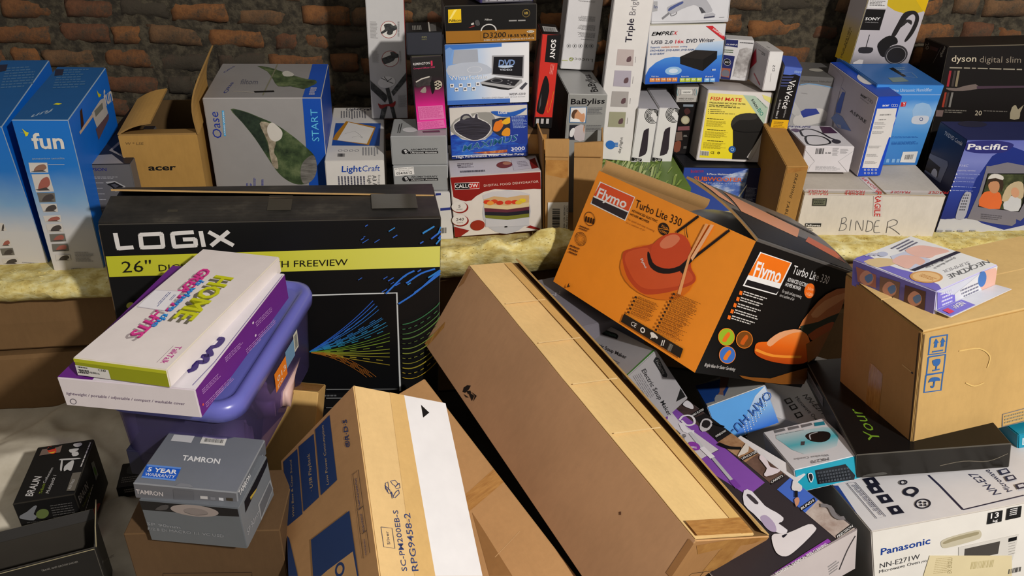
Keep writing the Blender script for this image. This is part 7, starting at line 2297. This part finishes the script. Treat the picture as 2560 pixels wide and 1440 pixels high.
flap_art([(0.02, 0.02), (0.98, 0.02), (0.98, 0.30), (0.02, 0.42)], ink((30, 28, 26)), 0.0060)
flap_art([(0.10, 0.42), (0.55, 0.30), (0.75, 0.55), (0.25, 0.90)], ink((206, 140, 104)), 0.0064)
flap_art([(0.02, 0.60), (0.10, 0.50), (0.16, 0.92), (0.06, 0.97)], ink((216, 150, 116)), 0.0064)
flap_art([(0.62, 0.28), (0.95, 0.12), (0.96, 0.30), (0.75, 0.42)], ink((190, 96, 60)), 0.0064)
flap_art([(0.55, 0.70), (0.95, 0.55), (0.95, 0.62), (0.55, 0.76)], ink((40, 38, 36)), 0.0064)
b.done()
# pale mower hood inside the box
N1, N2 = 22, 12
vs, fs = [], []
for j in range(N2 + 1):
    for i in range(N1):
        a = 2 * math.pi * i / N1
        r = math.sin(math.pi / 2 * (1 - j / N2 * 0.98))
        vs.append((0.165 * r * math.cos(a), 0.145 * r * math.sin(a), 0.12 * math.sin(math.pi / 2 * j / N2)))
for j in range(N2):
    for i in range(N1):
        fs.append((j * N1 + i, j * N1 + (i + 1) % N1, (j + 1) * N1 + (i + 1) % N1, (j + 1) * N1 + i))
fs.append(tuple(N2 * N1 + i for i in range(N1)))
hood = mesh_obj('mower_hood', vs, fs, ink((150, 150, 152), 0.3), smooth=True)
hood.matrix_world = b.mw @ Matrix.Translation((0.03, 0.005, 0.196))
tag(hood, 'pale grey domed mower hood inside the open orange and black box', 'mower')

# soup maker box
sm = (140, 138, 142)
b = Box('soup', 'soup_maker_box', 'grey soup maker box with a green line, sunk in shadow below the mower box', 'box', {'*': ink(sm), 'T': ink((150, 148, 152)), 'F': ink((140, 138, 140))})
zs = crop(1340, 640, 3.6)
gn = ink((60, 120, 44))
b.poly('T', zs, '1055,845 1078,850 820,1100 795,1090', gn, 'green_line')
b.poly('T', zs, '605,660 725,700 742,720 730,750 600,710 588,690', K_, 'logo')
b.text('T', zs, 'PROlectrix', (612, 695), (722, 732), (616, 672), ink((60, 90, 80)), 'logo', bold=0.02)
b.text('T', zs, 'Electric Soup Maker', (500, 785), (812, 930), (510, 755), ink((24, 24, 26)), bold=0.015)
b.lines('T', zs, (660, 910), (780, 975), (650, 935), 2, ink((110, 108, 112)))
b.poly('F', zs, '1075,910 1105,920 1182,1070 1175,1092 1140,1085 1055,945', K_, 'logo')
b.text('F', zs, 'PROlectrix', (1075, 945), (1140, 1070), (1100, 925), ink((130, 130, 130)), 'logo', bold=0.02)
b.text('F', zs, 'Electric Soup Maker', (948, 1030), (1190, 1440), (985, 1010), ink((24, 24, 26)), bold=0.015)
b.lines('F', zs, (870, 1080), (1040, 1350), (950, 1050), 5, ink((104, 102, 106)), thick=0.25)
b.poly('F', zs, '1300,1190 1345,1265 1260,1310', ink((20, 20, 20)), 'artwork')
b.done()

# steam mop box
b = Box('mop', 'steam_mop_box', 'purple, white and black steam mop box with a column of four photos', 'box', {'*': ink((30, 27, 30)), 'F': ink((196, 186, 184)), 'R': ink((214, 210, 212)), 'T': ink((52, 46, 50))}, edge=ink((150, 140, 140)))
b.poly('T', z18, '560,740 660,800 745,900 1030,1105 900,1175 700,1060 560,900', ink((206, 200, 206)), 'artwork')
b.poly('T', z18, '660,800 690,790 960,1000 1360,1345 1240,1440 1000,1290 900,1175 1030,1110 740,900', ink((130, 76, 170)), 'artwork')
b.poly('T', z18, '690,790 790,715 930,850 960,1000', mottled('hard_floor', [(0.3, (44, 32, 32)), (0.6, (76, 60, 58)), (0.8, (110, 96, 96))], 20), 'picture')
b.poly('T', z18, '850,880 940,840 1130,985 1020,1055', ink((34, 31, 32)), 'picture')
b.poly('T', z18, '1020,1055 1130,985 1325,1130 1220,1200', mottled('upholstery', [(0.3, (130, 90, 60)), (0.6, (176, 140, 104)), (0.8, (206, 186, 156))], 20), 'picture')
b.poly('T', z18, '1220,1200 1325,1130 1510,1290 1410,1360', mottled('carpet', [(0.3, (70, 50, 42)), (0.6, (110, 84, 72)), (0.8, (170, 150, 140))], 20), 'picture')
b.poly('T', z19, '205,905 300,825 460,970 380,1050', ink((66, 104, 196)), 'picture')
b.poly('T', z19, '380,1050 460,970 690,1150 590,1225', mottled('bathroom', [(0.3, (150, 130, 120)), (0.55, (196, 184, 176)), (0.75, (222, 216, 210))], 14), 'picture')
for z_, x0, y0, x1, y1, t_ in ((z18, 838, 880, 925, 830, 'HARD FLOORS'), (z18, 1010, 1030, 1085, 985, 'WINDOWS'), (z18, 1200, 1190, 1320, 1130, 'UPHOLSTERY'), (z18, 1410, 1360, 1495, 1310, 'CARPETS'), (z19, 360, 1040, 440, 985, 'BLINDS'), (z19, 585, 1215, 680, 1145, 'PRECISION')):
    dx, dy = (x1 - x0), (y1 - y0)
    L_ = math.hypot(dx, dy)
    nx_, ny_ = dy / L_, -dx / L_
    hgt = 26
    q = [(x0 - dx * 0.06, y0 - dy * 0.06), (x1 + dx * 0.06, y1 + dy * 0.06), (x1 + dx * 0.06 + nx_ * hgt * 0.6, y1 + dy * 0.06 - hgt), (x0 - dx * 0.06 + nx_ * hgt * 0.6, y0 - dy * 0.06 - hgt)]
    b.poly('T', z_, q, K_, 'caption')
    b.text('T', z_, t_, (x0 - 3, y0 - 6), (x1 - 3, y1 - 6), (x0 - 9, y0 - 21), W_, 'caption', bold=0.02)
wp = ink((226, 222, 228))
b.line('T', z18, '745,900 770,870 820,865 850,890 850,925 800,935 760,900', 0.005, wp, 'picture', smooth=3)
b.line('T', z18, '760,920 790,975 850,985', 0.012, wp, 'picture', smooth=3)
b.line('T', z18, '820,985 920,1110', 0.008, ink((196, 196, 200), 0.2), 'picture')
b.line('T', z18, '905,1095 985,1170', 0.011, wp, 'picture')
b.line('T', z18, '985,1170 1120,1330', 0.007, ink((180, 180, 184), 0.2), 'picture')
b.line('T', z18, '1120,1330 1170,1385', 0.012, ink((120, 60, 160)), 'picture')
b.poly('T', z19, '0,915 50,920 130,1010 200,1050 245,1085 235,1110 215,1120 270,1160 250,1185 190,1170 130,1130 60,1060 0,1000', wp, 'picture', smooth=2)
b.poly('T', z19, '100,1080 140,1070 190,1120 200,1170 160,1165 120,1125', ink((176, 160, 190)), 'picture', smooth=3)
b.poly('T', z19, '15,945 40,940 90,990 70,1000', ink((60, 54, 60)), 'picture', smooth=2)
b.poly('T', z19, '172,1215 190,1185 270,1180 400,1125 440,1140 440,1170 330,1280 260,1325 200,1300', ink((222, 216, 218)), 'picture', smooth=3)
b.poly('T', z19, '235,1195 270,1185 245,1210', ink((30, 28, 40)), 'picture', smooth=2)
b.poly('T', z19, '170,1440 520,1215 555,1245 250,1440', ink((140, 60, 166)), 'slogan_band')
b.text('T', z19, 'POWERFUL CHEMICAL FREE CLEANING', (208, 1440), (522, 1252), (192, 1428), W_, 'slogan_band', bold=0.03)
b.oval('T', z18, (632, 885), (660, 870), (620, 860), ink((110, 50, 150)), 'logo', hole=0.6)
b.poly('T', z18, '700,975 722,968 755,1000 735,1010', K_, 'lettering')
b.text('T', z18, 'MOP', (700, 1062), (800, 1040), (690, 1020), ink((90, 86, 90)))
b.oval('T', z18, (852, 1088), (895, 1095), (845, 1058), ink((140, 60, 166)), 'badge')
b.lines('T', z18, (830, 1090), (880, 1096), (828, 1105), 2, W_, 'badge')
b.poly('T', z18, '770,790 800,760 840,790 845,820 810,815', wp, 'picture', smooth=3)
b.poly('T', z18, '890,950 910,900 950,890 985,920 960,970 910,985', ink((196, 192, 196)), 'picture', smooth=2)
b.poly('T', z18, '905,945 920,905 955,905 970,930 945,960', ink((40, 36, 38)), 'picture', smooth=2)
b.line('T', z18, '980,925 1090,940', 0.005, K_, 'picture')
b.line('T', z18, '1025,1070 1100,1100 1190,1105', 0.009, K_, 'picture', smooth=3)
b.poly('T', z18, '1165,1160 1230,1065 1258,1075 1240,1130 1190,1155', ink((214, 206, 196)), 'picture', smooth=2)
b.poly('T', z18, '1320,1180 1345,1150 1380,1200 1400,1240 1470,1260 1450,1285 1370,1310 1355,1290 1375,1250', ink((222, 210, 216)), 'picture', smooth=2)
b.poly('T', z19, '300,880 320,845 360,890 350,925 300,915', ink((216, 214, 214)), 'picture', smooth=2)
b.line('T', z19, '325,920 325,960', 0.005, K_, 'picture')
b.poly('T', z19, '312,975 335,960 345,985 325,1020', ink((196, 140, 110)), 'picture', smooth=2)
b.line('T', z19, '475,1010 530,1020 560,1070 590,1090 640,1080', 0.009, ink((120, 116, 118), 0.2), 'picture', smooth=3)
b.line('F', z19, '690,1190 640,1280 590,1400', 0.003, ink((60, 56, 58)), 'artwork', smooth=3)
b.lines('F', z19, (520, 1380), (590, 1330), (530, 1440), 4, ink((150, 146, 146)))
w_, d_, h_ = b.D
slab('side_flap', [(w_ / 2, -0.100, h_ - 0.001), (w_ / 2, 0.070, h_ - 0.001), (w_ / 2 + 0.006, 0.068, h_ + 0.003), (w_ / 2 + 0.024, -0.098, h_ + 0.006)], 0.002, ink((222, 218, 220)), b.root)
b.done()

# foam foot bath box
b = Box('foot', 'foot_care_box', 'blue and white box lying upside down with a bare foot on its side', 'box', {'*': ink((150, 160, 180)), 'F': ink((90, 160, 226)), 'T': ink((206, 204, 200))})
b.poly('T', z18, '850,640 1040,600 1100,660 1060,740 925,780', ink((36, 86, 176)), 'artwork')
b.poly('T', z18, '1035,570 1100,560 1090,640 1060,690 1062,735 1000,760 1015,715 1035,690', ink((176, 130, 116)), 'picture', smooth=2)
b.poly('T', z18, '1010,715 1060,715 1062,738 1000,762', ink((206, 206, 208)), 'picture', smooth=2)
b.poly('F', z18, '1355,640 1470,920 1300,980 1150,1000 1210,900 1290,720', grad('foam', [(0, (34, 104, 206)), (0.5, (120, 170, 220)), (1, (206, 210, 214))]), 'artwork', uv=True)
dots = ink((206, 216, 226))
for i in range(9):
    for j in range(6):
        x, y = 1205 + i * 18 + j * 4, 930 - i * 28 + j * 16
        if x < 1440:
            b.oval('F', z18, (x, y), (x + 4.5, y), (x, y - 4.5), dots, 'artwork', 8)
zf = crop(1720, 900, 3.723)
b.text('F', zf, 'OAM HU-', (738, 275), (388, 640), (792, 335), ink((60, 104, 180)), 'lettering', bold=0.0)
b.done()

# second microwave carton glimpsed behind
FIT['nn'] = ((0.735, 1.60, 0.0), (0, 0, -28), (0.22, 0.30, 0.196))
b = Box('nn', 'microwave_box', 'white microwave carton glimpsed in the gap behind the keyboard box', 'box', {'*': ink((200, 198, 200)), 'T': ink((206, 204, 206))})
b.text('T', z18, 'NN-E271W', (1628, 718), (1820, 900), (1668, 708), K_, bold=0.01)
b.text('T', z18, 'Microwave Oven', (1575, 735), (1740, 915), (1598, 722), ink((40, 40, 44)), bold=0.0)
for x, y in ((1495, 740), (1530, 785), (1568, 842)):
    b.poly('T', z18, [(x, y + 8), (x + 45, y - 8), (x + 70, y + 24), (x + 24, y + 42)], K_, 'icons')
    b.poly('T', z18, [(x + 14, y + 10), (x + 42, y + 1), (x + 56, y + 22), (x + 27, y + 32)], ink((190, 190, 192)), 'icons')
b.done()

# keyboard and mouse set
b = Box('combo', 'keyboard_box', 'white and teal keyboard and mouse set box lying upside down', 'box', {'*': ink((206, 206, 210)), 'F': ink((24, 150, 176)), 'T': ink((216, 216, 220)), 'L': ink((186, 186, 192))})
b.poly('T', z18, '1440,1000 1680,960 1850,950 1880,1080 1640,1140 1490,1060', grad('teal_fade', [(0, (206, 214, 218)), (0.45, (70, 176, 190)), (1, (196, 210, 214))]), 'artwork', smooth=2, uv=True)
b.poly('T', z18, '1650,1010 1690,985 1780,975 1830,990 1825,1030 1770,1055 1690,1045', K_, 'picture', smooth=3)
b.line('T', z18, '1690,1035 1685,1000 1740,982', 0.0025, ink((196, 200, 206)), 'picture', smooth=3)
b.poly('T', z18, '1620,1050 1650,1048 1645,1075 1618,1078', ink((60, 64, 70)), 'picture')
for x in (1425, 1525, 1620):
    b.poly('T', z18, [(x, 970 - (x - 1425) * 0.2), (x + 75, 955 - (x - 1425) * 0.2), (x + 85, 970 - (x - 1425) * 0.2), (x + 8, 990 - (x - 1425) * 0.2)], ink((110, 112, 116)), 'picture')
b.poly('T', z18, '1715,915 1785,905 1795,930 1720,940', ink((30, 130, 150)), 'picture')
b.lines('T', z18, (1440, 1005), (1640, 965), (1443, 1012), 1, ink((120, 122, 126)), ragged=0)
b.text('T', z18, 'Wireless Combo', (1822, 1140), (1572, 1172), (1824, 1156), ink((130, 130, 134)), bold=0.0)
b.text('T', z18, 'MK270', (1820, 1165), (1690, 1190), (1824, 1186), ink((96, 98, 104)), bold=0.0)
b.poly('F', z18, '1720,1255 1940,1210 2010,1290 2005,1340 1740,1355', ink((28, 32, 38)), 'picture')
for r in range(4):
    for c in range(11):
        x, y = 1735 + c * 21 + r * 4, 1268 + r * 21 - c * 3.6
        b.poly('F', z18, [(x, y), (x + 15, y - 2.6), (x + 17, y + 11), (x + 2, y + 13.5)], ink((54, 60, 68)), 'picture')
b.poly('F', z18, '1665,1285 1675,1268 1695,1270 1705,1300 1695,1332 1680,1330', ink((226, 226, 228)), 'picture', smooth=3)
b.poly('F', z18, '1670,1287 1678,1274 1693,1276 1700,1300 1692,1326 1683,1324', ink((28, 32, 38)), 'picture', smooth=3)
b.done()

# microwave carton
b = Box('panasonic', 'microwave_carton', 'big white microwave carton with blue lettering in the bottom right corner', 'box', {'*': ink((220, 216, 208)), 'T': ink((222, 220, 222)), 'L': ink((150, 146, 142))}, edge=ink((196, 190, 182)))  # left face of the white carton greyed as its shaded side
nb = ink((24, 60, 140))
b.text('F', z19, 'Panasonic', (848, 1310), (1155, 1238), (850, 1268), nb, 'logo', bold=0.035)
b.text('F', z19, 'NN-E271W', (842, 1392), (1090, 1332), (843, 1360), ink((50, 50, 54)), bold=-0.004)
b.text('F', z19, 'Microwave Oven', (838, 1422), (1090, 1360), (839, 1402), ink((60, 60, 62)), bold=0.0)
b.text('F', z19, '(W)', (1100, 1358), (1132, 1350), (1101, 1346), ink((90, 90, 92)))
hol = ink((150, 140, 110), 0.7)
b.poly('F', z19, '1220,1235 1235,1215 1300,1190 1440,1155 1470,1165 1470,1195 1440,1215 1300,1255 1235,1265', ink((190, 182, 158)), 'hand_hole', smooth=3)
b.poly('F', z19, '1235,1230 1300,1200 1440,1165 1455,1172 1440,1185 1300,1222 1245,1240', hol, 'hand_hole', smooth=3)
b.poly('F', z19, '1330,1260 1705,1178 1665,1340 1330,1400', ink((206, 202, 194)), 'picture')
b.poly('F', z19, '1368,1270 1588,1222 1575,1300 1362,1345', ink((70, 66, 62)), 'picture')
b.poly('F', z19, '1640,1205 1692,1192 1690,1215 1638,1228', K_, 'picture')
for i in range(5):
    b.line('F', z19, [(1640, 1240 + i * 16), (1680, 1230 + i * 16)], 0.001, ink((150, 146, 140)), 'picture')
b.poly('F', z19, '1150,1310 1660,1310 1660,1440 1110,1440', ink((214, 200, 160), 0.3), 'parcel_label')
b.bars('F', z19, (1410, 1350), (1555, 1335), (1400, 1395), 16, ink((180, 166, 120)), 'parcel_label')
b.lines('F', z19, (1190, 1330), (1300, 1318), (1170, 1430), 9, ink((176, 160, 118)), 'parcel_label', thick=0.3)
b.text('F', z19, 'EX EROLL', (1285, 1420), (1290, 1325), (1258, 1420), ink((150, 136, 96)), 'parcel_label')
b.bars('F', z19, (1640, 1395), (1720, 1378), (1635, 1425), 10, ink((60, 58, 56)), 'parcel_label')
for x, y, t_ in ((1515, 1045, '13'), (1632, 1018, '')):
    b.poly('F', z19, [(x, y), (x + 88, y - 17), (x + 80, y + 53), (x - 10, y + 72)], ink((30, 30, 30)), 'icons')
    if t_:
        b.text('F', z19, '13', (x + 12, y + 36), (x + 62, y + 26), (x + 15, y + 2), W_, 'icons', bold=0.02)
        b.text('F', z19, 'kg', (x + 25, y + 58), (x + 55, y + 51), (x + 27, y + 42), W_, 'icons', bold=0.02)
    else:
        b.lines('F', z19, (x + 18, y + 3), (x + 62, y - 6), (x + 10, y + 50), 4, W_, 'icons', ragged=0)
# top
b.poly('T', z19, '500,890 585,880 705,1060 690,1060', nb, 'artwork')
b.line('T', z19, '1145,815 1215,880 1360,1030', 0.004, ink((24, 26, 60)), 'rule')
b.line('T', z19, '1360,1030 1738,940', 0.003, ink((24, 26, 60)), 'rule')
b.text('T', z19, 'NN-E27', (1600, 930), (1440, 800), (1545, 940), ink((34, 38, 74)), bold=0.0)
b.text('T', z19, 'Microwave', (1668, 912), (1520, 780), (1632, 922), ink((40, 44, 76)), bold=0.0)
for x, y in ((760, 885), (820, 945), (885, 1015), (735, 840)):
    b.poly('T', z19, [(x, y), (x + 72, y - 12), (x + 112, y + 36), (x + 38, y + 48)], ink((26, 28, 44)), 'icons')
    b.poly('T', z19, [(x + 42, y + 10), (x + 58, y + 8), (x + 70, y + 24), (x + 52, y + 28)], ink((214, 214, 220)), 'icons', smooth=2)
b.oval('T', z19, (1035, 918), (1085, 920), (1045, 890), ink((26, 28, 44)), 'icons', hole=0.55)
b.poly('T', z19, '1010,935 1070,935 1050,955', ink((26, 28, 44)), 'icons')
b.oval('T', z19, (1110, 995), (1160, 998), (1118, 964), ink((26, 28, 44)), 'icons', hole=0.78)
for dx, dy in ((-14, -8), (14, -6), (-10, 10), (16, 10)):
    b.poly('T', z19, [(1110 + dx - 10, 995 + dy), (1110 + dx, 995 + dy - 8), (1110 + dx + 10, 995 + dy), (1110 + dx, 995 + dy + 8)], ink((26, 28, 44)), 'icons')
b.line('T', z19, '640,870 690,862 880,1075 825,1088 640,870', 0.0012, ink((40, 44, 70)), 'printed_frame')
b.lines('T', z19, (670, 880), (845, 1075), (695, 876), 3, ink((60, 62, 90)), ragged=0.2)
for x, y in ((1575, 790), (1615, 830), (1680, 880)):
    b.poly('T', z19, [(x, y), (x + 55, y - 14), (x + 80, y + 14), (x + 22, y + 30)], ink((30, 34, 64)), 'icons')
    b.poly('T', z19, [(x + 18, y + 2), (x + 52, y - 6), (x + 64, y + 10), (x + 28, y + 19)], ink((206, 206, 214)), 'icons')
b.oval('T', z19, (990, 865), (1015, 867), (995, 850), ink((26, 28, 44)), 'icons', hole=0.6)
b.done()

# flat black box
b = Box('your', 'flat_black_box', 'flat glossy black box with green lettering under the brown carton', 'box', {'*': ink((20, 19, 19), 0.25), 'F': ink((34, 31, 27), 0.25)}, edge=ink((90, 86, 78)))
b.text('T', z19, 'Your', (860, 605), (720, 405), (770, 600), ink((110, 150, 40)), 'lettering', bold=-0.008)
b.oval('L', z19, (612, 638), (618, 655), (606, 625), ink((190, 190, 190)), 'logo', 14)
b.text('L', z19, 'ace', (640, 720), (665, 755), (650, 700), ink((190, 190, 190)), 'logo')
b.poly('L', z19, '395,165 490,330 490,390 400,230', ink((120, 120, 120)), 'data_label')
b.lines('L', z19, (400, 190), (482, 335), (405, 235), 4, ink((50, 50, 50)), 'data_label', ragged=0)
b.line('F', None, [('f', .55, .30), ('f', .70, .42), ('f', .86, .35), ('f', .98, .6)], 0.0012, ink((120, 112, 98)), 'scuff', smooth=4)
b.poly('F', None, [('f', .05, .06), ('f', .2, .1), ('f', .18, .2), ('f', .07, .15)], ink((70, 68, 64)), 'scuff', smooth=3)
b.done()

# teal box and carton offcut at the right edge
FIT['teal'] = ((1.075, 1.315, 0.327), (-12, -10, 4), (0.16, 0.13, 0.032))
b = Box('teal', 'small_teal_box', 'small teal box at the right edge, under the brown carton', 'box', {'*': ink((22, 140, 170))})
b.text('F', None, 'Logi', ('f', .05, .25), ('f', .3, .25), ('f', .05, .75), ink((206, 226, 230)), 'logo')
b.poly('F', None, [('f', .34, .2), ('f', .5, .2), ('f', .5, .8), ('f', .34, .8)], ink((206, 226, 230)), 'logo', smooth=3)
b.done()
FIT['offcut'] = ((1.10, 1.225, 0.338), (-13, -10, 5), (0.16, 0.05, 0.03))
b = Box('offcut', 'cardboard_pad', 'buff cardboard pad lying on the microwave carton at the right edge', 'cardboard', kraft((214, 184, 124)))
b.line('F', None, [('f', .02, .5), ('f', .98, .5)], 0.003, kraft((150, 116, 66)), 'board_edge')
b.done()

# brown carton with handling marks
b = Box('brown', 'shipping_carton', 'sturdy brown shipping carton with three blue handling symbols', 'box', {'*': kraft((196, 156, 88)), 'L': kraft((176, 132, 78)), 'F': kraft((198, 160, 96)), 'T': kraft((212, 176, 118))}, edge=kraft((186, 148, 84)))  # one board in three tones: shaded left, lit front, brighter top
hb = ink((44, 96, 160), 0.7)
for (x, y) in ((830, 672), (818, 790), (803, 898)):
    q = [(x, y + 8), (x + 102, y - 8), (x + 90, y + 98), (x - 12, y + 112)]
    b.line('F', z20, q + [q[0]], 0.0034, hb, 'handling_symbol')
for dx in (0, 40):
    b.poly('F', z20, [(850 + dx, 742 - dx * .15), (868 + dx, 739 - dx * .15), (872 + dx, 712 - dx * .15), (880 + dx, 711 - dx * .15), (864 + dx, 686 - dx * .15), (848 + dx, 716 - dx * .15), (855 + dx, 715 - dx * .15)], hb, 'handling_symbol')
b.line('F', z20, '840,766 905,756', 0.003, hb, 'handling_symbol')
b.poly('F', z20, '845,815 888,808 885,838 868,852 850,848 842,832', hb, 'handling_symbol', smooth=2)
b.line('F', z20, '866,850 862,872', 0.003, hb, 'handling_symbol')
b.line('F', z20, '842,878 884,870', 0.003, hb, 'handling_symbol')
b.poly('F', z20, '816,950 830,925 856,916 882,922 888,938 868,938 850,945 832,944', hb, 'handling_symbol', smooth=2)
b.line('F', z20, '856,918 848,972 838,978 832,970', 0.003, hb, 'handling_symbol', smooth=2)
b.line('F', z20, '1260,1215 1262,1140 1392,1105', 0.002, ink((110, 112, 116), 0.7), 'printed_frame')
b.line('F', z20, '1260,1215 1392,1180', 0.002, ink((110, 112, 116), 0.7), 'printed_frame')
b.lines('F', z20, (1275, 1150), (1392, 1120), (1272, 1205), 3, ink((150, 140, 110), 0.7), ragged=0)
b.line('F', z20, '1000,760 1120,745 1185,790 1170,860', 0.0025, kraft((222, 186, 112)), 'crease', smooth=4)
b.line('F', z20, '1040,950 1090,970 1150,950', 0.0025, kraft((222, 186, 112)), 'crease', smooth=4)
b.poly('L', z20, '470,832 490,845 545,900 520,1170 440,1100', tape_mat(), 'tape_strip')
b.poly('L', z20, '660,838 720,885 725,895 665,850', kraft((206, 168, 112)), 'scuff')
b.oval('L', z20, (722, 893), (728, 896), (722, 887), K_, 'scuff', 8)
b.line('L', z20, '765,655 700,1345', 0.003, ink((60, 46, 30), 0.8), 'board_edge')
b.line('F', z20, '792,660 722,1345', 0.0022, ink((110, 84, 50), 0.8), 'board_edge')
w_, d_, h_ = b.D
for y0, y1, t_ in ((-d_ / 2 + 0.001, -0.001, 0), (0.003, d_ / 2 - 0.001, 0)):
    slab('flap', [(-w_ / 2 + 0.002, y0, h_ + 0.0005), (w_ / 2 - 0.002, y0, h_ + 0.0005), (w_ / 2 - 0.002, y1, h_ + 0.001), (-w_ / 2 + 0.002, y1, h_ + 0.001)], 0.0035, kraft((214, 178, 114)), b.root, kraft((120, 90, 50)))
b.poly('T', z20, '1285,330 1392,380 1392,400 1300,345', W_, 'paper_slip')
b.done()

# beauty gadget box
b = Box('neck', 'beauty_gadget_box', 'lilac and white beauty gadget box on the brown carton, printed with profile faces', 'box', {'*': ink((104, 96, 180)), 'T': ink((236, 236, 236)), 'L': ink((110, 104, 188)), 'F': ink((196, 200, 214))}, edge=ink((190, 186, 220)))
li = ink((120, 112, 200))
b.poly('T', z20, '362,225 440,200 640,270 720,290 880,365 975,420 868,405 520,262', li, 'artwork')
b.poly('T', z20, '362,218 365,195 440,185 500,210 420,240', li, 'artwork')
b.poly('T', z20, '430,225 520,205 620,215 640,235 520,262', ink((222, 196, 150)), 'picture', smooth=2)
b.poly('T', z20, '590,195 700,160 830,215 820,240 740,285 620,240', ink((206, 210, 230)), 'picture')
sk = ink((236, 190, 176))
b.poly('T', z20, '600,225 640,195 690,188 760,200 800,225 770,250 740,240 700,270 640,250', sk, 'picture', smooth=3)
b.poly('T', z20, '680,160 760,130 850,140 905,150 945,165 920,175 860,190 830,205 740,195', sk, 'picture', smooth=3)
b.poly('T', z20, '985,165 1015,172 740,285 708,278', ink((50, 48, 66)), 'divider')
b.text('T', z20, 'NECKLINE', (1170, 215), (930, 308), (1192, 238), ink((110, 112, 116)), 'logo', bold=-0.012)
b.text('T', z20, 'SLIMMER', (1060, 225), (905, 280), (1074, 243), ink((196, 196, 200)), 'logo', bold=-0.012)
b.text('T', z20, 'Dramatic Results In', (975, 200), (850, 265), (985, 210), ink((70, 70, 78)), bold=0.005)
b.text('T', z20, 'Just 2 Minutes A Day', (950, 195), (800, 262), (960, 204), ink((90, 90, 96)), bold=0.005)
b.line('T', z20, '990,285 1030,300 1075,270 1060,240', 0.0015, ink((110, 112, 116)), 'logo', smooth=4)
b.oval('T', z20, (805, 320), (895, 340), (850, 290), ink((214, 160, 100)), 'seal')
b.oval('T', z20, (805, 320), (880, 337), (843, 296), ink((236, 196, 140)), 'seal')
b.lines('T', z20, (760, 315), (850, 345), (785, 300), 3, ink((190, 130, 70)), 'seal')
b.lines('T', z20, (700, 95), (590, 150), (770, 120), 3, ink((110, 108, 130)), ragged=0.15)
for i in range(3):
    b.line('T', z20, [(440 + i * 28, 195), (470 + i * 22, 180)], 0.006, ink((196, 196, 214)), 'picture')
b.oval('T', z20, (545, 185), (575, 190), (555, 172), ink((190, 196, 220)), 'picture')
for q, c in (('385,255 505,305 505,385 395,345', (170, 110, 96)), ('528,312 650,350 640,470 525,425', (130, 100, 84)), ('680,365 805,405 795,535 670,480', (90, 60, 54))):
    p = P(q)
    b.poly('L', z20, p, ink(c), 'picture')
    cx, cy = sum(t[0] for t in p) / 4, sum(t[1] for t in p) / 4
    b.poly('L', z20, [(cx - 35, cy - 20), (cx, cy - 45), (cx + 40, cy - 15), (cx + 35, cy + 30), (cx - 5, cy + 45), (cx - 40, cy + 15)], ink((206, 150, 130)), 'picture', smooth=3)
    b.poly('L', z20, [(cx - 10, cy - 5), (cx + 30, cy - 25), (cx + 38, cy + 10), (cx + 8, cy + 30)], ink((96, 130, 180)), 'picture', smooth=3)
b.poly('F', z20, '975,420 1135,290 1160,250 1235,250 1232,400 980,500', ink((206, 208, 214)), 'artwork')
b.poly('F', z20, '1120,330 1150,285 1210,265 1235,280 1230,395 1150,420', ink((214, 170, 156)), 'picture', smooth=2)
b.oval('F', z20, (1140, 330), (1165, 315), (1138, 285), ink((60, 110, 180)), 'picture')
b.lines('F', z20, (1115, 350), (1000, 400), (1120, 450), 5, ink((110, 110, 130)), ragged=0.2)
b.poly('F', z20, '868,410 975,425 980,500 870,545', li, 'artwork')
b.lines('F', z20, (960, 390), (885, 420), (960, 520), 6, ink((206, 206, 230)), ragged=0.2)
w_, d_, h_ = b.D
fl = slab('end_flap', [(-w_ / 2, -d_ / 2 - 0.001, 0.020), (-w_ / 2 + 0.004, -d_ / 2 - 0.030, 0.016), (w_ / 2 + 0.004, -d_ / 2 - 0.030, 0.016), (w_ / 2, -d_ / 2 - 0.001, 0.016)], 0.0015, ink((210, 212, 220)), b.root)
mesh_obj('flap_print', [(-w_ / 2 + 0.001, -d_ / 2 - 0.003, 0.0220), (-0.015, -d_ / 2 - 0.003, 0.0204), (-0.012, -d_ / 2 - 0.029, 0.0182), (-w_ / 2 + 0.005, -d_ / 2 - 0.029, 0.0182)], [(0, 3, 2, 1)], li, fl)
gv, gf = glyphs('NEW!', 0.02, 1.0)
mesh_obj('lettering', [(-0.024 - 0.028 * x, -d_ / 2 - 0.008 - 0.012 * y, 0.0216 - 0.0012 * y) for x, y in gv], [tuple(reversed(f)) for f in gf], W_, fl)
mesh_obj('flap_print', [(-w_ / 2 + 0.008, -d_ / 2 - 0.010, 0.0222), (-w_ / 2 + 0.022, -d_ / 2 - 0.010, 0.0218), (-w_ / 2 + 0.022, -d_ / 2 - 0.024, 0.0202), (-w_ / 2 + 0.009, -d_ / 2 - 0.024, 0.0204)], [(0, 3, 2, 1)], ink((206, 60, 90)), fl)
b.done()
